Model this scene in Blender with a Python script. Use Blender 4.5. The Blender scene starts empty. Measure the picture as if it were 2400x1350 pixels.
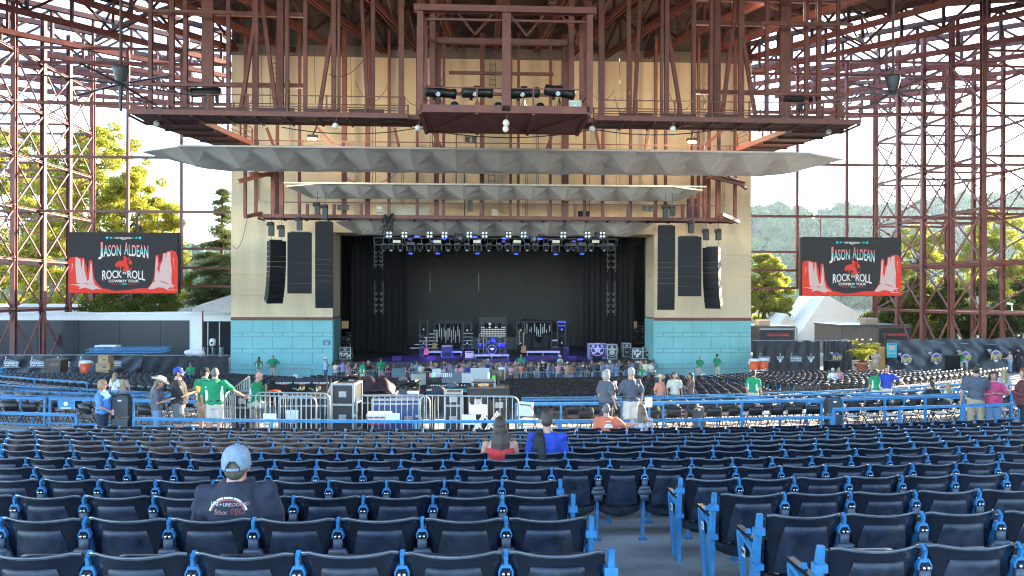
import bpy, bmesh, math, random
import numpy as np
from mathutils import Vector, Matrix, Euler
random.seed(7)
RNG = np.random.default_rng(11)
SC = bpy.context.scene
COL = SC.collection
R = math.radians
pi = math.pi

# ------------------------------------------------------------------ camera
EYE = Vector((-1.28, 0.0, 6.4))
FPX, YAW, ROLL, HOR = 1733.0, R(2.6), 0.0026, 690.0
cam_d = bpy.data.cameras.new('camera')
cam = bpy.data.objects.new('camera', cam_d)
COL.objects.link(cam)
cam_d.sensor_width = 36.0
cam_d.lens = FPX / 2400 * 36
cam_d.shift_y = (HOR - 675) / 2400
cam_d.clip_start = 0.1
cam_d.clip_end = 9000
cam.location = EYE
cam.rotation_euler = (Euler((pi / 2, 0, -YAW)).to_matrix() @ Matrix.Rotation(ROLL, 3, 'Z')).to_euler()
SC.camera = cam

# ------------------------------------------------------------------ sky, sun, exposure
SUN_AZ, SUN_EL = R(58), R(19)
world = bpy.data.worlds.new('World')
SC.world = world
world.use_nodes = True
wn = world.node_tree
wn.nodes.clear()
w_out = wn.nodes.new('ShaderNodeOutputWorld')
w_bg = wn.nodes.new('ShaderNodeBackground')
w_sky = wn.nodes.new('ShaderNodeTexSky')
w_sky.sky_type = 'NISHITA'
w_sky.sun_disc = False
w_sky.sun_elevation = SUN_EL
w_sky.sun_rotation = SUN_AZ
w_sky.air_density = 1.0
w_sky.dust_density = .5
w_sky.ozone_density = 1.6
w_bg.inputs['Strength'].default_value = 0.15
wn.links.new(w_sky.outputs[0], w_bg.inputs['Color'])
wn.links.new(w_bg.outputs[0], w_out.inputs['Surface'])
sun_d = bpy.data.lights.new('sun', 'SUN')
sun_d.energy = 3.6
sun_d.angle = R(0.5)
sun_d.color = (1.0, 0.84, 0.64)
sun = bpy.data.objects.new('sun', sun_d)
COL.objects.link(sun)
sun_dir = Vector((math.sin(SUN_AZ) * math.cos(SUN_EL), math.cos(SUN_AZ) * math.cos(SUN_EL), math.sin(SUN_EL)))
sun.rotation_euler = sun_dir.to_track_quat('Z', 'Y').to_euler()
sun.location = (60, 60, 60)
SC.view_settings.view_transform = 'Standard'
SC.view_settings.look = 'None'
SC.view_settings.gamma = 1.0
SC.view_settings.exposure = 3.4
SC.view_settings.use_curve_mapping = False
try:
	SC.cycles.max_bounces = 9
	SC.cycles.diffuse_bounces = 5
	SC.cycles.glossy_bounces = 3
	SC.cycles.transmission_bounces = 4
	SC.cycles.volume_bounces = 1
	SC.cycles.caustics_reflective = False
	SC.cycles.caustics_refractive = False
	SC.cycles.sample_clamp_indirect = 6.0
	SC.cycles.use_denoising = True
	SC.cycles.filter_width = 1.15
	SC.cycles.volume_step_rate = 4.0
except Exception:
	pass


def ray(px, py):
	x, y = px - 1200, py - 675
	c, s = math.cos(ROLL), math.sin(ROLL)
	x, y = x * c + y * s, -x * s + y * c
	u, v = x / FPX, (HOR - 675 - y) / FPX
	return Vector((math.sin(YAW) + u * math.cos(YAW), math.cos(YAW) - u * math.sin(YAW), v))


def P(px, py, Y):
	"""the point of the place that the photograph shows at a pixel, Y metres in front of the camera"""
	d = ray(px, py)
	return EYE + d * (Y / d.y)


CCY = 83.0                      # all seating and roof trusses are laid out round the point (0, 83)


def fdrop(D):
	pts = [(-30, -2.2), (3.87, 2.12), (15.9, 3.68), (16.4, 3.62), (19.3, 3.62), (19.5, 3.88), (28.5, 4.85), (50, 6.40), (52, 6.56), (200, 6.56)]
	for (a, fa), (b, fb) in zip(pts, pts[1:]):
		if D <= b:
			return fa + (fb - fa) * (D - a) / (b - a)
	return 6.4


def floor_z(x, y):
	return 6.4 - fdrop(CCY - math.hypot(x, CCY - y))


def polar(Rr, ang):
	"""ang 0 = on the stage axis towards the camera, positive to the right"""
	return Rr * math.sin(ang), CCY - Rr * math.cos(ang)


# ------------------------------------------------------------------ materials
MATS = {}


def mat(name, col, rough=.6, metal=0., var=.12, scale=3., bump=0., emit=None, es=1., spec=.5, trans=0., stretch=None, coat=0., bscale=None):
	if name in MATS:
		return MATS[name]
	m = bpy.data.materials.new(name)
	m.use_nodes = True
	nt = m.node_tree
	b = nt.nodes['Principled BSDF']
	b.inputs['Base Color'].default_value = (*col, 1)
	b.inputs['Roughness'].default_value = rough
	b.inputs['Metallic'].default_value = metal
	b.inputs['Specular IOR Level'].default_value = spec
	if coat:
		b.inputs['Coat Weight'].default_value = coat
		b.inputs['Coat Roughness'].default_value = .15
	if emit:
		b.inputs['Emission Color'].default_value = (*emit, 1)
		b.inputs['Emission Strength'].default_value = es
	if var or bump:
		g = nt.nodes.new('ShaderNodeNewGeometry')
		src = g.outputs['Position']
		if stretch:
			mp = nt.nodes.new('ShaderNodeMapping')
			mp.inputs['Scale'].default_value = stretch
			nt.links.new(src, mp.inputs['Vector'])
			src = mp.outputs[0]
		n = nt.nodes.new('ShaderNodeTexNoise')
		n.inputs['Scale'].default_value = scale
		n.inputs['Detail'].default_value = 5
		n.inputs['Roughness'].default_value = .65
		nt.links.new(src, n.inputs['Vector'])
		if var:
			r = nt.nodes.new('ShaderNodeMapRange')
			r.inputs['From Min'].default_value = .3
			r.inputs['From Max'].default_value = .7
			r.inputs['To Min'].default_value = 1 - var
			r.inputs['To Max'].default_value = 1 + var
			nt.links.new(n.outputs['Fac'], r.inputs['Value'])
			mx = nt.nodes.new('ShaderNodeVectorMath')
			mx.operation = 'SCALE'
			mx.inputs[0].default_value = col
			nt.links.new(r.outputs[0], mx.inputs['Scale'])
			nt.links.new(mx.outputs[0], b.inputs['Base Color'])
			r2 = nt.nodes.new('ShaderNodeMapRange')
			r2.inputs['To Min'].default_value = max(.02, rough - .12)
			r2.inputs['To Max'].default_value = min(1, rough + .12)
			nt.links.new(n.outputs['Fac'], r2.inputs['Value'])
			nt.links.new(r2.outputs[0], b.inputs['Roughness'])
		if bump:
			bp = nt.nodes.new('ShaderNodeBump')
			bp.inputs['Strength'].default_value = bump
			bp.inputs['Distance'].default_value = .03
			if bscale:
				n2 = nt.nodes.new('ShaderNodeTexNoise')
				n2.inputs['Scale'].default_value = bscale
				n2.inputs['Detail'].default_value = 4
				nt.links.new(src, n2.inputs['Vector'])
				nt.links.new(n2.outputs['Fac'], bp.inputs['Height'])
			else:
				nt.links.new(n.outputs['Fac'], bp.inputs['Height'])
			nt.links.new(bp.outputs[0], b.inputs['Normal'])
	MATS[name] = m
	return m


def leaf_mat(name, c1, c2, trans=.45, nscale=.55, rw=.6):
	m = bpy.data.materials.new(name)
	m.use_nodes = True
	nt = m.node_tree
	nt.nodes.clear()
	out = nt.nodes.new('ShaderNodeOutputMaterial')
	g = nt.nodes.new('ShaderNodeNewGeometry')
	n = nt.nodes.new('ShaderNodeTexNoise')
	n.inputs['Scale'].default_value = nscale
	n.inputs['Detail'].default_value = 3
	nt.links.new(g.outputs['Position'], n.inputs['Vector'])
	ad = nt.nodes.new('ShaderNodeMath')
	ad.operation = 'MULTIPLY_ADD'
	ad.inputs[1].default_value = rw
	nt.links.new(g.outputs['Random Per Island'], ad.inputs[0])
	sb = nt.nodes.new('ShaderNodeMath')
	sb.operation = 'MULTIPLY_ADD'
	sb.inputs[1].default_value = 1.4
	sb.inputs[2].default_value = -.5
	nt.links.new(n.outputs['Fac'], sb.inputs[0])
	nt.links.new(sb.outputs[0], ad.inputs[2])
	cr = nt.nodes.new('ShaderNodeMix')
	cr.data_type = 'RGBA'
	cr.inputs['A'].default_value = (*c1, 1)
	cr.inputs['B'].default_value = (*c2, 1)
	nt.links.new(ad.outputs[0], cr.inputs['Factor'])
	d = nt.nodes.new('ShaderNodeBsdfDiffuse')
	t = nt.nodes.new('ShaderNodeBsdfTranslucent')
	mx = nt.nodes.new('ShaderNodeMixShader')
	mx.inputs[0].default_value = trans
	nt.links.new(cr.outputs['Result'], d.inputs[0])
	nt.links.new(cr.outputs['Result'], t.inputs[0])
	nt.links.new(d.outputs[0], mx.inputs[1])
	nt.links.new(t.outputs[0], mx.inputs[2])
	nt.links.new(mx.outputs[0], out.inputs[0])
	MATS[name] = m
	return m


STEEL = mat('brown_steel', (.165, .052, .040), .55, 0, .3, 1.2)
STEEL_D = mat('dark_brown_steel', (.075, .029, .023), .7, 0, .35, 1.5)  # darker, rougher brown for truss webs, joists and planks
CREAM = mat('cream_paint', (.70, .55, .365), .7, 0, .13, .5, stretch=(1.6, 1, .2))
TAUPE = mat('taupe_panel', (.105, .078, .062), .75, 0, .12, .5)
TURQ = mat('turquoise_paint', (.20, .465, .475), .65, 0, .10, .7)
TURQ_J = mat('turquoise_joint', (.12, .32, .34), .8, 0, .1, 2)
STRIPE = mat('oxide_stripe', (.20, .06, .045), .65, 0, .15, 1)
GREYP = mat('grey_reflector', (.76, .72, .66), .6, 0, .08, .5)
CONC = mat('concrete', (.36, .35, .33), .8, 0, .34, 1.1, .25)
NAVY = mat('navy_plastic', (.0052, .0074, .0150), .20, 0, .3, 9, .02, spec=.6)
NAVY_IN = mat('navy_plastic_scuffed', (.012, .0172, .0315), .40, 0, .9, 11, .05, spec=.4)
SEATBLUE = mat('blue_powdercoat', (.034, .185, .375), .48, 0, .30, 9)
LIPM = mat('painted_lip_highlight', (.075, .082, .092), .16, 0, .5, 7, spec=.8, coat=.6)  # paler than the navy shell: highlight painted along the seat-top lip


def dusty(m, col, lo, hi, sc, f):
	nt = m.node_tree
	b = nt.nodes['Principled BSDF']
	src = b.inputs['Base Color'].links[0].from_socket
	g = nt.nodes.new('ShaderNodeNewGeometry')
	n = nt.nodes.new('ShaderNodeTexNoise')
	n.inputs['Scale'].default_value = sc
	n.inputs['Detail'].default_value = 7
	n.inputs['Roughness'].default_value = .7
	n.inputs['Distortion'].default_value = .8
	nt.links.new(g.outputs['Position'], n.inputs['Vector'])
	r = nt.nodes.new('ShaderNodeMapRange')
	r.inputs['From Min'].default_value, r.inputs['From Max'].default_value = lo, hi
	r.inputs['To Max'].default_value = f
	nt.links.new(n.outputs['Fac'], r.inputs['Value'])
	x = nt.nodes.new('ShaderNodeMix')
	x.data_type = 'RGBA'
	nt.links.new(r.outputs[0], x.inputs['Factor'])
	nt.links.new(src, x.inputs['A'])
	x.inputs['B'].default_value = (*col, 1)
	nt.links.new(x.outputs['Result'], b.inputs['Base Color'])


dusty(NAVY, (.030, .035, .044), .5, .75, 3.1, .32)
dusty(NAVY_IN, (.050, .056, .066), .45, .7, 4.3, .7)
dusty(CREAM, (.42, .31, .19), .56, .8, .6, .35)
dusty(TURQ, (.27, .42, .41), .5, .8, .5, .3)
dusty(STEEL, (.085, .04, .034), .5, .75, 1.7, .6)
dusty(SEATBLUE, (.06, .14, .26), .52, .75, 7, .6)
dusty(CONC, (.17, .165, .15), .5, .72, .9, .5)
dusty(GREYP, (.5, .46, .40), .5, .75, .8, .5)
CUPGREY = mat('grey_cup_plastic', (.06, .075, .10), .5, 0, .2, 20)
CHROME = mat('chrome_bolt', (.75, .75, .75), .22, 1, 0)
BLACKM = mat('black_metal', (.012, .012, .013), .45, 0, .2, 5)
BLACKP = mat('black_cabinet', (.008, .0085, .011), .6, 0, .2, 6, spec=.25)
BLACKC = mat('black_drape', (.009, .009, .0105), .95, 0, .2, 2)
LEDG = mat('led_panel', (.029, .027, .023), .6, 0, .25, 3)
DECK = mat('stage_deck', (.018, .018, .02), .45, 0, .3, 2)
ALU = mat('aluminium', (.36, .37, .39), .38, .7, .15, 6)
GALV = mat('galvanised', (.28, .34, .37), .45, .5, .15, 8)
WHITE = mat('white_paint', (.78, .78, .76), .55, 0, .06, 3)
TENTW = mat('tent_fabric', (.80, .77, .70), .8, 0, .05, 1)
CASEB = mat('black_case_panel', (.02, .02, .022), .5, 0, .2, 4)
CASEBLUE = mat('blue_case_panel', (.035, .065, .17), .5, 0, .12, 4)
TARP = mat('navy_banner_mesh', (.017, .021, .03), .5, 0, .2, 1.5, .15, bscale=3)
ORANGE = mat('orange_cooler', (.75, .11, .03), .45, 0, .06, 5)
CARD = mat('cardboard', (.42, .27, .14), .8, 0, .12, 5)
SKIN = mat('skin_fair', (.47, .25, .175), .55, 0, .05, 20)
SKIN2 = mat('skin_tan', (.34, .17, .11), .55, 0, .05, 20)
SKIN3 = mat('skin_dark', (.20, .10, .065), .55, 0, .05, 20)
ASPH = mat('pale_paving', (.20, .195, .18), .9, 0, .3, 1.5, .2)
GRASSG = mat('lawn_green', (.06, .11, .03), .9, 0, .4, 2)
TERRA = mat('hill_soil', (.022, .032, .016), 1.0, 0, .3, .05, spec=0)
WATER = mat('river_water', (.035, .05, .05), .12, 0, .1, .05, .15, bscale=.4)
BARK = mat('bark', (.09, .065, .045), .9, 0, .3, 6, .3)


# ------------------------------------------------------------------ mesh helpers
class MB:
	def __init__(s):
		s.v, s.f, s.m = [], [], []

	def add(s, vs, fs, mi=0):
		o = len(s.v)
		s.v.extend([tuple(v) for v in vs])
		s.f.extend([tuple(i + o for i in f) for f in fs])
		s.m.extend([mi] * len(fs))
		return s

	def box(s, c, d, mi=0, rot=None):
		x, y, z = d[0] / 2, d[1] / 2, d[2] / 2
		vs = [Vector((a * x, b * y, e * z)) for a in (-1, 1) for b in (-1, 1) for e in (-1, 1)]
		if rot is not None:
			mt = Euler(rot).to_matrix()
			vs = [mt @ v for v in vs]
		c = Vector(c)
		return s.add([v + c for v in vs], [(0, 1, 3, 2), (4, 6, 7, 5), (0, 4, 5, 1), (2, 3, 7, 6), (0, 2, 6, 4), (1, 5, 7, 3)], mi)

	def bar(s, p0, p1, w, h=None, mi=0):
		p0, p1 = Vector(p0), Vector(p1)
		h = h or w
		d = (p1 - p0).normalized()
		up = Vector((0, 0, 1)) if abs(d.z) < .95 else Vector((0, 1, 0))
		a = d.cross(up).normalized() * w / 2
		b = a.cross(d).normalized() * h / 2
		vs = [p + i * a + j * b for p in (p0, p1) for i, j in ((-1, -1), (1, -1), (1, 1), (-1, 1))]
		return s.add(vs, [(0, 1, 2, 3), (7, 6, 5, 4), (0, 4, 5, 1), (1, 5, 6, 2), (2, 6, 7, 3), (3, 7, 4, 0)], mi)

	def path(s, pts, rad, n=6, mi=0, closed=False, cap=True):
		pts = [Vector(p) for p in pts]
		rad = rad if isinstance(rad, (list, tuple)) else [rad] * len(pts)
		N = len(pts)
		rings = []
		ref = None
		for i, p in enumerate(pts):
			if closed:
				d = pts[(i + 1) % N] - pts[i - 1]
			else:
				d = pts[min(i + 1, N - 1)] - pts[max(i - 1, 0)]
			d.normalize()
			if ref is None:
				ref = Vector((0, 0, 1)) if abs(d.z) < .9 else Vector((0, 1, 0))
			a = d.cross(ref)
			if a.length < 1e-5:
				a = d.orthogonal()
			a.normalize()
			b = a.cross(d).normalized()
			ref = b
			rings.append([p + rad[i] * (a * math.cos(2 * pi * k / n) + b * math.sin(2 * pi * k / n)) for k in range(n)])
		vs = [v for r in rings for v in r]
		fs = []
		for i in range(N if closed else N - 1):
			j = (i + 1) % N
			for k in range(n):
				fs.append((i * n + k, i * n + (k + 1) % n, j * n + (k + 1) % n, j * n + k))
		if cap and not closed:
			fs.append(tuple(range(n))[::-1])
			fs.append(tuple((N - 1) * n + k for k in range(n)))
		return s.add(vs, fs, mi)

	def tube(s, p0, p1, r, n=8, mi=0, r1=None):
		return s.path([p0, p1], [r, r if r1 is None else r1], n, mi)

	def lathe(s, prof, c=(0, 0, 0), n=16, mi=0, axis=None):
		"""prof: list of (r, z)"""
		mt = Vector((0, 0, 1)).rotation_difference(Vector(axis)).to_matrix() if axis is not None else Matrix.Identity(3)
		c = Vector(c)
		vs = [c + mt @ Vector((r * math.cos(2 * pi * k / n), r * math.sin(2 * pi * k / n), z)) for r, z in prof for k in range(n)]
		fs = []
		for i in range(len(prof) - 1):
			for k in range(n):
				fs.append((i * n + k, i * n + (k + 1) % n, (i + 1) * n + (k + 1) % n, (i + 1) * n + k))
		fs.append(tuple(range(n))[::-1])
		fs.append(tuple((len(prof) - 1) * n + k for k in range(n)))
		return s.add(vs, fs, mi)

	def prism(s, outline, y0, y1, mi=0, f=None):
		"""outline in x,z; extruded along y"""
		n = len(outline)
		vs = [(x, y0, z) for x, z in outline] + [(x, y1, z) for x, z in outline]
		if f:
			vs = [f(v) for v in vs]
		fs = [tuple(range(n)), tuple(range(2 * n - 1, n - 1, -1))] + [((i + 1) % n, i, n + i, n + (i + 1) % n) for i in range(n)]
		return s.add(vs, fs, mi)

	def ell(s, c, r, n=10, m=7, mi=0):
		c = Vector(c)
		r = r if isinstance(r, (tuple, list)) else (r, r, r)
		prof = [(math.sin(pi * i / m), -math.cos(pi * i / m)) for i in range(m + 1)]
		vs = [(c.x + r[0] * max(a, .01) * math.cos(2 * pi * k / n), c.y + r[1] * max(a, .01) * math.sin(2 * pi * k / n), c.z + r[2] * z) for a, z in prof for k in range(n)]
		fs = [(i * n + k, i * n + (k + 1) % n, (i + 1) * n + (k + 1) % n, (i + 1) * n + k) for i in range(m) for k in range(n)]
		fs.append(tuple(range(n))[::-1])
		fs.append(tuple(m * n + k for k in range(n)))
		return s.add(vs, fs, mi)

	def mesh(s, name, mats, smooth=False):
		me = bpy.data.meshes.new(name)
		me.from_pydata(s.v, [], s.f)
		for m in (mats if isinstance(mats, (list, tuple)) else [mats]):
			me.materials.append(m)
		if any(s.m):
			me.polygons.foreach_set('material_index', s.m)
		if smooth:
			me.polygons.foreach_set('use_smooth', [True] * len(s.f))
		me.update()
		return me

	def build(s, name, mats, parent=None, smooth=False, world=False, bevel=0):
		o = obj(name, s.mesh(name, mats, smooth), parent)
		if bevel:
			md = o.modifiers.new('bevel', 'BEVEL')
			md.width = bevel
			md.segments = 2
			md.limit_method = 'ANGLE'
		if world and parent is not None:
			o.matrix_local = wmat(parent).inverted()
		return o


def wmat(o):
	m = o.matrix_basis.copy()
	while o.parent is not None:
		o = o.parent
		m = o.matrix_basis @ m
	return m


def obj(name, data, parent=None, loc=None, rot=None, scale=None):
	o = bpy.data.objects.new(name, data)
	COL.objects.link(o)
	if parent is not None:
		o.parent = parent
	if loc is not None:
		o.location = loc
	if rot is not None:
		o.rotation_euler = rot
	if scale is not None:
		o.scale = scale
	return o


LABELS = {}


def tag(o, label, cat, group=None, kind=None):
	o['label'] = label
	o['category'] = cat
	if group:
		o['group'] = group
	if kind:
		o['kind'] = kind
	if label in LABELS:
		print('DUPLICATE LABEL', label)
	nw = len(label.split())
	if nw < 4 or nw > 16:
		print('LABEL LENGTH', nw, label)
	LABELS[label] = 1
	return o


def thing(name, label, cat, loc=(0, 0, 0), rz=0, group=None):
	o = obj(name, None, None, loc, (0, 0, rz))
	o.empty_display_size = .2
	return tag(o, label, cat, group)


def struct(o):
	o['kind'] = 'structure'
	return o


def stuff(o):
	o['kind'] = 'stuff'
	return o


def unit_box(m):
	k = 'unit_' + m.name
	if k not in bpy.data.meshes:
		MB().box((0, 0, .5), (1, 1, 1)).mesh(k, m)
	return bpy.data.meshes[k]


def unit_h(m):
	"""H-section of unit width and unit length along z"""
	k = 'unith_' + m.name
	if k not in bpy.data.meshes:
		t, w = .14, .12
		o = [(-.5, -.5), (.5, -.5), (.5, -.5 + t), (w / 2, -.5 + t), (w / 2, .5 - t), (.5, .5 - t), (.5, .5), (-.5, .5), (-.5, .5 - t), (-w / 2, .5 - t), (-w / 2, -.5 + t), (-.5, -.5 + t)]
		vs = [(x, y, z) for z in (0, 1) for x, y in o]
		n = 12
		fs = [((i + 1) % n, i, n + i, n + (i + 1) % n)[::-1] for i in range(n)]
		fs += [tuple(range(n))[::-1], tuple(range(n, 2 * n))]
		MB().add(vs, fs).mesh(k, m)
	return bpy.data.meshes[k]


def unit_tube(m, n=8):
	k = 'unitt_' + m.name
	if k not in bpy.data.meshes:
		MB().tube((0, 0, 0), (0, 0, 1), .5, n).mesh(k, m, True)
	return bpy.data.meshes[k]


def member(name, p0, p1, w, parent=None, m=None, h=None, shape='box', roll=0.):
	"""a straight member between two world points (unit mesh scaled), child of parent"""
	m = m or STEEL
	p0, p1 = Vector(p0), Vector(p1)
	d = p1 - p0
	L = d.length
	h = h or w
	me = {'box': unit_box, 'h': unit_h, 'tube': unit_tube}[shape](m)
	dn = d / L
	up = Vector((0, 0, 1)) if abs(dn.z) < .95 else Vector((0, 1, 0))
	a = dn.cross(up).normalized()
	b = a.cross(dn).normalized()
	rot = Matrix((a, b, dn)).transposed()
	if roll:
		rot = rot @ Matrix.Rotation(roll, 3, 'Z')
	M = Matrix.Translation(p0) @ rot.to_4x4() @ Matrix.Diagonal((w, h, L, 1))
	o = obj(name, me, parent)
	if parent is not None:
		M = wmat(parent).inverted() @ M
	o.matrix_basis = M
	return o


def text_mesh(s, size, depth=.01, m=None, sx=1., align='CENTER', shear=0., bold=0.):
	cu = bpy.data.curves.new('lettering', 'FONT')
	cu.body = s
	cu.size = size
	cu.extrude = depth / 2
	cu.align_x = align
	cu.align_y = 'CENTER'
	cu.shear = shear
	cu.offset = bold
	cu.resolution_u = 3
	t = bpy.data.objects.new('lettering_tmp', cu)
	me = bpy.data.meshes.new_from_object(t)
	bpy.data.objects.remove(t)
	bpy.data.curves.remove(cu)
	n = len(me.vertices)
	co = np.empty(n * 3)
	me.vertices.foreach_get('co', co)
	co = co.reshape(-1, 3)
	out = np.stack([co[:, 0] * sx, -co[:, 2], co[:, 1]], 1)   # stands in x,z facing -y
	me.vertices.foreach_set('co', out.ravel())
	me.materials.clear()
	if m:
		me.materials.append(m)
	me.update()
	me.name = 'lettering'
	return me


def ordinal(n):
	w = 'zeroth first second third fourth fifth sixth seventh eighth ninth tenth eleventh twelfth'.split()
	if n < len(w):
		return w[n]
	suf = 'th' if 10 <= n % 100 <= 20 else {1: 'st', 2: 'nd', 3: 'rd'}.get(n % 10, 'th')
	return f'{n}{suf}'
# ------------------------------------------------------------------ terrain, river, floor
def grid_mesh(name, xs, ys, fz, m, smooth=True):
	vs = [(x, y, fz(x, y)) for y in ys for x in xs]
	nx = len(xs)
	fs = [(j * nx + i, j * nx + i + 1, (j + 1) * nx + i + 1, (j + 1) * nx + i) for j in range(len(ys) - 1) for i in range(nx - 1)]
	return MB().add(vs, fs).mesh(name, m, smooth)


def ground_z(x, y):
	r = math.hypot(x, y - 30)
	z = -.35
	if y > 95:
		z -= min(1, (y - 95) / 25) * 5.5
	if y < 0:
		z = min(3.5, z - y * .12) if abs(x) > 30 else z
	return z


_xs = [-3000, -1200, -500, -200, -100, -70, -50, -40, -30, -20, -10, 0, 10, 20, 30, 40, 50, 70, 100, 200, 500, 1200, 3000]
_ys = [-3000, -1000, -300, -120, -60, -30, 0, 20, 40, 57, 75, 95, 105, 120, 140]
struct(obj('ground', grid_mesh('ground', _xs, _ys, ground_z, ASPH)))
struct(obj('river', grid_mesh('river', [-3500, 0, 3500], [112, 640], lambda x, y: -4.3, WATER)))


def hill_top(x, y):
	"""far bank: wooded hills, higher to the right"""
	t = max(0., min(1., (y - 620) / 520))
	t = t * t * (3 - 2 * t)
	ridge = 72 + 12 * math.sin(x / 190 + .6) + 6 * math.sin(x / 71 + 2) + 4 * math.sin(x / 29)
	rise = 1 / (1 + math.exp(-(x - 330) / 75))
	ridge += 52 * rise + 34 / (1 + math.exp(-(x - 585) / 40))
	return -4.0 + t * ridge + (y > 1140) * -0


_hx = [-2600 + 40 * i for i in range(131)]
_hy = [612, 640, 680, 730, 790, 860, 940, 1020, 1100, 1200, 1500, 2200]
hills = struct(obj('hills', grid_mesh('hills', _hx, _hy, hill_top, TERRA)))


def leaf_cloud(centres, radii, n, size, seed=0, flat=.9, hollow=.55, rad=.6, rnd=.7):
	"""random leaf quads spread through ellipsoid clumps; returns a mesh"""
	rg = np.random.default_rng(seed)
	centres = np.asarray(centres, float)
	radii = np.asarray(radii, float)
	if radii.ndim == 1:
		radii = np.repeat(radii[:, None], 3, 1)
	wgt = (radii.prod(1)) ** (2 / 3)
	idx = rg.choice(len(centres), n, p=wgt / wgt.sum())
	d = rg.normal(size=(n, 3))
	d /= np.linalg.norm(d, axis=1)[:, None]
	rr = hollow + (1 - hollow) * rg.random(n) ** .6
	rr *= 1 + .18 * rg.normal(size=n)
	c = centres[idx] + d * radii[idx] * rr[:, None]
	nrm = d * rad + rg.normal(size=(n, 3)) * rnd
	nrm /= np.linalg.norm(nrm, axis=1)[:, None]
	a = np.cross(nrm, rg.normal(size=(n, 3)))
	a /= np.linalg.norm(a, axis=1)[:, None]
	b = np.cross(nrm, a)
	sz = size * (.6 + .8 * rg.random(n))[:, None]
	a *= sz
	b *= sz * flat
	v = np.stack([c - a, c - b * .55, c + a, c + b * .55], 1).reshape(-1, 3)
	me = bpy.data.meshes.new('foliage')
	me.vertices.add(len(v))
	me.vertices.foreach_set('co', v.ravel())
	me.loops.add(4 * n)
	me.loops.foreach_set('vertex_index', np.arange(4 * n))
	me.polygons.add(n)
	me.polygons.foreach_set('loop_start', np.arange(n) * 4)
	me.update(calc_edges=True)
	return me


L_YEL = leaf_mat('sunny_leaves', (.15, .19, .03), (.55, .50, .08), .62)
L_MID = leaf_mat('mid_leaves', (.05, .085, .016), (.18, .21, .04), .55)
L_DARK = leaf_mat('dark_leaves', (.03, .055, .016), (.10, .13, .035), .5)
L_PINE = leaf_mat('pine_needles', (.055, .085, .035), (.19, .20, .06), .4)
L_FAR = leaf_mat('far_leaves', (.016, .042, .018), (.085, .125, .03), .0, .03, .35)

# woods on the far hills: one mass of crowns
_c, _r = [], []
for i in range(1500):
	y = 625 + 640 * random.random() ** 1.2
	if i < 700:
		y = 622 + 25 * random.random()
	x = (random.uniform(.30, .86) if random.random() < .6 else random.uniform(-.86, -.30)) * y
	h = random.uniform(10, 24)
	_c.append((x, y, hill_top(x, y) + h * .45))
	_r.append((h * .62, h * .62, h * .7))
_bm = bmesh.new()
bmesh.ops.create_icosphere(_bm, subdivisions=3, radius=1)
_iv = np.array([v.co[:] for v in _bm.verts])
_if = np.array([[v.index for v in f.verts] for f in _bm.faces])
_bm.free()
_n, _k = len(_c), len(_iv)
_cc, _rc = np.array(_c), np.array(_r)
_lump = 1 + .16 * RNG.normal(size=(_n, _k, 1))
_v = (_cc[:, None, :] + _iv[None] * _rc[:, None, :] * _lump).reshape(-1, 3)
_f = (_if[None] + (np.arange(_n) * _k)[:, None, None]).reshape(-1, 3)
me = bpy.data.meshes.new('far_woods')
me.vertices.add(len(_v))
me.vertices.foreach_set('co', _v.ravel())
me.loops.add(_f.size)
me.loops.foreach_set('vertex_index', _f.ravel())
me.polygons.add(len(_f))
me.polygons.foreach_set('loop_start', np.arange(len(_f)) * 3)
me.polygons.foreach_set('use_smooth', np.zeros(len(_f), bool))
me.update(calc_edges=True)
me.materials.append(L_FAR)
stuff(obj('far_woods', me))


def tree(name, label, base, trunk_h, trunk_r, clumps, n, size, m, seed, group=None, cat='tree', limbs=True, hollow=.55, flat=.9):
	t = thing(name, label, cat, base, 0, group)
	rg = random.Random(seed)
	b = MB()
	top = Vector((rg.uniform(-.3, .3), rg.uniform(-.3, .3), trunk_h))
	b.path([(0, 0, -.3), top * .4, top], [trunk_r * 1.25, trunk_r, trunk_r * .55], 9)
	if limbs:
		for (c, r) in clumps[::max(1, len(clumps) // 14)]:
			s = top * rg.uniform(.55, 1)
			e = Vector(c)
			mid = (s + e) / 2 + Vector((0, 0, -.1 * (e - s).length))
			b.path([s, mid, e], [trunk_r * .42, trunk_r * .25, trunk_r * .08], 6)
	b.build('trunk', BARK, t, True)
	me = leaf_cloud([c for c, r in clumps], [r for c, r in clumps], n, size, seed, flat, hollow)
	me.materials.append(m)
	obj('crown', me, t)
	return t


def crown(rg, w, d, z0, z1, k, rmin, rmax, shape='round'):
	out = []
	while len(out) < k:
		u = rg.random()
		z = z0 + (z1 - z0) * u
		if shape == 'round':
			f = math.sqrt(max(0, 1 - (2 * u - .9) ** 2 / 1.25))
		elif shape == 'oval':
			f = math.sin(pi * (u * .86 + .12)) ** .7
		else:
			f = 1 - u * .96
		a, q = rg.uniform(0, 2 * pi), rg.random() ** .45
		r = rg.uniform(rmin, rmax) * (.55 + .45 * f)
		out.append(((w * f * q * math.cos(a), d * f * q * math.sin(a), z), (r, r, r * .75)))
	return out


def tree_at(name, label, px, Y, ytop, halfw_px, m, seed, k=60, n=26000, size=.16, z0f=.15, shape='round', rr=(.7, 1.5), group=None, gz=-.3, trunk=.3, hollow=.5):
	p = P(px, 690, Y)
	zt = P(px, ytop, Y).z
	hw = halfw_px / FPX * Y
	H = zt - gz
	rg = random.Random(seed)
	cl = crown(rg, hw, hw * .8, H * z0f, H * .96, k, rr[0], rr[1], shape)
	return tree(name, label, (p.x, Y, gz), H * .72, trunk, cl, n, size, m, seed, group, hollow=hollow)


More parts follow.
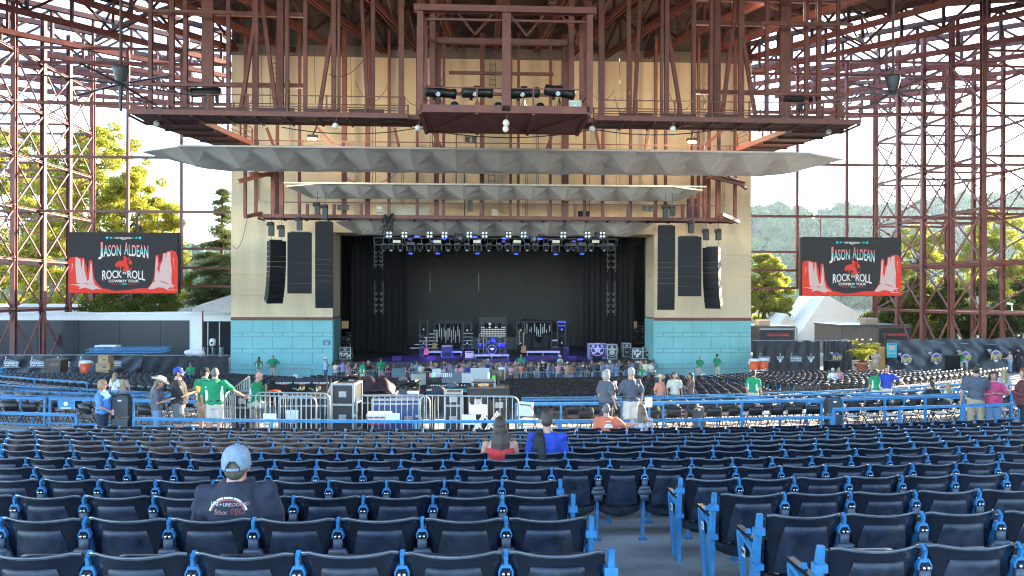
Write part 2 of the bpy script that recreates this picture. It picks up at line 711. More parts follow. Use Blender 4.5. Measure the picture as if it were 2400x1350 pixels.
G = 'trees around the pavilion'
tree_at('broadleaf_tree', 'tall yellow-green tree behind the left lattice tower, tallest beside the left screen', 232, 76, 270, 190, L_YEL, 21, 260, 120000, .13, .06, 'oval', (.6, 1.25), G)
tree_at('broadleaf_tree', 'yellow-green tree behind the left screen, sloping down toward the pine', 318, 70, 372, 118, L_YEL, 22, 160, 70000, .12, .05, 'oval', (.45, 1.0), G)
tree_at('broadleaf_tree', 'leafy green tree at the far left edge behind brown steel legs', 30, 84, 285, 150, L_YEL, 23, 170, 80000, .15, .08, 'round', (.6, 1.3), G)
tree_at('broadleaf_tree', 'round bright tree standing right of the stage house, left of the white tents', 1790, 82, 584, 66, L_YEL, 24, 120, 60000, .11, .03, 'oval', (.4, .85), G)
tree_at('broadleaf_tree', 'sunlit slender tree behind the right screen and steel tower', 2155, 95, 520, 110, L_YEL, 25, 110, 44000, .14, .2, 'round', (.5, 1.1), G)
tree_at('broadleaf_tree', 'mid-green tree seen high between the right tower legs at the edge', 2340, 92, 483, 95, L_YEL, 26, 110, 44000, .15, .15, 'round', (.6, 1.2), G)
tree_at('broadleaf_tree', 'low green tree behind the white trailer, under the left screen', 300, 64, 612, 95, L_MID, 27, 40, 22000, .12, .05, 'round', (.6, 1.1), G)


# pine on the left of the stage house: tiers of drooping boughs
def pine():
	Y = 72
	p = P(520, 690, Y)
	zt = P(520, 440, Y).z + .3
	t = thing('pine_tree', 'tall pine with layered boughs against the stage house left edge', 'tree', (p.x, Y, -.3), 0, G)
	H = zt + .3
	MB().path([(0, 0, 0), (0, 0, H * .5), (0, 0, H)], [.32, .2, .04], 9).build('trunk', BARK, t, True)
	rg = random.Random(5)
	c, r = [], []
	for i in range(34):
		u = i / 33
		z = H * (.12 + .86 * u)
		L = (1 - u) ** .8 * 4.4 + .35
		for k in range(rg.randint(4, 6)):
			a = rg.uniform(0, 2 * pi)
			LL = L * rg.uniform(.6, 1.05)
			z += rg.uniform(-.28, .28)
			for q in (.2, .4, .6, .8, 1):
				c.append((LL * q * math.cos(a), LL * q * math.sin(a), z + LL * q * .12 - .25 * q * q * LL))
				s = .34 + .42 * (1 - u)
				r.append((s * 1.3, s * 1.3, s * .5))
	me = leaf_cloud(c, r, 70000, .14, 6, .3, .2)
	me.materials.append(L_PINE)
	obj('crown', me, t)


pine()

# dark hedge of tall shrubs behind the right banner
for i, (px, yt, Y, hw, lab) in enumerate([
		(2085, 668, 68, 62, 'dark feathery shrub beside the white tents, lowest of the hedge behind the right banner'),
		(2150, 640, 66, 75, 'dark feathery tall shrub behind the right trailer, second in the hedge'),
		(2235, 655, 65, 75, 'dense dark shrub between two steel legs, third in the right hedge'),
		(2310, 648, 64, 80, 'dense dark shrub above the party banner, fourth in the right hedge'),
		(2395, 645, 63, 80, 'dense dark shrub cut by the right photo edge, last in the hedge')]):
	tree_at('tall_shrub', lab, px, Y, yt, hw, L_DARK if i > 1 else L_MID, 40 + i, 46, 26000, .12, .02, 'oval', (.5, 1.1), 'hedge behind the right banner', trunk=.12, hollow=.35)

# unseen trees added right of the pavilion, outside the frame, to shade the seats
for i, (x, y, h) in enumerate([(58, 4, 30), (57, 13, 33), (59, 21, 34), (58, 29, 35), (59, 36.5, 36), (60, 43, 37), (62, 49.5, 28), (58, -4, 28)]):
	rg = random.Random(60 + i)
	cl = crown(rg, 6.0, 5.4, 3, h, 60, 1.8, 3.2, 'oval')
	tree('broadleaf_tree', 'unseen tree added to shade the seats, right of the pavilion, number %s from the stage' % ordinal(8 - i), (x, y, -.3), h * .7, .4, cl, 22000, .8, L_DARK, 80 + i, 'added unseen shade trees beside the pavilion')

# concrete seating bowl
_rr = [22, 25, 28, 30, 33, 36, 39, 42, 45, 48, 51, 54, 57, 60, 63.4, 63.5, 63.52, 63.7, 65, 66.9, 67.1, 69, 72, 75, 78, 81, 84, 88, 92, 98, 106]
_aa = [R(a) for a in range(-62, 63, 2)]
vs, fs = [], []
for r in _rr:
	for a in _aa:
		x, y = polar(r, a)
		vs.append((x, min(y, 56.9) if abs(x) > 12.38 else y, 6.4 - fdrop(CCY - r)))
na = len(_aa)
for j in range(len(_rr) - 1):
	for i in range(na - 1):
		fs.append((j * na + i, j * na + i + 1, (j + 1) * na + i + 1, (j + 1) * na + i)[::-1])
struct(obj('floor', MB().add(vs, fs).mesh('floor', CONC, True)))
# lawn patch beyond the left end of the rows
_p = P(20, 880, 47)
struct(obj('lawn', MB().add([(-42, 44, .82), (-29.5, 44, .66), (-30, 49.2, .48), (-42, 49.2, .62)], [(0, 1, 2, 3)]).mesh('lawn', GRASSG)))

# ------------------------------------------------------------------ stage house
YW, YB = 57.0, 60.0
XI, XO = 12.38, 20.04
house = thing('stage_house', 'cream stage house with turquoise block base and brown stripe round the dark stage opening', 'building', (0, YW, 0))
BLK = {}
for side in (-1, 1):
	xc = side * (XI + XO) / 2
	MB().box((xc, 1.56, 2.2), (XO - XI - .06, 3.0, 5.6)).build('wall_core', TURQ_J, house)
	# turquoise blocks: tall and short courses, half bond
	z = 4.38
	row = 0
	while z > -.3:
		h = .90 if row % 2 == 0 else .34
		off = 0 if row % 2 == 0 else .75
		xs = [side * XO - side * i * 1.5 for i in range(0, 6)]
		edges = sorted(set([XI, XO] + [XI + off + 1.5 * i for i in range(-1, 7) if XI + .2 < XI + off + 1.5 * i < XO - .2]))
		for a, b in zip(edges, edges[1:]):
			key = (round(b - a, 3), h)
			if key not in BLK:
				m_ = MB().box((0, 0, 0), (b - a - .022, .12, h - .022))
				BLK[key] = m_.mesh('block', TURQ)
			o = obj('block', BLK[key], house, (side * (a + b) / 2, .03 + random.uniform(-.004, .004), z - h / 2))
		z -= h
		row += 1
	# inner reveal and outer side in plain turquoise
	MB().box((side * (XI + .02), 1.6, 2.2), (.1, 3.0, 4.6)).build('reveal_panel', TURQ, house)
	for i in range(4):
		w = (XO - XI) / 4
		MB().box((side * (XI + w * (i + .5)), 1.5, 4.5), (w - .02, 3.06, .22)).build('stripe_panel', STRIPE, house)
	for j in range(4):          # cream panels of the flanking walls
		z0, z1 = 4.62 + j * 1.62, 4.62 + (j + 1) * 1.62
		for i in range(2):
			w = (XO - XI) / 2
			MB().box((side * (XI + w * (i + .5)), 1.5, (z0 + min(z1, 11.1)) / 2), (w - .006, 3.0 + .002 * i, min(z1, 11.1) - z0 - .008)).build('wall_panel', CREAM, house)
for j in range(6):              # cream panels over the opening
	z0, z1 = 11.1 + j * 2.235, 11.1 + (j + 1) * 2.235
	for i in range(8):
		w = 2 * XO / 8
		MB().box((-XO + w * (i + .5), 1.5, (z0 + z1) / 2), (w - .006, 3.0 + .002 * (i % 2), z1 - z0 - .009)).build('wall_panel', CREAM, house)
MB().box((0, 1.45, 24.92), (2 * XO + .1, 3.2, .8)).build('parapet_band', mat('grey_band', (.19, .155, .125), .7), house)
for i in range(10):
	w = 2 * XO / 10
	for j in range(2):
		MB().box((-XO + w * (i + .5), 1.55, 26.2 + j * 1.8), (w - .01, 3, 1.78)).build('upper_panel', TAUPE, house)
# stage interior: side and back drapes, soffit
MB().box((-XI - 6, 18, 6), (.2, 33, 14)).box((XI + 6, 18, 6), (.2, 33, 14)).box((0, 34, 6), (37, .2, 14)).build('stage_shell', BLACKC, house)
MB().box((0, 19, 12.6), (37, 33, .2)).build('stage_ceiling', BLACKC, house)
MB().box((-XI - 3, 3.1, 6), (6.2, .1, 12)).box((XI + 3, 3.1, 6), (6.2, .1, 12)).build('rear_panel', BLACKC, house)


def drape(name, label, x0, x1, y, z0, z1, m=BLACKC, folds=9, amp=.14, cat='stage drape'):
	n = folds * 6
	vs, fs = [], []
	for i in range(n + 1):
		t = i / n
		vs += [(x0 + (x1 - x0) * t, y + amp * math.sin(t * folds * 2 * pi) + .03 * math.sin(t * 37), z) for z in (z0, z1)]
	for i in range(n):
		fs.append((2 * i, 2 * i + 2, 2 * i + 3, 2 * i + 1))
	o = obj(name, MB().add(vs, fs).mesh(name, m, True))
	sd = o.modifiers.new('thick', 'SOLIDIFY')
	sd.thickness = .02
	return tag(o, label, cat)


drape('side_drape', 'black drape hung at stage left side of the opening, beside left speaker stacks', -12.6, -7.6, 66.5, 1.2, 11.5)
drape('side_drape', 'black drape hung at the right side of the stage behind the star case', 8.2, 12.8, 66.5, 1.2, 11.5)

# deck
DZ = 1.23
stg = thing('stage_platform', 'black stage deck with white lit fascia along its front edge', 'stage', (0, 57, 0))
MB().box((0, 1.4, DZ - .1), (2 * XI - .12, 4.0, .2)).box((0, 11.4, DZ - .1), (2 * XI + 10, 15.98, .2)).build('deck_top', DECK, stg)
MB().box((0, -.55, DZ - .22), (2 * XI - .3, .06, .44)).build('fascia_top', BLACKM, stg)
MB().box((0, -.5, .4), (2 * XI - .3, .05, .78)).build('fascia_skirt', BLACKC, stg)
for i in range(10):
	MB().box((-5.0 + i * 1.1 * 1.0 + .1, -.72, .52), (1.09, .08, .62)).build('fascia_panel', mat('white_fascia', (.62, .62, .68), .5, 0, .05), stg)
MB().box((.05, -1.2, DZ - .07), (4.4, 1.3, .14)).box((.05, -1.84, .55), (4.4, .05, 1.1)).build('thrust', mat('thrust_grey', (.42, .40, .38), .5), stg)

# LED wall: a grid of tiles
led = thing('video_wall', 'dark unlit video wall of tall panel columns behind the band gear', 'video wall', (0, 74, DZ))
xl = P(893, 690, 74).x
xr = P(1428, 690, 74).x
ncol, nrow = 19, 9
w, h = (xr - xl) / ncol, 9.7 / nrow
led_me = MB().box((0, 0, 0), (w - .035, .1, h - .012)).mesh('panel', LEDG)
MB().box(((xl + xr) / 2, .12, 4.85), (xr - xl, .08, 9.7)).build('backing_sheet', mat('led_backing', (.13, .13, .12), .6), led)
for i in range(ncol):
	for j in range(nrow):
		obj('panel', led_me, led, (xl + w * (i + .5), random.uniform(-.012, .012), h * (j + .5) + .05))
for px, y0, y1 in ((1008, 640, 682), (1122, 640, 682)):
	a, b = P(px, y0, 73.9), P(px, y1, 73.9)
	MB().bar((a.x, -.12, a.z - DZ), (b.x, -.12, b.z - DZ), .05, .03).build('bright_seam', WHITE, led)

# ------------------------------------------------------------------ acoustic reflectors
def reflector(label, y0, h0, y1, h1, xh, nb, taper, seed):
	"""row of faceted panels; front edge at (y0,h0), rear edge at (y1,h1), half width xh"""
	t = thing('acoustic_reflector', label, 'reflector', (0, y0, h0), 0, 'faceted acoustic reflectors over the stage')
	bw = 2 * xh / nb
	dy, dz = y1 - y0, h1 - h0

	def pt(x, u, off):
		# u: 0 front .. 1 rear, off: metres below the sheet
		if taper and abs(x) > xh - taper:
			k = (abs(x) - xh + taper) / taper
			u = u * (1 - k) + .25 * k
			off *= (1 - k)
		return (x, dy * u, dz * u - off)
	for i in range(nb):
		x0 = -xh + bw * i
		x1 = x0 + bw
		xm = (x0 + x1) / 2
		A, B = pt(x0, 0, 0), pt(x1, 0, 0)
		C, Dd = pt(x0, .58, .46), pt(x1, .58, .46)
		M = pt(xm, .62, -.05)
		E, Fp = pt(x0, 1, 0), pt(x1, 1, 0)
		N = pt(xm, 1, .06)
		U = pt(xm, .12, .02)
		vs = [A, B, C, Dd, M, E, Fp, N, U]
		fs = [(0, 8, 4, 2), (8, 1, 3, 4), (0, 1, 8), (2, 4, 7, 5), (4, 3, 6, 7)]
		n = len(vs)
		top = [(x, y, z + .09) for x, y, z in vs]
		fs2 = [tuple(k + n for k in f[::-1]) for f in fs]
		rim = [(0, 2, 2 + n, n), (2, 5, 5 + n, 2 + n), (5, 7, 7 + n, 5 + n), (7, 6, 6 + n, 7 + n), (6, 3, 3 + n, 6 + n), (3, 1, 1 + n, 3 + n), (1, 0, n, 1 + n)]
		b = MB().add(vs + top, fs + fs2 + rim)
		b.build('panel', GREYP, t)
		if abs(xm) < xh - taper:
			MB().bar((x0, -.02, .03), (x1, -.02, .03), .05, .09).build('edge_strip', mat('pale_edge', (.5, .48, .44), .5), t)
	for x in (-xh * .6, -xh * .2, xh * .2, xh * .6):
		MB().tube((x, dy * .4, 0), (x, dy * .4, 4.5), .02, 6).tube((x, dy * .85, 0), (x, dy * .85, 4.5), .02, 6).build('hanger_cable', BLACKM, t)
	return t


def zat(py, Y):
	return P(1160, py, Y).z


reflector('widest and topmost grey faceted reflector, reaching past both sides of the stage house', 44.0, zat(351, 44), 49.0, zat(406, 49), 21.5, 16, 2.9, 1)
reflector('middle grey faceted reflector, hung between the top reflector and lower catwalk', 50.0, zat(434, 50), 53.2, zat(467, 53.2), 14.3, 12, 1.0, 2)
reflector('lowest grey faceted reflector, directly above the dark stage opening', 53.5, zat(514, 53.5), 57.5, zat(552, 57.5), 11.7, 9, .5, 3)
# ------------------------------------------------------------------ roof
ZL, ZU = 24.9, 27.3
roof = thing('pavilion_roof', 'dark brown pavilion roof deck above the radial trusses', 'roof')
pts = [(-46, 50.5), (-30, 54), (-21.5, 56.5), (-21.5, 60.5), (21.5, 60.5), (21.5, 56.5), (30, 54), (46, 50.5), (47, 20), (44, -5), (-44, -5), (-47, 20)]
vs = [(x, y, ZU + .5) for x, y in pts] + [(x, y, ZU + .9) for x, y in pts]
n = len(pts)
MB().add(vs, [tuple(range(n)), tuple(range(2 * n - 1, n - 1, -1))] + [(i, (i + 1) % n, n + (i + 1) % n, n + i) for i in range(n)]).build('roof_deck', mat('roof_underside', (.10, .06, .05), .85, 0, .25, .4, stretch=(1, 6, 1)), roof)
for k in range(15):                 # purlin rings under the deck
	r = 27 + k * 5.4
	m_ = MB()
	prev = None
	for a in range(-60, 61, 5):
		x, y = polar(r, R(a))
		if y > 56 or abs(x) > 44 or y < -4 or (abs(x) > 20 and y > 50):
			prev = None
			continue
		if prev is not None:
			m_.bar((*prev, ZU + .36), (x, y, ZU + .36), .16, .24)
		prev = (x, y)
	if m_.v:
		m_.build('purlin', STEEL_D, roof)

ANG = [0, 6.4, 12.5, 18, 24, 30.5, 37, 43.5, 50, 55.5, 61, 66.5, 72, 77.5]
for sgn in (-1, 1):
	for k, a in enumerate(ANG):
		if a == 0 and sgn == 1:
			continue
		ang = R(a) * sgn
		r0 = 27.2 if a < 40 else (29 if a < 60 else 31)
		r1 = 109
		# clip to the roof footprint
		while True:
			x, y = polar(r1, ang)
			if y > -4 and abs(x) < 45:
				break
			r1 -= 1
		side = 'left' if sgn < 0 else 'right'
		lab = ('brown radial roof truss, %s one out from the centre on the %s side' % (ordinal(k), side)) if k else 'brown radial roof truss running down the middle of the roof'
		x0, y0 = polar(r0, ang)
		t = thing('roof_truss', lab, 'roof truss', (x0, y0, ZL), 0, 'radial roof trusses')

		def q(r, z):
			x, y = polar(r, ang)
			return Vector((x, y, z))
		lower = .42 if k < 6 else .36
		member('lower_chord', q(r0, ZL), q(r1, ZL + .0), lower, t, STEEL, .34, 'h', pi / 2)
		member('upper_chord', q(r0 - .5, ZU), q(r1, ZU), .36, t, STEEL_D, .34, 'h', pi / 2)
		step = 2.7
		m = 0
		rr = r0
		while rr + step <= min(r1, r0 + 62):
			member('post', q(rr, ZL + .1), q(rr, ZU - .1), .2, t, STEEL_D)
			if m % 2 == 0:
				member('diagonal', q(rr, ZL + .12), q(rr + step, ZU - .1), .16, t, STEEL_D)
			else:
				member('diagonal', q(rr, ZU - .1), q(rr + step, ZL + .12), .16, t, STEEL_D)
			rr += step
			m += 1

# ring trusses between the radial trusses
for rk, (rg_, lab) in enumerate([(27.4, 'brown ring truss tying the radial trusses just before the stage house'), (40.0, 'brown ring truss tying the radial trusses above the front catwalk')]):
	t = thing('ring_truss', lab, 'roof truss', (0, CCY - rg_, ZL))
	prev = None
	for a in range(-72, 73, 6):
		x, y = polar(rg_, R(a))
		if rg_ < 30 and abs(a) > 50:
			prev = None
			continue
		if y > 59 or abs(x) > 44:
			prev = None
			continue
		cur = Vector((x, y, ZL + .25))
		if prev is not None:
			u = Vector((0, 0, ZU - ZL - .4))
			member('lower_chord', prev, cur, .2, t, STEEL_D)
			member('upper_chord', prev + u, cur + u, .2, t, STEEL_D)
			member('diagonal', prev, cur + u, .13, t, STEEL_D)
			member('diagonal', prev + u, cur, .13, t, STEEL_D)
		prev = cur

# ------------------------------------------------------------------ lattice towers
def lattice_tower(side):
	ys = [50.8, 54.3, 57.85, 61.4, 65.0]
	x1, x2 = side * 34.4, side * 41.0
	zs = [0.2] + [5.13 + 3.73 * i for i in range(0, 6)]
	w = 'left' if side < 0 else 'right'
	t = thing('lattice_tower', 'tall brown steel lattice tower standing behind the %s video screen' % w, 'steel tower', (x1, 58, 0))
	for x in (x1, x2):
		for y in ys:
			member('leg', (x, y, -.3), (x, y, ZU), .34 if x == x1 else .28, t, STEEL, None, 'h', pi / 2 if y % 2 > 1 else 0)
	for j, z in enumerate(zs):
		for x in (x1, x2):
			for a, b in zip(ys, ys[1:]):
				if j:
					member('strut', (x, a, z), (x, b, z), .2, t, STEEL, .18, 'h')
				z2 = zs[j + 1] if j + 1 < len(zs) else None
				if z2 and (x == x1 or (j + int(a)) % 3 == 0):
					xo = side * .05
					member('brace', (x - xo, a, z + .1), (x - xo, b, z2 - .1), .10 if x == x1 else .07, t, STEEL)
					member('brace', (x + xo, a, z2 - .1), (x + xo, b, z + .1), .10 if x == x1 else .07, t, STEEL)
		if j:
			for y in ys:
				member('strut', (x1, y, z), (x2, y, z), .17, t, STEEL)
				if j + 1 < len(zs) and y in (ys[0], ys[4]):
					member('brace', (x1, y - .03, z), (x2, y - .03, zs[j + 1]), .1, t, STEEL)
					member('brace', (x1, y + .03, zs[j + 1]), (x2, y + .03, z), .1, t, STEEL)
			for y in ys[1:4]:
				b = MB().box((x1 + side * .17, y, z), (.03, .5, .5))
				b.build('gusset_plate', STEEL, t, world=True)
	return t


lattice_tower(-1)
lattice_tower(1)


# girt screens in the plane of the stage house front, between house and towers
def girt_screen(side):
	w = 'left' if side < 0 else 'right'
	t = thing('girt_screen', 'open grid of thin brown steel girts between stage house and %s tower' % w, 'steel grid', (side * 25, 57.2, 0))
	z_long = [12.6, 16.7, 20.76, 23.8, 24.9]
	for z in z_long:
		member('girt', (side * XO, 57.2, z), (side * 40, 57.2, z), .19, t, STEEL)
	for z in (9.8, 8.35, 6.95):
		member('girt', (side * XO, 57.2, z), (side * 23.85, 57.2, z), .17, t, STEEL)
	for x in (23.85, 27.85):
		z0 = 6.95 if x < 25 else 10
		member('mullion', (side * x, 57.32, z0), (side * x, 57.32, 25), .2, t, STEEL)


girt_screen(-1)
girt_screen(1)

# side eave trusses: long trusses seen through the open sides
for side in (-1, 1):
	w = 'left' if side < 0 else 'right'
	for k, (x, y0, y1) in ((1, (42.5, 0, 56)),):
		t = thing('eave_truss', 'long brown truss along the %s pavilion side, %s' % (w, ('over the lattice tower', 'at the outer eave')[k]), 'roof truss', (side * x, y0, ZL), 0, 'side eave trusses')
		z0, z1 = ZL - 1.6 + k * .6, ZL + .9
		member('lower_chord', (side * x, y0, z0), (side * x, y1, z0), .28, t, STEEL, .3, 'h')
		member('upper_chord', (side * x, y0, z1), (side * x, y1, z1), .26, t, STEEL, .3, 'h')
		y = 24
		m = 0
		while y + 2.6 < y1 + .5:
			a, b = (z0, z1) if m % 2 else (z1, z0)
			member('diagonal', (side * x, y, a), (side * x, min(y1, y + 2.6), b), .15, t, STEEL)
			m += 1
			y += 2.6

# ------------------------------------------------------------------ catwalks
ZC = 15.95          # underside of the front catwalk


def deck_slab(t, x0, x1, y0, y1, z, m=STEEL):
	npl = 6
	pw = (y1 - y0) / npl
	for k in range(npl):
		MB().box(((x0 + x1) / 2, y0 + pw * (k + .5), z + .06), (x1 - x0, pw * .62, .03)).build('deck_plank', STEEL_D, t, world=True)
	for y in (y0, y1):
		member('edge_beam', (x0, y, z + .12), (x1, y, z + .08), .14, t, m, .26)
	n = max(2, int((x1 - x0) / 1.5))
	for i in range(n + 1):
		x = x0 + (x1 - x0) * i / n
		member('joist', (x, y0, z - .06), (x, y1, z - .06), .1, t, STEEL_D)


def rails(t, x0, x1, y, z, hs=(.45, .8, 1.1), pitch=2.2, r=.05, posts=True):
	for h in hs:
		member('rail', (x0, y, z + h), (x1, y, z + h), r, t, STEEL)
	if posts:
		n = max(1, round(abs(x1 - x0) / pitch))
		for i in range(n + 1):
			x = x0 + (x1 - x0) * i / n
			member('rail_post', (x, y, z), (x, y, z + max(hs) + .05), .08, t, STEEL)


cw = thing('front_catwalk', 'wide brown lighting catwalk hung from the roof in front of the stage house', 'catwalk', (0, 40, ZC))
deck_slab(cw, -19.9, -5.1, 40.2, 42.2, ZC)
deck_slab(cw, 5.1, 19.9, 40.2, 42.2, ZC)
deck_slab(cw, -5.1, 5.1, 40.6, 42.2, ZC)
for s in (-1, 1):                    # wings going back and inward
	vs = [(s * 19.9, 42.2, ZC), (s * 16.9, 42.2, ZC), (s * 15.9, 48.5, ZC), (s * 18.2, 48.5, ZC)]
	MB().add(vs + [(x, y, z + .1) for x, y, z in vs], [(0, 1, 2, 3), (7, 6, 5, 4), (0, 4, 5, 1), (1, 5, 6, 2), (2, 6, 7, 3), (3, 7, 4, 0)]).build('deck_plate', STEEL_D, cw, world=True)
	member('edge_beam', (s * 19.9, 42.2, ZC + .15), (s * 18.2, 48.5, ZC + .15), .16, cw, STEEL, .34)
	member('edge_beam', (s * 16.9, 42.2, ZC + .15), (s * 15.9, 48.5, ZC + .15), .16, cw, STEEL, .3)
	for i in range(5):
		u = i / 4
		member('joist', (s * (19.9 - 1.7 * u), 42.2 + 6.3 * u, ZC - .08), (s * (16.9 - u), 42.2 + 6.3 * u, ZC - .08), .12, cw, STEEL_D)
		x = s * (19.9 - 1.7 * u)
		member('rail_post', (x, 42.2 + 6.3 * u, ZC), (x, 42.2 + 6.3 * u, ZC + 1.5), .14, cw, STEEL)
		member('rail_post', (s * (16.9 - u), 42.2 + 6.3 * u, ZC), (s * (16.9 - u), 42.2 + 6.3 * u, ZC + 1.1), .1, cw, STEEL)
	for h in (.5, .85, 1.15):
		member('rail', (s * 19.9, 42.2, ZC + h), (s * 18.2, 48.5, ZC + h), .05, cw, STEEL)
		member('rail', (s * 16.9, 42.2, ZC + h), (s * 15.9, 48.5, ZC + h), .05, cw, STEEL)
	rails(cw, s * 5.3, s * 19.9, 42.2, ZC, (.5, .85, 1.15), 2.3)
	rails(cw, s * 5.3, s * 19.9, 40.2, ZC, (.5, 1.1), 2.0)
	member('rail', (s * 19.9, 40.2, ZC + 1.1), (s * 19.9, 42.2, ZC + 1.1), .05, cw, STEEL)
	# toe boards and stacked gear frames on the deck
	for i in range(5):
		x = s * (6.4 + i * 2.4)
		member('toe_board', (x, 40.32, ZC + .28), (x + s * 1.9, 40.32, ZC + .28), .06, cw, STEEL_D, .34)
	# slender hangers to the roof
	for x, w in ((19.55, .2), (18.2, .26), (17.5, .22), (16.4, .62), (15.0, .2), (13.6, .3), (12.4, .36), (11.9, .2), (10.9, .2), (9.3, .24), (9.0, .14), (7.2, .22), (5.6, .3)):
		member('hanger', (s * x, 41.2 + (x * 7 % 1.0), ZC), (s * x, 41.2 + (x * 7 % 1.0), ZL), w, cw, STEEL, .22, 'h' if w > .18 else 'box')
	for x, dx in ((12.2, 1.5), (10.0, -1.0), (7.3, .7), (14.2, -.9)):     # leaning stays
		member('stay', (s * x, 40.6, ZC), (s * (x + dx), 42.0, ZL), .2, cw, STEEL)
	for h in (2.2, 6.2, 7.6, 8.3):
		member('tie_beam', (s * 11.0, 42.3, ZC + h), (s * 19.6, 42.3, ZC + h), .2, cw, STEEL, .24)
		member('tie_beam', (s * 14.6, 41.0, ZC + h - .4), (s * 19.9, 41.0, ZC + h - .4), .14, cw, STEEL)

# central follow-spot platform
ZPF = 15.3
pf = thing('spotlight_platform', 'central brown steel platform box carrying four black follow spots', 'platform', (0, 37, ZPF))
PX = 4.13
MB().add([(-PX, 36, ZPF), (PX, 36, ZPF), (PX, 40.7, ZPF), (-PX, 40.7, ZPF)] + [(-PX, 36, ZPF + .1), (PX, 36, ZPF + .1), (PX, 40.7, ZPF + .1), (-PX, 40.7, ZPF + .1)],
		 [(0, 1, 2, 3), (7, 6, 5, 4), (0, 4, 5, 1), (1, 5, 6, 2), (2, 6, 7, 3), (3, 7, 4, 0)]).build('deck_plate', STEEL, pf, world=True)
member('edge_beam', (-PX, 36, ZPF + .1), (PX, 36, ZPF + .1), .2, pf, STEEL, .36)
member('edge_beam', (-PX, 40.7, ZPF + .1), (PX, 40.7, ZPF + .1), .2, pf, STEEL, .3)
for i in range(4):
	x = -PX + 2 * PX * i / 3
	member('joist', (x, 36, ZPF - .08), (x, 40.7, ZPF - .08), .16, pf, STEEL, .14)
	if i < 3:
		xm = x + PX / 3
		member('floor_brace', (x if i % 2 else x + 2 * PX / 3, 36.1, ZPF - .06), (x + 2 * PX / 3 if i % 2 else x, 40.6, ZPF - .06), .12, pf, STEEL, .1)
for x, w in ((-PX, .3), (0.05, .42), (PX, .3)):
	member('post', (x, 36.05, ZPF), (x, 36.05, 20.4), w, pf, STEEL, .3, 'h')
for x in (-PX, PX):
	member('post', (x * .93, 40.9, ZPF), (x * .93, 40.9, ZL), .30, pf, STEEL, .3, 'h')
	member('post', (x * .98, 38.2, ZPF), (x * .98, 38.2, 20.4), .22, pf, STEEL)
	member('stay', (x, 36.0, ZPF + .2), (x * .96, 37.2, 20.2), .16, pf, STEEL)
	member('hanger', (x, 36.05, 20.3), (x * 1.02, 41.5, ZL), .36, pf, STEEL, .3, 'h')
	member('side_beam', (x, 36.05, 20.3), (x, 40.6, 20.3), .25, pf, STEEL)
	member('rail', (x, 36.05, ZPF + 1.1), (x, 40.5, ZPF + 1.1), .06, pf, STEEL)
member('hanger', (.05, 36.05, 20.3), (.05, 41.5, ZL), .36, pf, STEEL, .3, 'h')
member('top_beam', (-PX - .3, 36, 20.25), (PX + .3, 36, 20.25), .3, pf, STEEL, .42, 'h', pi / 2)
member('top_beam', (-PX, 36.3, 19.85), (PX, 36.3, 19.85), .1, pf, STEEL)
z = zat(98, 41)
member('inner_beam', (-3.6, 41, z), (3.6, 41, z), .2, pf, STEEL, .32)
for h in (-1.3, -2.5):
	member('inner_beam', (-3.0, 42.5, z + h), (3.0, 42.5, z + h), .16, pf, STEEL)
for x in (-3.55, 3.55):
	member('post', (x, 41.3, ZPF + .2), (x, 41.3, z), .30, pf, STEEL, .3, 'h')
rails(pf, -PX, PX, 40.6, ZPF, (.5, .85, 1.15), 2.1)
rails(pf, -PX, PX, 36.05, ZPF, (1.15,), 2.7)
for i in range(3):                   # cross bracing behind the platform
	x0, x1 = -4.5 + 3 * i, -1.5 + 3 * i
	member('cross_brace', (x0, 43, 21.5), (x1, 43, 25.2), .11, pf, STEEL)
	member('cross_brace', (x1, 43.05, 21.5), (x0, 43.05, 25.2), .11, pf, STEEL)

# upper wall catwalk (behind the top reflector)
ZM = 15.2
mc = thing('wall_catwalk', 'long brown catwalk with triple rails on the cream wall behind the top reflector', 'catwalk', (0, 50, ZM))
deck_slab(mc, -19, 19, 50.4, 51.8, ZM)
rails(mc, -19, 19, 50.4, ZM, (.75, 1.15, 1.5), 3.0, .06)
rails(mc, -19, 19, 51.8, ZM, (.6, 1.1), 4.0, .05)
for px in (1023, 1322, 650, 702, 807, 862, 912, 978, 1040, 1130, 1197, 1215, 1290, 1327, 1370, 1413, 1478, 1537, 1560, 1623, 1637, 1662, 1685, 1723, 600, 575):
	p = P(px, 300, 53.5)
	w = .34 if px in (862, 807, 1130, 1327, 1023, 1322) else .2
	member('column', (p.x, 53.5, 11.9), (p.x, 53.5, ZL + .4), w, mc, STEEL, .22, 'h')
for px, dx in ((625, 20), (745, 50), (925, 12), (1010, 28), (1300, -20), (1395, 10), (1520, -8), (1700, -60)):
	a, b = P(px, 300, 51), P(px + dx, 352, 51)
	member('knee_brace', a, b, .18, mc, STEEL)

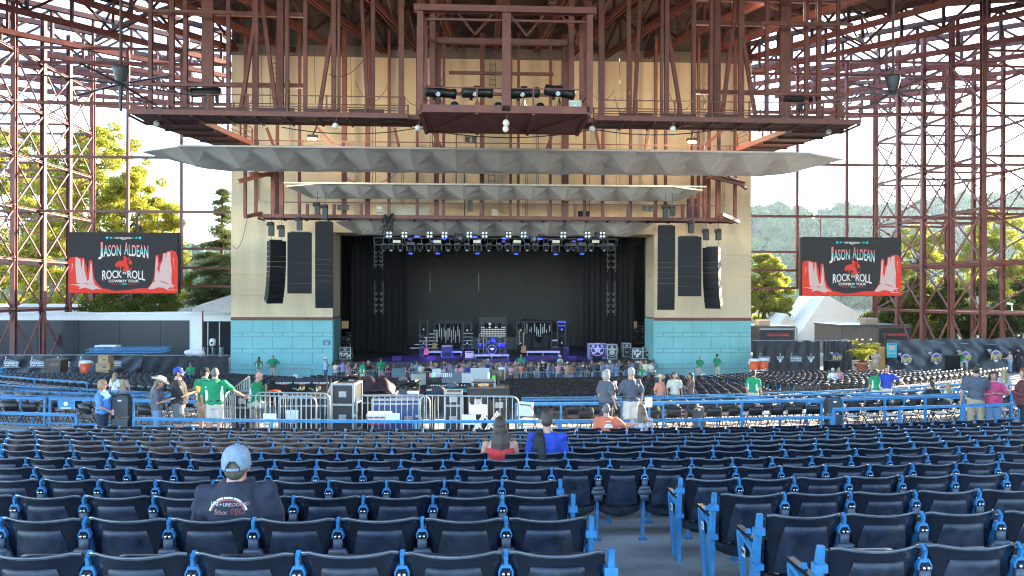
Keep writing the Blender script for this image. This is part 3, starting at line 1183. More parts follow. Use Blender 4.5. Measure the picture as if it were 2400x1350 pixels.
# lower catwalk over the stage opening
ZK = zat(514, 53)
lc = thing('lower_catwalk', 'lowest brown catwalk with single rail directly above the stage opening reflector', 'catwalk', (0, 53, ZK))
deck_slab(lc, P(606, 514, 53).x, P(1726, 514, 53).x, 52.9, 54.4, ZK)
member('rail', (P(640, 478, 53).x, 52.9, zat(478, 53)), (P(1690, 478, 53).x, 52.9, zat(478, 53)), .06, lc, STEEL)
for px in (640, 660, 720, 783, 847, 912, 978, 1039, 1128, 1196, 1286, 1348, 1412, 1472, 1535, 1600, 1652, 1682):
	top = 478 if px not in (640, 660, 1652, 1682) else 402
	p, q_ = P(px, 514, 52.9), P(px, top, 52.9)
	member('rail_post', (p.x, 52.9, ZK), (p.x, 52.9, q_.z), .2 if top == 478 else .28, lc, STEEL)
for s, pts_ in ((-1, [(575, 508), (612, 500)]), (1, [(1690, 502), (1730, 520)])):
	a, b = P(*pts_[0], 51.5), P(*pts_[1], 53)
	member('outrigger', a, b, .3, lc, STEEL, .24)
for px0, px1, y0, y1 in ((560, 650, 425, 402), (1660, 1745, 412, 432)):
	member('outrigger', P(px0, y0, 51), P(px1, y1, 53), .34, lc, STEEL, .3, 'h')
	member('outrigger', P(px0 + 25, y0 - 18, 51.5), P(px1 + 5, y1 + 10, 53.5), .22, lc, STEEL)

# conduits and ladders on the cream wall
for px, y0, y1 in ((640, 130, 260), (1155, 145, 205), (1675, 150, 232), (1152, 405, 440)):
	a, b = P(px, y1, 56.8), P(px, y0, 56.8)
	t = thing('wall_ladder', 'thin brown ladder fixed to the cream wall, %s' % {640: 'left of the front catwalk hangers', 1155: 'above the follow spots', 1675: 'at the right near the sky', 1152: 'low between the two upper reflectors'}[px], 'ladder', (a.x, 56.8, a.z), 0, 'wall ladders')
	H = b.z - a.z
	for s in (-.22, .22):
		MB().bar((s, 0, 0), (s, 0, H), .04).build('rail', STEEL_D, t)
	for i in range(int(H / .38)):
		MB().bar((-.22, 0, .2 + i * .38), (.22, 0, .2 + i * .38), .035).build('rung', STEEL_D, t)
for i, (px, y0, y1, lab) in enumerate([(596, 400, 470, 'pale conduit loop on the left cream wall beside the lower catwalk'), (1690, 402, 500, 'pale conduit run on the right cream wall beside the lower catwalk'), (1168, 405, 500, 'bundle of pale conduits at the centre of the cream wall')]):
	a, b = P(px, y0, 56.9), P(px, y1, 56.9)
	m_ = MB()
	for k in range(3):
		m_.path([(k * .14, 0, a.z - b.z), (k * .14, 0, .2), (k * .14 + .12, -.02, .03), (k * .14 + .5, -.02, 0)], .03, 6)
	o = m_.build('wall_conduit', mat('pale_conduit', (.55, .47, .32), .6), None)
	o.location = (b.x, 56.93, b.z)
	tag(o, lab, 'conduit')

# swooping black cables under the catwalks
def cable(label, p0, p1, sag, r=.03, m=None):
	p0, p1 = Vector(p0), Vector(p1)
	pts_ = [p0.lerp(p1, i / 14) - Vector((0, 0, sag * 4 * (i / 14) * (1 - i / 14))) for i in range(15)]
	o = MB().path(pts_, r, 5).build('cable', m or BLACKM, None, True)
	return tag(o, label, 'cable')


cable('black cable sagging under the front catwalk, left part', P(660, 298, 41), P(980, 300, 41), .35)
cable('black cable sagging under the spotlight platform', P(980, 300, 41), P(1390, 303, 41), .5)
cable('black cable sagging under the front catwalk, right part', P(1390, 303, 41), P(1700, 300, 41), .35)
cable('thin cable drooping across the cream wall between the upper reflectors', P(800, 410, 55), P(930, 405, 55), .8, .02)
cable('thin grey cable hanging down the left cream wall edge', P(546, 575, 56.6), P(580, 508, 54), 1.0, .02)
cable('thin cable trailing from the top reflector to the left tower', P(353, 344, 44.2), P(480, 318, 46), .1, .015)

rg = random.Random(77)
for i, w_ in enumerate(('at the far left end', 'left of the flood lamp', 'near the left platform post', 'behind the first follow spots', 'behind the last follow spots', 'near the right platform post', 'right of the right flood lamp', 'at the far right end')):
	px0 = 590 + i * 150 + rg.uniform(-30, 30)
	py0 = rg.uniform(150, 250)
	Yc_ = rg.choice([41, 42.5, 45, 50])
	a = P(px0, py0, Yc_)
	b_ = P(px0 + rg.uniform(-120, 120), py0 + rg.uniform(-40, 60), Yc_ + rg.uniform(-.5, .5))
	cable('black cable slung among the brown catwalk hangers ' + w_, a, b_, rg.uniform(.3, 1.4), .018)
for i in range(6):
	px0 = (610, 735, 820, 1450, 1545, 1660)[i]
	a, b_ = P(px0, 60 + 10 * i, 45), P(px0 + 6, 300, 45)
	cable('thin line hanging straight down past the front catwalk, %s from the left' % ordinal(i + 1), a, b_, .05, .014)
# ------------------------------------------------------------------ seats
def back_y(x, z, w):
	"""rear face of the moulded shell: hollow towards the sitter, leaning back at the top"""
	u = x / (w / 2)
	return -.055 + .075 * u * u - .16 * max(0, z - .40) + .02 * (z < .40)


def seat_back_mesh(w, detail=True):
	b = MB()
	nx = 12 if detail else 6
	zs = ([.36, .40, .50, .62, .725, .765, .788, .80, .81, .80, .785] if detail else [.38, .58, .775, .80, .81, .80])
	offs = ([0, 0, 0, 0, 0, 0, -.004, -.016, -.008, .004, .014] if detail else [0, 0, 0, -.015, -.004, .012])
	def topdrop(u):
		return -.016 * (1 - u * u) - .016 * max(0, abs(u) - .86) / .14
	vs = []
	hw = w / 2 - .018
	for x in [hw * (2 * i / nx - 1) for i in range(nx + 1)]:
		u = x / hw
		col = []
		for z, o in zip(zs, offs):
			zz = z + topdrop(u) * (z - .36) / .45
			taper = 1 - .06 * (z < .735) - .12 * max(0, (.66 - z)) / .26
			col.append((x * taper, back_y(x, z, w) + o, zz))
		col.append((x * .98, back_y(x, .70, w) + .022, .70))
		col.append((x * .93, back_y(x, .40, w) + .022, .37))
		vs += col
	m = len(zs) + 2
	fs = []
	for i in range(nx):
		for k in range(m):
			fs.append((i * m + k, (i + 1) * m + k, (i + 1) * m + (k + 1) % m, i * m + (k + 1) % m))
	fs += [tuple(range(m)), tuple(nx * m + k for k in range(m))[::-1]]
	b.add(vs, fs)
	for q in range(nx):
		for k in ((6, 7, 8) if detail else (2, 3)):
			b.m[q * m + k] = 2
	if detail:       # raised trapezoid panel with a ledge along its top
		rows = [(.722, .130, .000), (.714, .138, -.016), (.66, .15, -.010), (.54, .17, -.010), (.40, .185, -.010)]
		vs, fs = [], []
		N = 8
		for z, hw2, o in rows:
			for i in range(N + 1):
				x = hw2 * (2 * i / N - 1)
				edge = .009 if i in (0, N) else 0
				vs.append((x, back_y(x, z, w) + o + edge, z))
		for j in range(len(rows) - 1):
			for i in range(N):
				fs.append((j * (N + 1) + i, j * (N + 1) + i + 1, (j + 1) * (N + 1) + i + 1, (j + 1) * (N + 1) + i))
		b.add(vs, fs, 1)
	return b


def pan_mesh(w):
	b = MB()
	hw = w / 2 - .03
	N = 8
	vs = []
	rows = [(.42, .02, .30), (.40, .055, .30), (.47, .10, .36), (.70, .14, .70), (.70, .165, .70), (.36, .10, .28)]
	for i in range(N + 1):
		u = 2 * i / N - 1
		sag = -.05 * (1 - u * u)
		vs += [(hw * u, .055, .40 + sag), (hw * u, .02, .335 + sag), (hw * u, .06, .30 + sag * 1.3), (hw * u, .13, .36 + sag), (hw * u * .92, .17, .70), (hw * u * .92, .13, .70)]
	m = 6
	fs = []
	for i in range(N):
		for k in range(m):
			fs.append((i * m + k, (i + 1) * m + k, (i + 1) * m + (k + 1) % m, i * m + (k + 1) % m))
	fs += [tuple(range(m)), tuple(N * m + k for k in range(m))[::-1]]
	return b.add(vs, fs)


def bracket_mesh(lo=False):
	b = MB()
	ylean = -.075
	# post leaning back, forked top, six-sided head
	b.bar((0, ylean + .008, .70), (0, ylean - .012, .790), .021, .022)
	b.bar((0, ylean - .012, .786), (0, ylean + .02, .810), .026, .018)
	hexo = [(-.043, .684), (.043, .684), (.046, .705), (.028, .742), (-.028, .742), (-.046, .705)]
	b.prism(hexo, -.088, -.055)
	return b


STD_ME = (MB().bar((0, .02, .0), (0, -.015, .62), .032, .045).bar((0, -.015, .60), (0, -.06, .70), .03, .03).bar((0, .04, 0), (0, -.04, .0), .09, .012)
		  .bar((0, -.02, .34), (0, .10, .40), .03, .05)).mesh('standard', SEATBLUE)
HEAD_IN = MB().prism([(-.033, .680), (.033, .680), (.034, .706), (.022, .726), (-.022, .726), (-.034, .706)], -.0925, -.086).mesh('bracket_face', NAVY)
BOLT_ME = MB().lathe([(.011, 0), (.011, .008), (.007, .014)], (0, 0, 0), 8, axis=(0, -1, 0)).mesh('bolt', CHROME, True)
CUP = MB()
CUP.box((0, -.08, .645), (.058, .03, .075)).box((0, -.09, .602), (.105, .05, .03))
CUP.prism([(-.055, .605), (.055, .605), (.075, .555), (.075, .535), (-.075, .535), (-.075, .555)], -.10, -.05)
CUP.prism([(-.05, .535), (.05, .535), (.04, .46), (-.04, .46)], -.085, -.04)
CUP_ME = CUP.mesh('cup_holder', CUPGREY, True)
BR_HI = bracket_mesh().mesh('bracket', SEATBLUE)
WSTD = .53
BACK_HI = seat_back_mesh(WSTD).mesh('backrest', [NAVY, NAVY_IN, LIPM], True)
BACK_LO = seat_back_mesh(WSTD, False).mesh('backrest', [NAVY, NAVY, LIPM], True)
PAN_ME = pan_mesh(WSTD).mesh('seat_pan', NAVY_IN, True)

# aisle end: blue side plate with armrest and row plate
END = MB()
END.prism([(-.03, 0), (.05, 0), (.10, .10), (.06, .50), (.13, .60), (.135, .64), (.04, .52), (-.05, .80), (-.085, .80), (-.04, .5), (-.02, .1)], -.016, .016, f=lambda v: (v[1], v[0], v[2]))
END.bar((0, .0, .52), (0, .30, .58), .04, .03).bar((0, .30, .57), (0, .14, .0), .04, .025)
END.box((.0, -.05, .68), (.07, .05, .045)).box((.0, -.03, .44), (.07, .05, .04))
END_ME = END.mesh('end_standard', SEATBLUE)
ARM_ME = MB().box((0, .16, .60), (.045, .3, .022)).mesh('armrest', NAVY)
PLATE_ME = MB().box((0, 0, 0), (.004, .055, .06)).mesh('row_plate', mat('plate_cream', (.7, .68, .6), .5, 0, .05))

SP = [239, 193.9, 161, 133.5, 109.5, 97.5, 88.3, 84, 80.5, 70, 68, 62, 60]
PH = [1185, 1191.7, 1179, 1180, 1401, 1332, 1324, 1340.7, 1368, 1052.7, 1083, 1037, 1052]
GRP = 'navy seats of the upper section'
n_seats = 0
rest = MB()


def add_end(t, x, letters=None, sgn=1):
	e = obj('end_standard', END_ME, t, (x, 0, 0))
	obj('armrest', ARM_ME, t, (x, 0, 0))
	if letters:
		p = obj('row_plate', PLATE_ME, t, (x - .024 * sgn, .16, .47))
		me = text_mesh(letters, .05, .002, BLACKM, .7)
		o = obj('lettering', me, p)
		o.rotation_euler = (0, 0, -pi / 2)
		o.location = (-.004, 0, 0)


OCC = {}          # seat occupied marks not needed for shells


def make_seat(lab, x, y, z, ang, w, hi, jit):
	t = thing('stadium_seat', lab, 'seat', (x, y, z), ang, GRP)
	sc = w / WSTD
	obj('backrest', BACK_HI if hi else BACK_LO, t, (0, 0, jit * .004), (jit * .022, random.uniform(-.006, .006), random.uniform(-.02, .02)), (sc, 1, 1))
	br = obj('bracket', BR_HI, t, (-w / 2, .02, -.022), None, (.88, 1, 1))
	if hi:
		obj('seat_pan', PAN_ME, t, None, (-jit * .03, 0, 0), (sc, 1, 1))
		obj('bracket_face', HEAD_IN, br)
		obj('bolt', BOLT_ME, br, (-.015, -.0925, .698))
		obj('bolt', BOLT_ME, br, (.015, -.0925, .698))
		obj('cup_holder', CUP_ME, t, (-w / 2, .02, -.022))
		obj('standard', STD_ME, t, (-w / 2, .02, 0))
	return t


for k in range(1, 14):
	D = 3.87 + (k - 1)
	Rr = CCY - D
	w = SP[k - 1] * D / FPX
	top = 1.311 + .1296 * (k - 1)
	z = 6.4 - top - .805
	tilt = 0
	xs = []
	if k <= 4:
		xl = {1: -.60, 2: -.55, 3: -.54, 4: -.53}[k]
		n = int((D * .80 + 1.5) / w) + 2
		xs += [(xl - w * (i + .5), i + 1, 'left') for i in range(n)]
		n = int((D * .66) / w) + 2
		xs += [({1: .55, 2: .61, 3: .63, 4: .635}[k] + w * (i + .5), i + 1, 'right') for i in range(n)]
		xs = [q for q in xs if -1.28 - D * .78 < q[0] < -1.28 + D * .82]
	else:
		x0 = P(PH[k - 1], 690, D).x
		i0 = int((x0 + 1.28 + .76 * D) / w)
		lst = [x0 - w * (i0 - i) + w / 2 for i in range(200)]
		lst = [x for x in lst if -1.28 - .745 * D < x < -1.28 + .80 * D]
		if k >= 11:
			lst = [x for x in lst if x > {11: -11.3, 12: -10.6, 13: -9.9}[k]]
		xs = [(x, i + 1, 'row') for i, x in enumerate(lst)]
	for x, i, sd in xs:
		ang = math.asin(x / Rr)
		y = CCY - Rr * math.cos(ang)
		jit = random.uniform(-1, 1)
		if sd == 'row':
			lab = 'navy seat with blue bracket, %s from the left in the %s row from the bottom' % (ordinal(i), ordinal(k))
		else:
			lab = 'navy seat, %s %s of the concrete aisle in the %s row from the bottom' % (ordinal(i), sd, ordinal(k))
		if n_seats < 300:
			t = make_seat(lab, x, y, z, ang, w, k <= 7, jit)
			n_seats += 1
			if sd == 'left' and i == 1:
				add_end(t, w / 2 + .012)
			if sd == 'right' and i == 1:
				add_end(t, -w / 2 - .03, {1: 'NN', 2: 'MM', 3: 'LL', 4: 'KK'}[k])
				br = [c for c in t.children if c.name.startswith(('bracket', 'cup_holder', 'standard'))]
				for c in br:
					for g in list(c.children):
						bpy.data.objects.remove(g)
					bpy.data.objects.remove(c)
		else:
			M = Matrix.Translation((x, y, z)) @ Matrix.Rotation(ang, 4, 'Z')
			for me, mi, off in ((BACK_LO, 0, 0), (BR_HI, 1, -w / 2)):
				rest.add([M @ (v.co + Vector((off, 0, -.022 * mi))) for v in me.vertices], [tuple(p.vertices) for p in me.polygons], mi)
if rest.v:
	o = stuff(rest.build('stadium_seats', [NAVY, SEATBLUE], None, True))
	o['label'] = 'remaining navy seats in the farthest rows just before the blue rail'
	o['group'] = GRP

# ------------------------------------------------------------------ orchestra seats
def orch_mesh():
	b = MB()
	w = .5
	vs = []
	for x in (-.24, -.12, 0, .12, .24):
		u = x / .24
		yb = -.05 + .05 * u * u
		zt = .80 - .012 * (1 - u * u) - .03 * (abs(u) > .9)
		vs += [(x, yb + .02, .40), (x, yb - .05, zt - .03), (x, yb - .075, zt - .012), (x, yb - .06, zt), (x, yb - .02, zt - .01), (x, yb + .05, .40)]
	m = 6
	fs = []
	for i in range(4):
		for k in range(m):
			fs.append((i * m + k, (i + 1) * m + k, (i + 1) * m + (k + 1) % m, i * m + (k + 1) % m))
	fs += [tuple(range(m)), tuple(4 * m + k for k in range(m))[::-1]]
	b.add(vs, fs)
	b.box((0, .18, .42), (.46, .40, .05), 0, (R(-6), 0, 0))
	b.bar((-.245, 0, 0), (-.245, -.04, .74), .03, .05, 1)
	return b


ORB = orch_mesh()
ORCH = ORB.mesh('orchestra_seat', [mat('charcoal_seat', (.042, .037, .035), .26, 0, .3, 6), SEATBLUE], False)
seat_list = []
for j in range(22):                      # centre block
	Rr = 54.0 - j * .95
	half = 11.6 if j < 3 else 12.6
	n = int(2 * half / .52)
	for i in range(n):
		x = -half + .52 * (i + .5) + (.26 if j % 2 else 0)
		a = math.asin(x / Rr)
		x, y = polar(Rr, a)
		if y < 29.5 and x < .8:          # mixing area stands here
			continue
		seat_list.append((x, y, a, 'centre', j + 1))
for s, nm in ((-1, 'left'), (1, 'right')):
	for j in range(13):
		Rr = 48.9 - j * .98
		a0, a1 = R(17.2), R(37.2 - j * .35)
		n = int((a1 - a0) * Rr / .53)
		for i in range(n):
			a = s * (a0 + (i + .5) * .53 / Rr)
			x, y = polar(Rr, a)
			if y > 50.5 or (abs(x) < 13.2):
				continue
			seat_list.append((x, y, a, nm, j + 1))
seat_list.sort(key=lambda q: q[1])
ch_rest = MB()
cnt = {}
for n, (x, y, a, nm, j) in enumerate(seat_list):
	z = floor_z(x, y)
	if n < 290:
		key = (nm, j)
		cnt[key] = cnt.get(key, 0) + 1
		o = obj('orchestra_seat', ORCH, None, (x, y, z), (0, 0, a))
		tag(o, 'charcoal orchestra seat, number %d built outward in %s row of the %s block' % (cnt[key], ordinal(j), nm) if False else
			'charcoal orchestra seat, %s place in the %s row of the %s orchestra block' % (ordinal(cnt[key]), ordinal(j), nm), 'seat', 'charcoal seats of the orchestra blocks')
	else:
		M = Matrix.Translation((x, y, z)) @ Matrix.Rotation(a + random.uniform(-.02, .02), 4, 'Z')
		ch_rest.add([M @ Vector(v) for v in ORB.v], ORB.f, 0)
		ch_rest.m[-6:] = [1] * 6
o = stuff(ch_rest.build('orchestra_seats', [MATS['charcoal_seat'], SEATBLUE], None))
o['label'] = 'hundreds of charcoal orchestra seats in curved rows toward the stage'
o['group'] = 'charcoal seats of the orchestra blocks'

# ------------------------------------------------------------------ folding chairs
FCB = MB()
for s in (-1, 1):
	FCB.path([(s * .2, .22, 0), (s * .215, -.02, .42), (s * .2, -.16, .80)], .012, 5)
	FCB.path([(s * .19, -.24, 0), (s * .2, .0, .36), (s * .2, .16, .45)], .012, 5)
FCB.path([(-.2, -.16, .80), (-.15, -.175, .845), (.15, -.175, .845), (.2, -.16, .80)], .012, 5)
FCB.bar((-.19, -.2, .12), (.19, -.2, .12), .015).bar((-.2, .2, .06), (.2, .2, .06), .015)
FC_FRAME = FCB.mesh('frame', BLACKM, True)
_b = MB()
_N = 6
_vs = []
for z, o in ((.56, 0), (.82, -.09)):
	for i in range(_N + 1):
		u = 2 * i / _N - 1
		for t in (0, .02):
			_vs.append((.195 * u, -.10 + o - .03 * (1 - u * u) - t + .01, z))
_fs = []
for i in range(_N):
	a, b2 = 2 * i, 2 * (_N + 1) + 2 * i
	_fs += [(a, a + 2, b2 + 2, b2), (a + 1, b2 + 1, b2 + 3, a + 3), (b2, b2 + 2, b2 + 3, b2 + 1), (a, a + 1, a + 3, a + 2)]
FC_BACK = _b.add(_vs, _fs).mesh('backrest', mat('chair_black', (.016, .016, .018), .4, 0, .2, 8), True)
FC_SEAT = MB().box((0, .02, .44), (.40, .40, .025), 0, (R(3), 0, 0)).mesh('seat', mat('chair_seat_grey', (.30, .30, .31), .35, 0, .1, 5))
FC_SEATB = MB().box((0, .02, .44), (.40, .40, .025), 0, (R(3), 0, 0)).mesh('seat', MATS['chair_black'])
LOW = MB().box((0, -.14, .70), (.40, .03, .26), 0, (R(-16), 0, 0)).mesh('backrest', MATS['chair_black'])


def folding_chair(lab, x, y, z, a, group, light_seat, hi=True):
	t = thing('folding_chair', lab, 'folding chair', (x, y, z), a, group)
	obj('frame', FC_FRAME, t)
	obj('backrest', FC_BACK, t)
	obj('seat', FC_SEAT if light_seat else FC_SEATB, t)
	return t


for s, nm in ((-1, 'left'), (1, 'right')):
	i = 0
	a = R(17.6)
	while True:
		a += .56 / 50
		x, y = polar(50.0, s * a)
		if y > 43.6 or i > 40:
			break
		i += 1
		folding_chair('black folding chair with pale seat, %s in the front row of the %s block' % (ordinal(i), nm), x, y, floor_z(x, y), s * a + random.uniform(-.06, .06), 'folding chairs along the block fronts', True)
nb = 0
for tier, Rr in enumerate((62.6, 60.3, 58.0, 55.7)):
	a = -R(21.5 - tier * .3)
	i = 0
	while a < R(21.5):
		a += .60 / Rr * random.uniform(.96, 1.08)
		x, y = polar(Rr, a)
		if -10.2 < x < 1.2 and y < 28.5:
			continue
		if abs(x + 1.28) > y * .78:
			continue
		i += 1
		if random.random() < .06:
			continue
		nb += 1
		folding_chair('black folding chair in the boxes, %s from the left on %s tier behind blue rail' % (ordinal(i), ordinal(tier + 1)), x, y, floor_z(x, y), a + random.uniform(-.25, .25), 'folding chairs in the boxes', False)
print('box chairs', nb, 'orch', len(seat_list), 'upper', n_seats)

# ------------------------------------------------------------------ blue rails
def rail_run(label, Rr, a0, a1, h, pitch=2.4, mid=None, sec=.055, base=None):
	a0, a1 = R(a0), R(a1)
	xm, ym = polar(Rr, (a0 + a1) / 2)
	t = thing('blue_railing', label, 'railing', (xm, ym, floor_z(xm, ym)), 0, 'blue railings of the seating bowl')
	n = max(1, round((a1 - a0) * Rr / pitch))

	def q(a, dz):
		x, y = polar(Rr, a)
		return Vector((x, y, (floor_z(x, y) if base is None else base) + dz))
	for i in range(n + 1):
		a = a0 + (a1 - a0) * i / n
		member('post', q(a, 0), q(a, h), sec, t, SEATBLUE)
		if i < n:
			b_ = a0 + (a1 - a0) * (i + 1) / n
			member('rail', q(a, h - .03), q(b_, h - .03), sec * 1.15, t, SEATBLUE)
			if mid:
				member('rail', q(a, mid), q(b_, mid), sec * .8, t, SEATBLUE)
	return t


def ang_at(px, Rr):
	"""bearing on a ring of radius Rr where a pixel column meets it"""
	d = ray(px, 690)
	# EYE + t d on the circle
	ox, oy = EYE.x, EYE.y - CCY
	A = d.x ** 2 + d.y ** 2
	B = 2 * (ox * d.x + oy * d.y)
	C = ox * ox + oy * oy - Rr * Rr
	t = (-B - math.sqrt(max(0, B * B - 4 * A * C))) / (2 * A)
	x, y = ox + t * d.x, oy + t * d.y
	return math.degrees(math.atan2(x, -y))


def rr_px(label, Rr, px0, px1, h, **k):
	return rail_run(label, Rr, ang_at(px0, Rr), ang_at(px1, Rr), h, **k)


rr_px('long blue rail in front of the last navy seat row, centre part', 66.45, 315, 1950, .80, pitch=3.2)
rr_px('blue rail section at the left, before the lone armrest seats', 66.45, -120, 180, .86, pitch=2.4, mid=.42)
rr_px('blue rail section at the right photo edge behind standing staff', 66.45, 1955, 2520, .98, pitch=1.6)
rr_px('blue guard rail with posts left of the woman in blue shirt', 63.3, -120, 105, 1.0, mid=.25, pitch=1.4)
rr_px('blue guard rail left of the mixing area behind cowboy hat woman', 63.3, 118, 520, 1.0, mid=.3, pitch=2.2)
rr_px('blue guard rail between mixing area and the two grey-shirted women', 63.3, 1210, 1420, 1.0, mid=.3, pitch=1.6)
rr_px('blue guard rail right of the two grey-shirted women', 63.3, 1522, 1945, 1.0, mid=.22, pitch=2.2)
rr_px('blue guard rail at the right between leaning chair and pink blouse woman', 63.3, 1975, 2260, 1.0, mid=.22, pitch=1.5)
rr_px('blue guard rail running to the right edge of the photo', 63.3, 2290, 2520, 1.0, mid=.22, pitch=1.5)
for i, Rr in enumerate((61.0, 57.6, 54.6)):
	rr_px('blue box rail, %s tier on the left side of mixing area' % ordinal(i + 2), Rr, -150, 520 - 12 * i, .93 - .02 * i, pitch=3, sec=.045)
	rr_px('blue box rail, %s tier right of mixing area' % ordinal(i + 2), Rr, 1225, 2550, .93 - .02 * i, pitch=3, sec=.045)
rr_px('low blue rail along the barricade before the stage crowd, centre', 33.4, 800, 1530, .55, pitch=3)
rr_px('short blue rail in the orchestra left beside covered console', 47.0, 690, 850, .8, pitch=2)
rr_px('blue rail along the left block of folding chairs', 51.2, -20, 205, .92, pitch=3)
# radial rails dividing the boxes
for i, a in enumerate((-19, -14.5, 3.4, 7.6, 11.8, 16, 20)):
	x0, y0 = polar(63.2, R(a))
	t = thing('blue_railing', 'blue dividing rail between boxes, %s from the left, running toward the stage' % ordinal(i + 1), 'railing', (x0, y0, floor_z(x0, y0)), 0, 'blue railings of the seating bowl')
	prev = None
	for r in (63.2, 61.0, 58.7, 56.4, 54.6):
		x, y = polar(r, R(a))
		c = Vector((x, y, floor_z(x, y)))
		member('post', c, c + Vector((0, 0, .93)), .055, t, SEATBLUE)
		if prev is not None:
			member('rail', prev + Vector((0, 0, .9)), c + Vector((0, 0, .9)), .055, t, SEATBLUE)
		prev = c
# blue accessible sign plates on two rails
for px, Y, lab, sx in ((155, 19.75, 'small blue rail sign with a white emblem at the left', .42), (1520, 19.6, 'small white notice on the blue rail by the blonde seated woman', .2)):
	p = P(px, 948 if px < 500 else 943, Y)
	t = thing('rail_sign', lab, 'sign', p)
	MB().box((0, 0, 0), (sx, .02, .26)).build('plate', SEATBLUE if px < 500 else WHITE, t)
	if px < 500:
		MB().lathe([(.055, -.004), (.055, .004)], (0, -.016, .02), 14, axis=(0, 1, 0)).build('emblem', WHITE, t)
		MB().box((0, -.014, -.09), (.26, .004, .025)).build('text_strip', WHITE, t)
# ------------------------------------------------------------------ video screens
SCRK = mat('screen_dark', (.016, .017, .019), .8, 0, 0, emit=(.055, .058, .062), es=.045, spec=.1)
SCRR = mat('screen_red', (.25, .02, .017), .8, 0, 0, emit=(.85, .085, .055), es=.05, spec=.1)
SCRP = mat('screen_pink', (.22, .17, .17), .8, 0, 0, emit=(.75, .58, .58), es=.05, spec=.1)
SCRC = mat('screen_cyan', (.02, .2, .22), .8, 0, 0, emit=(.03, .62, .68), es=.08, spec=.1)
SCRW = mat('screen_white', (.3, .3, .3), .8, 0, 0, emit=(.8, .8, .8), es=.06, spec=.1)


def poly(parent, name, pts, m, y, sx, sz):
	"""flat print: polygon given in screen fractions (0..1 right, 0..1 down)"""
	vs = [((u - .5) * sx, y, (.5 - v) * sz) for u, v in pts]
	return MB().add(vs, [tuple(range(len(vs)))]).build(name, m, parent)


def warp_text(s, w_, h_, y, cx, cz, mats, sx, sz, arch=0., flare=0., lead=1.0):
	"""condensed lettering, arched along the bottom; split into colour bands by height"""
	me = text_mesh(s, 1.0, .01, None, 1.0, bold=.012)
	n = len(me.vertices)
	co = np.empty(n * 3)
	me.vertices.foreach_get('co', co)
	co = co.reshape(-1, 3)
	x0, x1, z0, z1 = co[:, 0].min(), co[:, 0].max(), co[:, 2].min(), co[:, 2].max()
	u = (co[:, 0] - x0) / (x1 - x0) * 2 - 1
	v = (co[:, 2] - z0) / (z1 - z0)
	out = co.copy()
	out[:, 0] = cx + u * w_ / 2
	top, bot = h_ / 2, -h_ / 2 - arch * u * u
	out[:, 2] = cz + bot + (top - bot) * v
	out[:, 1] = y + np.sign(co[:, 1]) * .004
	me.vertices.foreach_set('co', out.ravel())
	for m in mats:
		me.materials.append(m)
	me.update()
	return me, cz, h_


def band_mat(name, z_edges, cols, strength=.075):
	"""print in colour bands by object height"""
	m = bpy.data.materials.new(name)
	m.use_nodes = True
	nt = m.node_tree
	b = nt.nodes['Principled BSDF']
	tc = nt.nodes.new('ShaderNodeTexCoord')
	sp = nt.nodes.new('ShaderNodeSeparateXYZ')
	nt.links.new(tc.outputs['Object'], sp.inputs[0])
	mr = nt.nodes.new('ShaderNodeMapRange')
	mr.inputs['From Min'].default_value, mr.inputs['From Max'].default_value = z_edges
	nt.links.new(sp.outputs['Z'], mr.inputs['Value'])
	cr = nt.nodes.new('ShaderNodeValToRGB')
	el = cr.color_ramp.elements
	el[0].position, el[0].color = cols[0][0], (*cols[0][1], 1)
	el[1].position, el[1].color = cols[-1][0], (*cols[-1][1], 1)
	for p_, c in cols[1:-1]:
		e = el.new(p_)
		e.color = (*c, 1)
	nt.links.new(mr.outputs[0], cr.inputs[0])
	b.inputs['Base Color'].default_value = (.1, .1, .1, 1)
	nt.links.new(cr.outputs[0], b.inputs['Emission Color'])
	b.inputs['Emission Strength'].default_value = strength
	return m


def star(n_=5, r=1., k=.45):
	return [(r * (1 if i % 2 == 0 else k) * math.sin(i * pi / n_), r * (1 if i % 2 == 0 else k) * math.cos(i * pi / n_)) for i in range(2 * n_)]


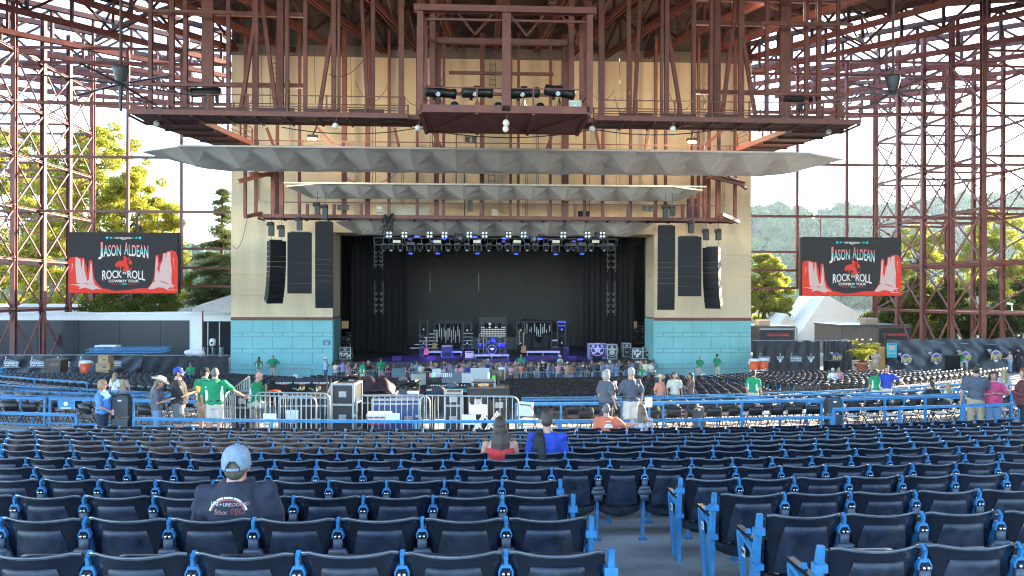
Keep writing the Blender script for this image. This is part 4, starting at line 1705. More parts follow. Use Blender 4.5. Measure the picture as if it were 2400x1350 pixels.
CLIFF_L = [(0, .44), (.02, .41), (.075, .40), (.10, .42), (.14, .42), (.155, .52), (.165, .56), (.172, .68), (.18, .62), (.186, .46), (.213, .46), (.222, .60), (.232, .74), (.26, .84), (.31, .92), (.36, .935), (.42, .965), (.5, .955), (.56, .945), (.62, .925), (.67, .92), (.72, .92), (.76, .84), (.785, .72), (.79, .55), (.795, .37), (.825, .36), (.83, .50), (.85, .46), (.86, .33), (.89, .33), (.905, .30), (.95, .29), (.98, .31), (.99, .37), (1, .40), (1, 1), (0, 1)]
ROCKS = [[(.064, .42), (.078, .41), (.09, .44), (.105, .43), (.11, .50), (.115, .62), (.13, .44), (.138, .43), (.145, .62), (.16, .72), (.17, .80), (.185, .78), (.2, .52), (.21, .48), (.214, .62), (.222, .76), (.235, .84), (.24, .88), (.2, .85), (.16, .84), (.12, .83), (.075, .84), (.068, .70), (.062, .56)],
		 [(.07, .86), (.12, .83), (.17, .86), (.215, .84), (.25, .88), (.305, .945), (.26, .925), (.22, .95), (.19, .93), (.15, .91), (.09, .935), (.11, .895), (.06, .875)],
		 [(.80, .40), (.812, .39), (.815, .55), (.808, .60), (.815, .70), (.80, .76), (.785, .80)],
		 [(.87, .34), (.888, .34), (.885, .44), (.90, .33), (.93, .31), (.935, .50), (.945, .60), (.94, .76), (.945, .86), (.91, .84), (.86, .80), (.79, .80), (.81, .72), (.815, .60), (.83, .68), (.84, .54), (.86, .46)],
		 [(.74, .90), (.77, .82), (.81, .79), (.85, .81), (.89, .84), (.945, .86), (.98, .87), (.93, .90), (.90, .94), (.87, .91), (.82, .90), (.78, .93), (.73, .935)],
		 [(.031, .5), (.04, .54), (.034, .60), (.024, .66), (.03, .58)], [(.957, .42), (.964, .40), (.96, .52), (.972, .60), (.962, .56)],
		 [(.0, .86), (.05, .855), (.1, .865), (.05, .868)]]
RIDER = [[(.425, .53), (.44, .485), (.465, .465), (.49, .462), (.50, .45), (.505, .425), (.50, .405), (.498, .39), (.505, .385), (.515, .39), (.525, .395), (.524, .41), (.535, .42), (.555, .425), (.558, .44), (.53, .438), (.535, .46), (.532, .49), (.54, .53), (.548, .55), (.55, .59), (.565, .60), (.575, .575), (.583, .59), (.565, .62), (.545, .61), (.53, .635), (.515, .635), (.50, .62), (.49, .615), (.505, .60), (.51, .585), (.495, .56), (.485, .555), (.48, .58), (.476, .615), (.468, .60), (.468, .555), (.455, .55), (.452, .58), (.44, .575), (.43, .555)],
		 [(.553, .37), (.557, .37), (.56, .44), (.572, .455), (.58, .49), (.582, .52), (.565, .53), (.548, .51), (.55, .47), (.556, .44)]]


def video_screen(label, px0, px1, yt, yb, Y):
	a, b_ = P(px0, (yt + yb) / 2, Y), P(px1, (yt + yb) / 2, Y)
	zt, zb = P((px0 + px1) / 2, yt, Y).z, P((px0 + px1) / 2, yb, Y).z
	sx, sz = b_.x - a.x, zt - zb
	t = thing('video_screen', label, 'video screen', ((a.x + b_.x) / 2, Y, (zt + zb) / 2), 0, 'tour video screens')
	MB().box((0, .22, 0), (sx + .06, .40, sz + .06)).build('cabinet', BLACKP, t)
	MB().box((0, 0, 0), (sx, .03, sz)).build('display', SCRK, t)
	cl = poly(t, 'cliff_print', CLIFF_L, SCRR, -.020, sx, sz)
	for r in ROCKS:
		poly(t, 'rock_print', r, SCRP, -.024, sx, sz)
	for r in RIDER:
		poly(t, 'rider_print', r, SCRR, -.024, sx, sz)
	for u, r in ((.35, .028), (.384, .021), (.411, .012), (.588, .012), (.618, .021), (.652, .028)):
		MB().add([(x * r * sz * 1.1 + (u - .5) * sx, -.024, z * r * sz * 1.1 + (.5 - .085) * sz) for x, z in star()], [tuple(range(10))]).build('star_print', SCRC, t)
	me, _, _ = warp_text('WEST BRED BRIDGER', .15 * sx, .03 * sz, -.022, 0, (.5 - .088) * sz, [SCRW], sx, sz)
	obj('lettering', me, t)
	me, _, _ = warp_text('TOURS', .04 * sx, .014 * sz, -.022, 0, (.5 - .113) * sz, [SCRW], sx, sz)
	obj('lettering', me, t)
	red, cy, wh = (.85, .09, .06), (.02, .62, .70), (.85, .85, .87)
	zt_, zb_ = (.5 - .155) * sz, (.5 - .40) * sz
	bm = MATS.get('band1') or MATS.setdefault('band1', band_mat('name_print', (zb_, zt_), [(0, wh), (.18, wh), (.36, cy), (.52, cy), (.60, red), (1, red)]))
	for s_, u0, u1, big in (('J', .272, .312, 1), ('ASON', .318, .478, 0), ('A', .508, .545, 1), ('LDEAN', .55, .728, 0)):
		hgt = (.24 if s_ == 'J' else .205 if s_ == 'A' else .18) * sz
		um = (u0 + u1) / 2
		vm = .29 if not big else (.278 if s_ == 'J' else .26)
		me, _, _ = warp_text(s_, (u1 - u0) * sx, hgt, -.022, (um - .5) * sx, (.5 - vm) * sz, [bm], sx, sz)
		# arch: outer letters hang lower
		n = len(me.vertices)
		co = np.empty(n * 3)
		me.vertices.foreach_get('co', co)
		co = co.reshape(-1, 3)
		f = (co[:, 0] / (.23 * sx)) ** 2
		v = np.clip((zt_ - co[:, 2]) / (zt_ - zb_), 0, 1.3)
		co[:, 2] -= f * v * .05 * sz
		me.vertices.foreach_set('co', co.ravel())
		obj('lettering', me, t)
	bm2 = MATS.get('band2') or MATS.setdefault('band2', band_mat('rock_letter_print', ((.5 - .75) * sz, (.5 - .61) * sz), [(0, wh), (.7, wh), (.95, cy), (1, cy)]))
	for s_, u0, u1, h_, v in (('ROCK', .308, .487, .125, .685), ('N\'', .495, .535, .05, .665), ('ROLL', .538, .70, .125, .685)):
		me, _, _ = warp_text(s_, (u1 - u0) * sx, h_ * sz, -.022, ((u0 + u1) / 2 - .5) * sx, (.5 - v) * sz, [bm2], sx, sz)
		n = len(me.vertices)
		co = np.empty(n * 3)
		me.vertices.foreach_get('co', co)
		co = co.reshape(-1, 3)
		f = (co[:, 0] / (.2 * sx)) ** 2
		v2 = np.clip(((.5 - .62) * sz - co[:, 2]) / (.13 * sz), 0, 1.3)
		co[:, 2] -= f * v2 * .05 * sz
		me.vertices.foreach_set('co', co.ravel())
		obj('lettering', me, t)
	me, _, _ = warp_text('COWBOY TOUR', .275 * sx, .045 * sz, -.022, .004 * sx, (.5 - .80) * sz, [SCRW], sx, sz)
	obj('lettering', me, t)
	me, _, _ = warp_text('2022', .045 * sx, .024 * sz, -.022, .01 * sx, (.5 - .85) * sz, [SCRC], sx, sz)
	obj('lettering', me, t)
	for u0, u1 in ((.385, .48), (.535, .625)):
		poly(t, 'rule_print', [(u0, .846), (u1, .846), (u1, .853), (u0, .853)], SCRR, -.022, sx, sz)
	me, _, _ = warp_text('livemusic', .07 * sx, .014 * sz, -.024, .44 * sx, -.443 * sz, [SCRW], sx, sz)
	obj('lettering', me, t)
	poly(t, 'mark_print', [(.945, .915), (.955, .895), (.957, .905), (.95, .92)], SCRW, -.024, sx, sz)
	for x in (-sx * .3, sx * .3):
		MB().bar((x, .25, sz / 2), (x, .25, sz / 2 + 1.6), .06).build('support_arm', STEEL, t)
	return t


video_screen('wide tour screen hung left of the stage house before yellow-green trees', 161, 417, 545.5, 687, 52)
video_screen('wide tour screen hung right of the stage house before hazy wooded hills', 1880, 2112, 557, 693, 52)

# ------------------------------------------------------------------ loudspeaker arrays
def speaker_array(label, x, y, z_top, w, h, d, n, yaw, splay, big=False):
	t = thing('speaker_array', label, 'loudspeaker', (x, y, z_top), yaw, 'hung loudspeaker arrays')
	me = MB()
	tz = .78
	vs = [(-w / 2, -d / 2, -h), (w / 2, -d / 2, -h), (w / 2, -d / 2, 0), (-w / 2, -d / 2, 0),
		  (-w / 2 * tz, d / 2, -h * .93), (w / 2 * tz, d / 2, -h * .93), (w / 2 * tz, d / 2, -h * .07), (-w / 2 * tz, d / 2, -h * .07)]
	me.add(vs, [(0, 1, 2, 3), (5, 4, 7, 6), (4, 0, 3, 7), (1, 5, 6, 2), (3, 2, 6, 7), (4, 5, 1, 0)])
	me.box((0, -d / 2 - .006, -h / 2), (w * .92, .012, h * .84))
	cab = me.mesh('cabinet', BLACKP)
	grill = None
	py, pz, pitch = 0., 0., 0.
	for i in range(n):
		M = Matrix.Translation((0, py, pz)) @ Matrix.Rotation(pitch, 4, 'X')
		o = obj('cabinet', cab, t)
		o.matrix_basis = M @ Matrix.Translation((0, 0, -.002))
		e = M @ Vector((0, -d / 2 * 0, -h - .003))
		py, pz = e.y, e.z
		pitch += splay[min(i, len(splay) - 1)]
	MB().box((0, 0, .05), (w * .8, .12, .09)).build('rigging_bar', BLACKM, t)
	return t


S1 = [0, .01, .015, .02, .02, .025, .03, .03, .04, .07, .10, .12]
Y = 51.0
sk = FPX / Y
for s, nm in ((-1, 'left'), (1, 'right')):
	xa = {-1: P(646, 600, Y), 1: P(1670, 600, Y)}[s]
	speaker_array('black curved outer speaker array, on the %s side farthest from stage' % nm, xa.x, Y, zat(568, Y) if s < 0 else zat(578, Y), 1.15, .345, .75, 12, s * R(-42), S1)
	xb = {-1: P(704, 600, Y), 1: P(1614, 600, Y)}[s]
	speaker_array('black six-box subwoofer hang, between the two %s speaker arrays' % nm, xb.x, Y, zat(549, Y) if s < 0 else zat(553, Y), 1.6, .685, 1.0, 6, s * R(-8), [0, 0, 0, 0, 0])
	xc = {-1: P(761, 600, Y), 1: P(1560, 600, Y)}[s]
	speaker_array('black tallest inner speaker array, beside the %s edge of the opening' % nm, xc.x, Y, zat(524, Y) if s < 0 else zat(527, Y), 1.2, .36, .7, 16, s * R(-6), [0, 0, 0, .003, .003, .004, .005, .006, .006, .008, .01, .012, .015, .02, .03])

# moving-head wash lights above and chain motors over each hang
def mover(label, p, yaw=0., pitch=.3, s=1., lens=None, group='moving head lights'):
	t = thing('moving_light', label, 'stage light', p, yaw, group)
	MB().box((0, 0, .08 * s), (.42 * s, .34 * s, .16 * s)).build('control_box', BLACKM, t)
	for x in (-.2 * s, .2 * s):
		MB().box((x, 0, -.14 * s), (.06 * s, .16 * s, .34 * s)).build('yoke_arm', BLACKM, t)
	c, e = Vector((0, 0, -.22 * s)), Vector((0, -math.sin(pitch), -math.cos(pitch)))
	b = MB().lathe([(.10 * s, -.2 * s), (.15 * s, -.12 * s), (.16 * s, .1 * s), (.14 * s, .22 * s)], c, 12, axis=e)
	h = b.build('head', BLACKP, t, True)
	MB().lathe([(.115 * s, 0), (.115 * s, .012)], c + e * .222 * s, 12, axis=e).build('lens', lens or ALU, h)
	return t


def chain_motor(label, p, h=.5, horn=True):
	t = thing('chain_motor', label, 'hoist', p, 0, 'chain hoists over the speaker hangs')
	MB().box((0, 0, 0), (.34, .3, h)).build('body', BLACKM, t)
	MB().tube((0, 0, h / 2), (0, 0, h / 2 + 1.1), .015, 5).tube((0, 0, -h / 2 - .35), (0, 0, -h / 2), .015, 5).build('chain', BLACKM, t)
	if horn:
		MB().lathe([(.13, 0), (.16, .18), (.16, .42), (.12, .46)], (-.28, 0, h / 2 + .05), 12, axis=(1, -.1, 0)).build('lamp_head', BLACKM, t)
	return t


for lab, px, py, h in (('pair of hoists above the left outer array, left unit', 636, 540, .75), ('pair of hoists above the left outer array, right unit', 660, 545, .6),
					   ('hoist above the left subwoofer hang', 702, 528, .7), ('hoist on top of the left inner array', 762, 500, .8), ('hoist beside the top of the left inner array', 744, 492, .6),
					   ('hoist on top of the right inner array', 1560, 500, .8), ('hoist beside the top of the right inner array', 1576, 497, .6), ('hoist above the right subwoofer hang', 1620, 535, .7),
					   ('pair of hoists above the right outer array, left unit', 1655, 553, .6), ('pair of hoists above the right outer array, right unit', 1684, 553, .6)):
	chain_motor('black ' + lab, P(px, py, 51), h)

# ------------------------------------------------------------------ lighting truss over the stage
TY = 52.8
BLUEL = mat('blue_lamp', (.02, .05, .8), .3, 0, 0, emit=(.02, .06, 1.0), es=.45)
BLINDER = mat('blinder_lamp', (.85, .85, .82), .25, 0, 0, spec=.8)
tx0, tx1 = P(878, 565, TY).x, P(1445, 565, TY).x
tz = zat(567, TY)
tr = thing('lighting_truss', 'black box lighting truss hung across the stage opening with blue lamps', 'lighting truss', ((tx0 + tx1) / 2, TY, tz))
for dy in (-.25, .25):
	for dz in (-.25, .25):
		member('chord', (tx0, TY + dy, tz + dz), (tx1, TY + dy, tz + dz), .06, tr, mat('truss_black', (.07, .07, .075), .4, .4, .2, 6), None, 'tube')
n = 26
for i in range(n + 1):
	x = tx0 + (tx1 - tx0) * i / n
	member('brace', (x, TY - .25, tz - .25), (x, TY - .25, tz + .25), .035, tr, MATS['truss_black'], None, 'tube')
	if i < n:
		x2 = tx0 + (tx1 - tx0) * (i + 1) / n
		if i % 3 == 0:
			member('brace', (x, TY - .25, tz - .25), (x2, TY - .25, tz + .25), .03, tr, MATS['truss_black'], None, 'tube')
for i, px in enumerate((912, 948, 1007, 1042, 1100, 1136, 1192, 1227, 1320, 1377, 1412)):
	p = P(px, 550, TY - .4)
	t = thing('blinder_light', 'four-lamp white blinder on top of the truss, %s from the left' % ordinal(i + 1), 'stage light', p, 0, 'four-lamp blinders on the truss')
	MB().box((0, .06, 0), (.48, .12, .52)).build('housing', BLACKM, t)
	for a in (-.115, .115):
		for b_ in (-.12, .12):
			MB().lathe([(.085, 0), (.085, .02), (.05, .035)], (a, 0, b_), 10, axis=(0, -1, 0)).build('lamp', BLINDER, t)
	MB().box((0, .06, -.36), (.05, .05, .22)).build('mount', BLACKM, t)
blue_px = [(963, 592), (1026, 592), (1119, 592), (1210, 593), (1302, 594), (1364, 593)]
for i, (px, py) in enumerate(blue_px):
	p = P(px, py - 17, TY)
	mover('moving head shining blue under the truss, %s from the left' % ordinal(i + 1), p, 0, R(12), 1.35, BLUEL, 'blue moving heads under the truss')
for i, (px, py) in enumerate([(978, 555), (1041, 559), (1112, 556), (1182, 559), (1265, 560), (1360, 561)]):
	p = P(px, py, TY - .2)
	t = thing('wash_light', 'small blue glowing wash lamp on the upper truss edge, %s from the left' % ordinal(i + 1), 'stage light', p, 0, 'blue wash lamps on the truss')
	MB().box((0, .1, .03), (.36, .2, .12)).build('housing', BLACKM, t)
	MB().ell((0, -.03, 0), (.22, .06, .06), 10, 6).build('lamp', BLUEL, t, True)
for i, px in enumerate((930, 1025, 1118, 1212, 1303, 1396)):
	p = P(px, 566, TY - .35)
	o = MB().box((0, 0, 0), (.52, .03, .2)).build('truss_label', mat('label_cream', (.62, .55, .42) if i < 5 else (.62, .45, .3), .6), None)
	o.location = p
	tag(o, 'cream paper label strip on the truss face, %s from the left' % ordinal(i + 1), 'label', 'cream labels on the truss')
for i, (px, py, ya) in enumerate([(1075, 543, .4), (1254, 545, -.3), (1404, 541, .2)]):
	mover('black spot head standing up on the truss, %s from the left' % ordinal(i + 1), P(px, py + 10, TY - .1), ya, R(110), 1.25, None, 'black spots standing on the truss')
for i, px in enumerate((900, 917, 938, 985, 1005, 1050, 1072, 1095, 1145, 1170, 1190, 1235, 1255, 1280, 1330, 1345, 1385, 1415, 1432)):
	mover('small unlit black moving head hung below the truss, %s from the left' % ordinal(i + 1), P(px, 575, TY + .1), .2 * (i % 3 - 1), R(25), .9, BLINDER if i % 3 else None, 'unlit heads below the truss')
for i in range(10):
	px = 905 + i * 55
	t = thing('wash_light', 'faint violet wash lamp tucked behind the truss, %s from the left' % ordinal(i + 1), 'stage light', P(px, 556 + (i % 3) * 5, TY + .35), 0, 'violet wash lamps behind the truss')
	MB().box((0, .1, .03), (.26, .2, .14)).build('housing', BLACKM, t)
	MB().ell((0, -.03, 0), (.12, .05, .06), 10, 6).build('lamp', mat('violet_lamp', (.05, .03, .5), .3, 0, 0, emit=(.10, .05, 1.0), es=.16), t, True)
# cable bundle on the truss left end
rg = random.Random(3)
m_ = MB()
for k in range(9):
	a = [Vector((rg.uniform(-.45, .45), rg.uniform(-.2, .2), rg.uniform(-.7, .8))) for _ in range(5)]
	pts_ = []
	for j in range(4):
		for u in (0, .33, .66):
			pts_.append(a[j].lerp(a[j + 1], u) + Vector((0, -.1 * math.sin(u * pi), .12 * math.sin(u * pi))))
	m_.path(pts_, .035, 5)
o = m_.build('cable_bundle', BLACKM, None, True)
o.location = P(909, 528, TY)
tag(o, 'black tangled cable bundle piled on the left end of the truss', 'cable bundle')
# side lighting ladders at both wings
for i, (px, y0, y1) in enumerate(((887, 585, 625), (888, 680, 733), (1433, 575, 632), (1432, 680, 735))):
	a, b_ = P(px, y0, 65), P(px, y1, 65)
	t = thing('light_ladder', 'dim ladder rig of small lamps hung in the %s wing, %s one' % ('left' if px < 1000 else 'right', ('upper', 'lower')[i % 2]), 'stage light', (a.x, 65, b_.z), 0, 'dim lamp ladders in the wings')
	H = a.z - b_.z
	for x in (-.35, .35):
		MB().tube((x, 0, -.2), (x, 0, H + .8), .03, 6).build('rail', mat('dull_alu', (.22, .22, .23), .4, .5), t)
	for k in range(4):
		z = H * (k + .5) / 4
		MB().tube((-.5, 0, z), (.5, 0, z), .025, 6).build('rung', MATS['dull_alu'], t)
		for x in (-.25, .2):
			MB().lathe([(.07, -.1), (.11, .1)], (x, -.1, z - .1), 9, axis=(.3 * (1 if px < 1000 else -1), -1, -.2)).build('lamp', MATS['dull_alu'], t, True)
# lights: real blue lamps pointing onto the deck
for i, (px, py) in enumerate(blue_px):
	p = P(px, py + 4, TY)
	ld = bpy.data.lights.new('blue_spot', 'SPOT')
	ld.energy = 1300
	ld.color = (.16, .10, 1.0)
	ld.spot_size = R(34)
	ld.spot_blend = .6
	ld.shadow_soft_size = .1
	lo = bpy.data.objects.new('blue_spot', ld)
	COL.objects.link(lo)
	lo.location = p + Vector((0, -.15, -.35))
	lo.rotation_euler = (R(38 + 5 * (i % 3)), 0, R(-(i - 2.5) * 3))

# floods and speakers on the catwalks
WARM = mat('warm_lamp', (1, .8, .5), .3, 0, 0, emit=(1, .72, .36), es=18)
for lab, px, py, Yf in (('lit warm floodlight under the left catwalk, above the top reflector', 732, 324, 46.5), ('lit warm floodlight under the right catwalk, above the top reflector', 1622, 332, 46.5), ('lit warm floodlight high under the roof at the top edge', 1806, 2, 44)):
	p = P(px, py, Yf)
	t = thing('flood_light', lab, 'floodlight', p, 0, 'lit warm floodlights')
	MB().box((0, .1, .12), (.6, .3, .2)).build('housing', BLACKM, t)
	MB().box((0, .0, -.01), (.5, .26, .08), 0, (R(30), 0, 0)).build('lamp_glass', WARM, t)
	MB().bar((0, .1, .2), (.25, .3, .9), .07).build('arm', STEEL_D, t)
	ld = bpy.data.lights.new('flood', 'POINT')
	ld.shadow_soft_size = .25
	ld.energy = 70 if px > 1700 else 165
	ld.color = (1, .80, .56)
	lo = bpy.data.objects.new('flood', ld)
	COL.objects.link(lo)
	lo.location = p + Vector((0, .6, .25 if px < 1700 else -.5))
for lab, px, py, Yf in (('first white round lamp under the front catwalk left of spots', 980, 300, 40), ('second white round lamp at the platform underside centre', 1186, 288, 36), ('third white round lamp right of the platform underside', 1388, 302, 40), ('white round lamp farther right under the catwalk', 1577, 302, 40), ('white round lamp left under the catwalk near the flood', 786, 295, 40), ('white lamp at the left catwalk wing corner', 367, 289, 42), ('white lamp at the right catwalk wing corner', 1942, 308, 42)):
	t = thing('round_lamp', lab, 'lamp', P(px, py, Yf), 0, 'white round lamps under the catwalk')
	MB().ell((0, 0, 0), (.17, .15, .17), 12, 8).build('globe', mat('pale_plastic', (.72, .70, .62), .4, 0, .04), t, True)
	if px == 1186:
		MB().ell((-.02, 0, -.3), (.15, .14, .17), 12, 8).build('globe', MATS['pale_plastic'], t, True)
	MB().bar((0, 0, .12), (.08, .05, .45), .06).build('bracket', STEEL_D, t)
# follow spots
for i, (px, py, tilt) in enumerate([(1032, 217, .03), (1118, 217, -.05), (1228, 218, -.12), (1311, 216, .1)]):
	p = P(px, py, 37.2)
	t = thing('follow_spot', 'long black follow spot on the platform, %s from the left' % ordinal(i + 1), 'spotlight', (p.x, 37.2, ZPF + .1), 0, 'follow spots on the platform')
	zc = p.z - ZPF - .1
	c = Vector((0, 0, zc))
	ax = Vector((math.cos(tilt), .25, -math.sin(tilt)))
	b = MB().lathe([(.16, -.78), (.27, -.74), (.27, -.15), (.24, -.1), (.22, .55), (.26, .6), (.26, .78), (.2, .8)], c, 14, axis=ax)
	b.build('barrel', BLACKM, t, True)
	MB().box(c + Vector((0, 0, .28)), (.34, .16, .1)).box(c + Vector((-.3, 0, -.3)), (.16, .16, .14)).build('vent_box', BLACKP, t)
	for x in (-.26, .0, .26):
		MB().tube((x, .15 * (1 if x else -1), 0), (0, 0, zc - .3), .025, 6).build('stand_leg', BLACKM, t)
	MB().lathe([(.12, -.02), (.12, .02)], c + Vector((-.1, -.28, -.15)), 10, axis=(0, 1, 0)).build('wheel', ALU, t)
for i, (px, lab) in enumerate(((1062, 'black office chair behind the first follow spot'), (1168, 'dark low seat beside the middle platform post'), (1270, 'black fan-back chair right of the third follow spot'))):
	p = P(px, 262, 38.3)
	t = thing('operator_chair', lab, 'chair', (p.x, 38.3, ZPF + .1), .3 * (i - 1), 'operator chairs on the platform')
	MB().box((0, 0, .42), (.46, .46, .07)).build('seat', BLACKM, t)
	bb = MB().lathe([(.26, -.02), (.26, .02)], (0, .22, .76), 14, axis=(0, 1, .15))
	bb.build('backrest', BLACKP, t)
	for k in range(3):
		MB().bar(((k - 1) * .08, .19, .62), ((k - 1) * .2, .19, .92), .03).build('back_slat', mat('dull_alu', (.16, .16, .17), .4, .7), t)
	MB().tube((0, 0, 0), (0, 0, .4), .04).build('pedestal', BLACKM, t)
p = P(1348, 250, 36.4)
t = thing('box_fan', 'pale square box fan on the spotlight platform right end', 'fan', p)
MB().box((0, .05, 0), (.62, .16, .62)).build('housing', mat('pale_green_box', (.42, .47, .40), .5), t)
for k in range(5):
	MB().box((0, -.035, -.24 + .12 * k), (.54, .012, .02)).build('grille_bar', WHITE, t)
MB().lathe([(.09, 0), (.09, .02)], (0, -.03, 0), 10, axis=(0, -1, 0)).build('hub', WHITE, t)
for lab, px, py, Yf in (('square grey twin horn loudspeaker on the wall rail centre', 1104, 328, 50), ('grey horn on the lower catwalk rail, right of centre', 1517, 490, 53), ('grey horn on the lower catwalk rail, left part', 806, 487, 53)):
	t = thing('horn_speaker', lab, 'loudspeaker', P(px, py, Yf), 0, 'grey horns on the catwalk rails')
	for x in (-.22, .22):
		MB().add([(x - .2, -.2, -.2), (x + .2, -.2, -.2), (x + .2, -.2, .2), (x - .2, -.2, .2), (x - .06, .15, -.06), (x + .06, .15, -.06), (x + .06, .15, .06), (x - .06, .15, .06)], [(4, 5, 6, 7), (0, 1, 5, 4), (1, 2, 6, 5), (2, 3, 7, 6), (3, 0, 4, 7)]).build('horn', mat('horn_grey', (.26, .25, .22), .6), t)
for lab, px, py, s in (('dark moving light rig on the left catwalk wing', 483, 216, -1), ('dark moving light rig on the right catwalk wing', 1870, 233, 1)):
	p = P(px, py, 42)
	t = thing('wing_light', lab, 'stage light', p)
	MB().lathe([(.2, -.85), (.26, -.8), (.26, .5), (.22, .8)], (0, 0, 0), 12, axis=(1, 0, -.06 * s)).build('barrel', BLACKM, t, True)
	MB().box((.1, 0, -.4), (.3, .25, .4)).build('yoke', BLACKM, t)
	MB().tube((.1, 0, -1.6), (.1, 0, -.4), .05, 6).build('stand', BLACKM, t)
	MB().box((.6, 0, -.3), (.12, .3, .5)).build('ballast', BLACKP, t)
# big ceiling fans
for lab, px, py, Yf in (('large dark ceiling fan with long blades in the upper left opening', 283, 185, 33), ('large dark ceiling fan with long blades in the upper right opening', 2093, 205, 33)):
	p = P(px, py, Yf)
	t = thing('ceiling_fan', lab, 'fan', p, .5, 'large ceiling fans')
	MB().tube((0, 0, .2), (0, 0, ZL - p.z), .07, 8).build('downrod', STEEL_D, t)
	MB().lathe([(.16, -.32), (.2, -.1), (.26, .1), (.34, .45), (.3, .55)], (0, 0, .0), 14).build('motor', mat('fan_dark', (.03, .03, .035), .5), t, True)
	for k in range(6):
		a = k * pi / 3
		b = MB().bar((0.2 * math.cos(a), .2 * math.sin(a), -.22), (3.3 * math.cos(a), 3.3 * math.sin(a), -.30), .16, .03)
		b.build('blade', MATS['fan_dark'], t)
	if px < 500:
		MB().tube((0, 0, -1.4), (0, 0, -.3), .06, 8, 0, .1).build('safety_stem', MATS['fan_dark'], t)
# chair, boxes, panels on the lower catwalk
p = P(890, 497, 53.6)
t = thing('steel_chair', 'pale steel chair alone on the lower catwalk, left of centre', 'chair', (p.x, 53.6, ZK + .05), .2)
MB().box((0, 0, .45), (.45, .42, .03)).build('seat', ALU, t)
MB().box((0, .2, .8), (.45, .03, .22)).build('backrest', ALU, t)
for x in (-.2, .2):
	for y in (-.18, .18):
		MB().tube((x, y, 0), (x, y, .45 if y < 0 else .9), .015, 5).build('leg', ALU, t)
for lab, px, py, w_, h_, m in (('long pale sheet board leaning behind the lower catwalk rail', 945, 494, 2.7, .8, mat('pale_board', (.60, .56, .44), .7)), ('shorter pale board beside the long one on the lower catwalk', 993, 497, .85, .8, MATS['pale_board']), ('grey electrical cabinet on the wall above the lower catwalk', 1102, 483, .38, .85, mat('cabinet_grey', (.23, .25, .26), .5)),
							   ('dark light fixture crate standing on the lower catwalk, right', 1368, 503, .85, .5, BLACKP), ('dark doorway panel at the right end of the lower catwalk', 1622, 488, .75, 1.4, mat('door_dark', (.035, .035, .06), .5)), ('small cream junction box on the wall above lower catwalk', 1160, 500, .45, .6, MATS['pale_board'])):
	p = P(px, py, 55.5 if 'wall' in lab else 54.2)
	o = MB().box((0, 0, 0), (w_, .06 if 'board' in lab else .25, h_)).box((0, -.04 if 'board' in lab else -.13, 0), (w_ * .82, .012, h_ * .8)).build('wall_box' if 'box' in lab or 'cabinet' in lab else 'sheet_board' if 'board' in lab else 'fixture_crate' if 'crate' in lab else 'dark_hatch', m, None)
	o.location = p
	tag(o, lab, 'equipment')
p = P(765, 803, 56.9)
t = thing('wall_sign', 'small blue sign with white lettering on the left turquoise blocks', 'sign', (p.x, 56.95, p.z))
MB().box((0, 0, 0), (.5, .03, .34)).build('plate', mat('sign_blue', (.03, .06, .22), .5), t)
o = obj('lettering', text_mesh('NOTICE', .1, .006, WHITE, .9), t, (0, -.02, .06))
for k in range(3):
	MB().box((0, -.018, -.02 - k * .05), (.36 - .06 * k, .004, .018)).build('text_strip', WHITE, t)
# ------------------------------------------------------------------ barricades
def barricade(label, p0, p1, h=1.1, n=14, group='steel crowd barricades', sign=True, z=None, r=.021, m=None):
	p0, p1 = Vector(p0), Vector(p1)
	L = (p1 - p0).length
	d = p1 - p0
	rz = math.atan2(d.y, d.x)
	t = thing('barricade', label, 'barricade', p0, rz, group)
	m = m or GALV
	rc = .16
	pts_ = [(0, 0, 0), (0, 0, h - rc)] + [(rc - rc * math.cos(a), 0, h - rc + rc * math.sin(a)) for a in (R(30), R(60))] + [(rc, 0, h), (L - rc, 0, h)] + [(L - rc + rc * math.sin(a), 0, h - rc + rc * math.cos(a)) for a in (R(30), R(60))] + [(L, 0, h - rc), (L, 0, 0)]
	MB().path(pts_, r, 6).tube((0, 0, .17), (L, 0, .17), r * .8, 6).build('frame', m, t, True)
	for i in range(n):
		x = L * (i + 1) / (n + 1)
		o = obj('upright', unit_tube(m), t)
		o.matrix_basis = Matrix.Translation((x, 0, .17)) @ Matrix.Diagonal((.02, .02, h - .17, 1))
	for x in (.25, L - .25):
		MB().bar((x, -.3, .015), (x, .3, .015), .04, .03).build('foot', m, t)
	if sign:
		MB().box((L * .5, -.025, h * .5), (.34, .01, .24)).build('plate', mat('plate_pale', (.62, .68, .70), .5, 0, .03), t)
	MB().box((-.06, 0, h * .55), (.1, .03, .05)).build('hook', m, t)
	return t


def gp(px, Y, py=690):
	p = P(px, py, Y)
	return Vector((p.x, Y, floor_z(p.x, Y)))


barricade('steel barricade right of the leaning green-shirted man, before the covered lighting console', gp(528, 18.7), gp(742, 18.3), 1.1, 17)
barricade('steel barricade just behind the first, its curved end showing right of console', gp(600, 19.2), gp(773, 18.9), 1.1, 15)
barricade('steel barricade running back from the green-shirted man toward the stage', gp(528, 18.8), gp(585, 23.0), 1.1, 12, sign=False)
barricade('steel barricade in front of the blue road case', gp(836, 18.5), gp(1008, 18.4), 1.1, 12)
barricade('slanting steel barricade at the right end of the mixing area', gp(985, 18.2), gp(1216, 17.9), 1.14, 15)
xs = [775, 838, 900, 962, 1020, 1083, 1145, 1222, 1304, 1388, 1462, 1538]
for i, (a, b) in enumerate(zip(xs, xs[1:])):
	barricade('far steel barricade along the stage crowd, %s from the left' % ordinal(i + 1), gp(a + 1, 51.2), gp(b - 1, 51.2), 1.1, 13, 'barricades along the stage crowd', i % 3 == 1, r=.028)
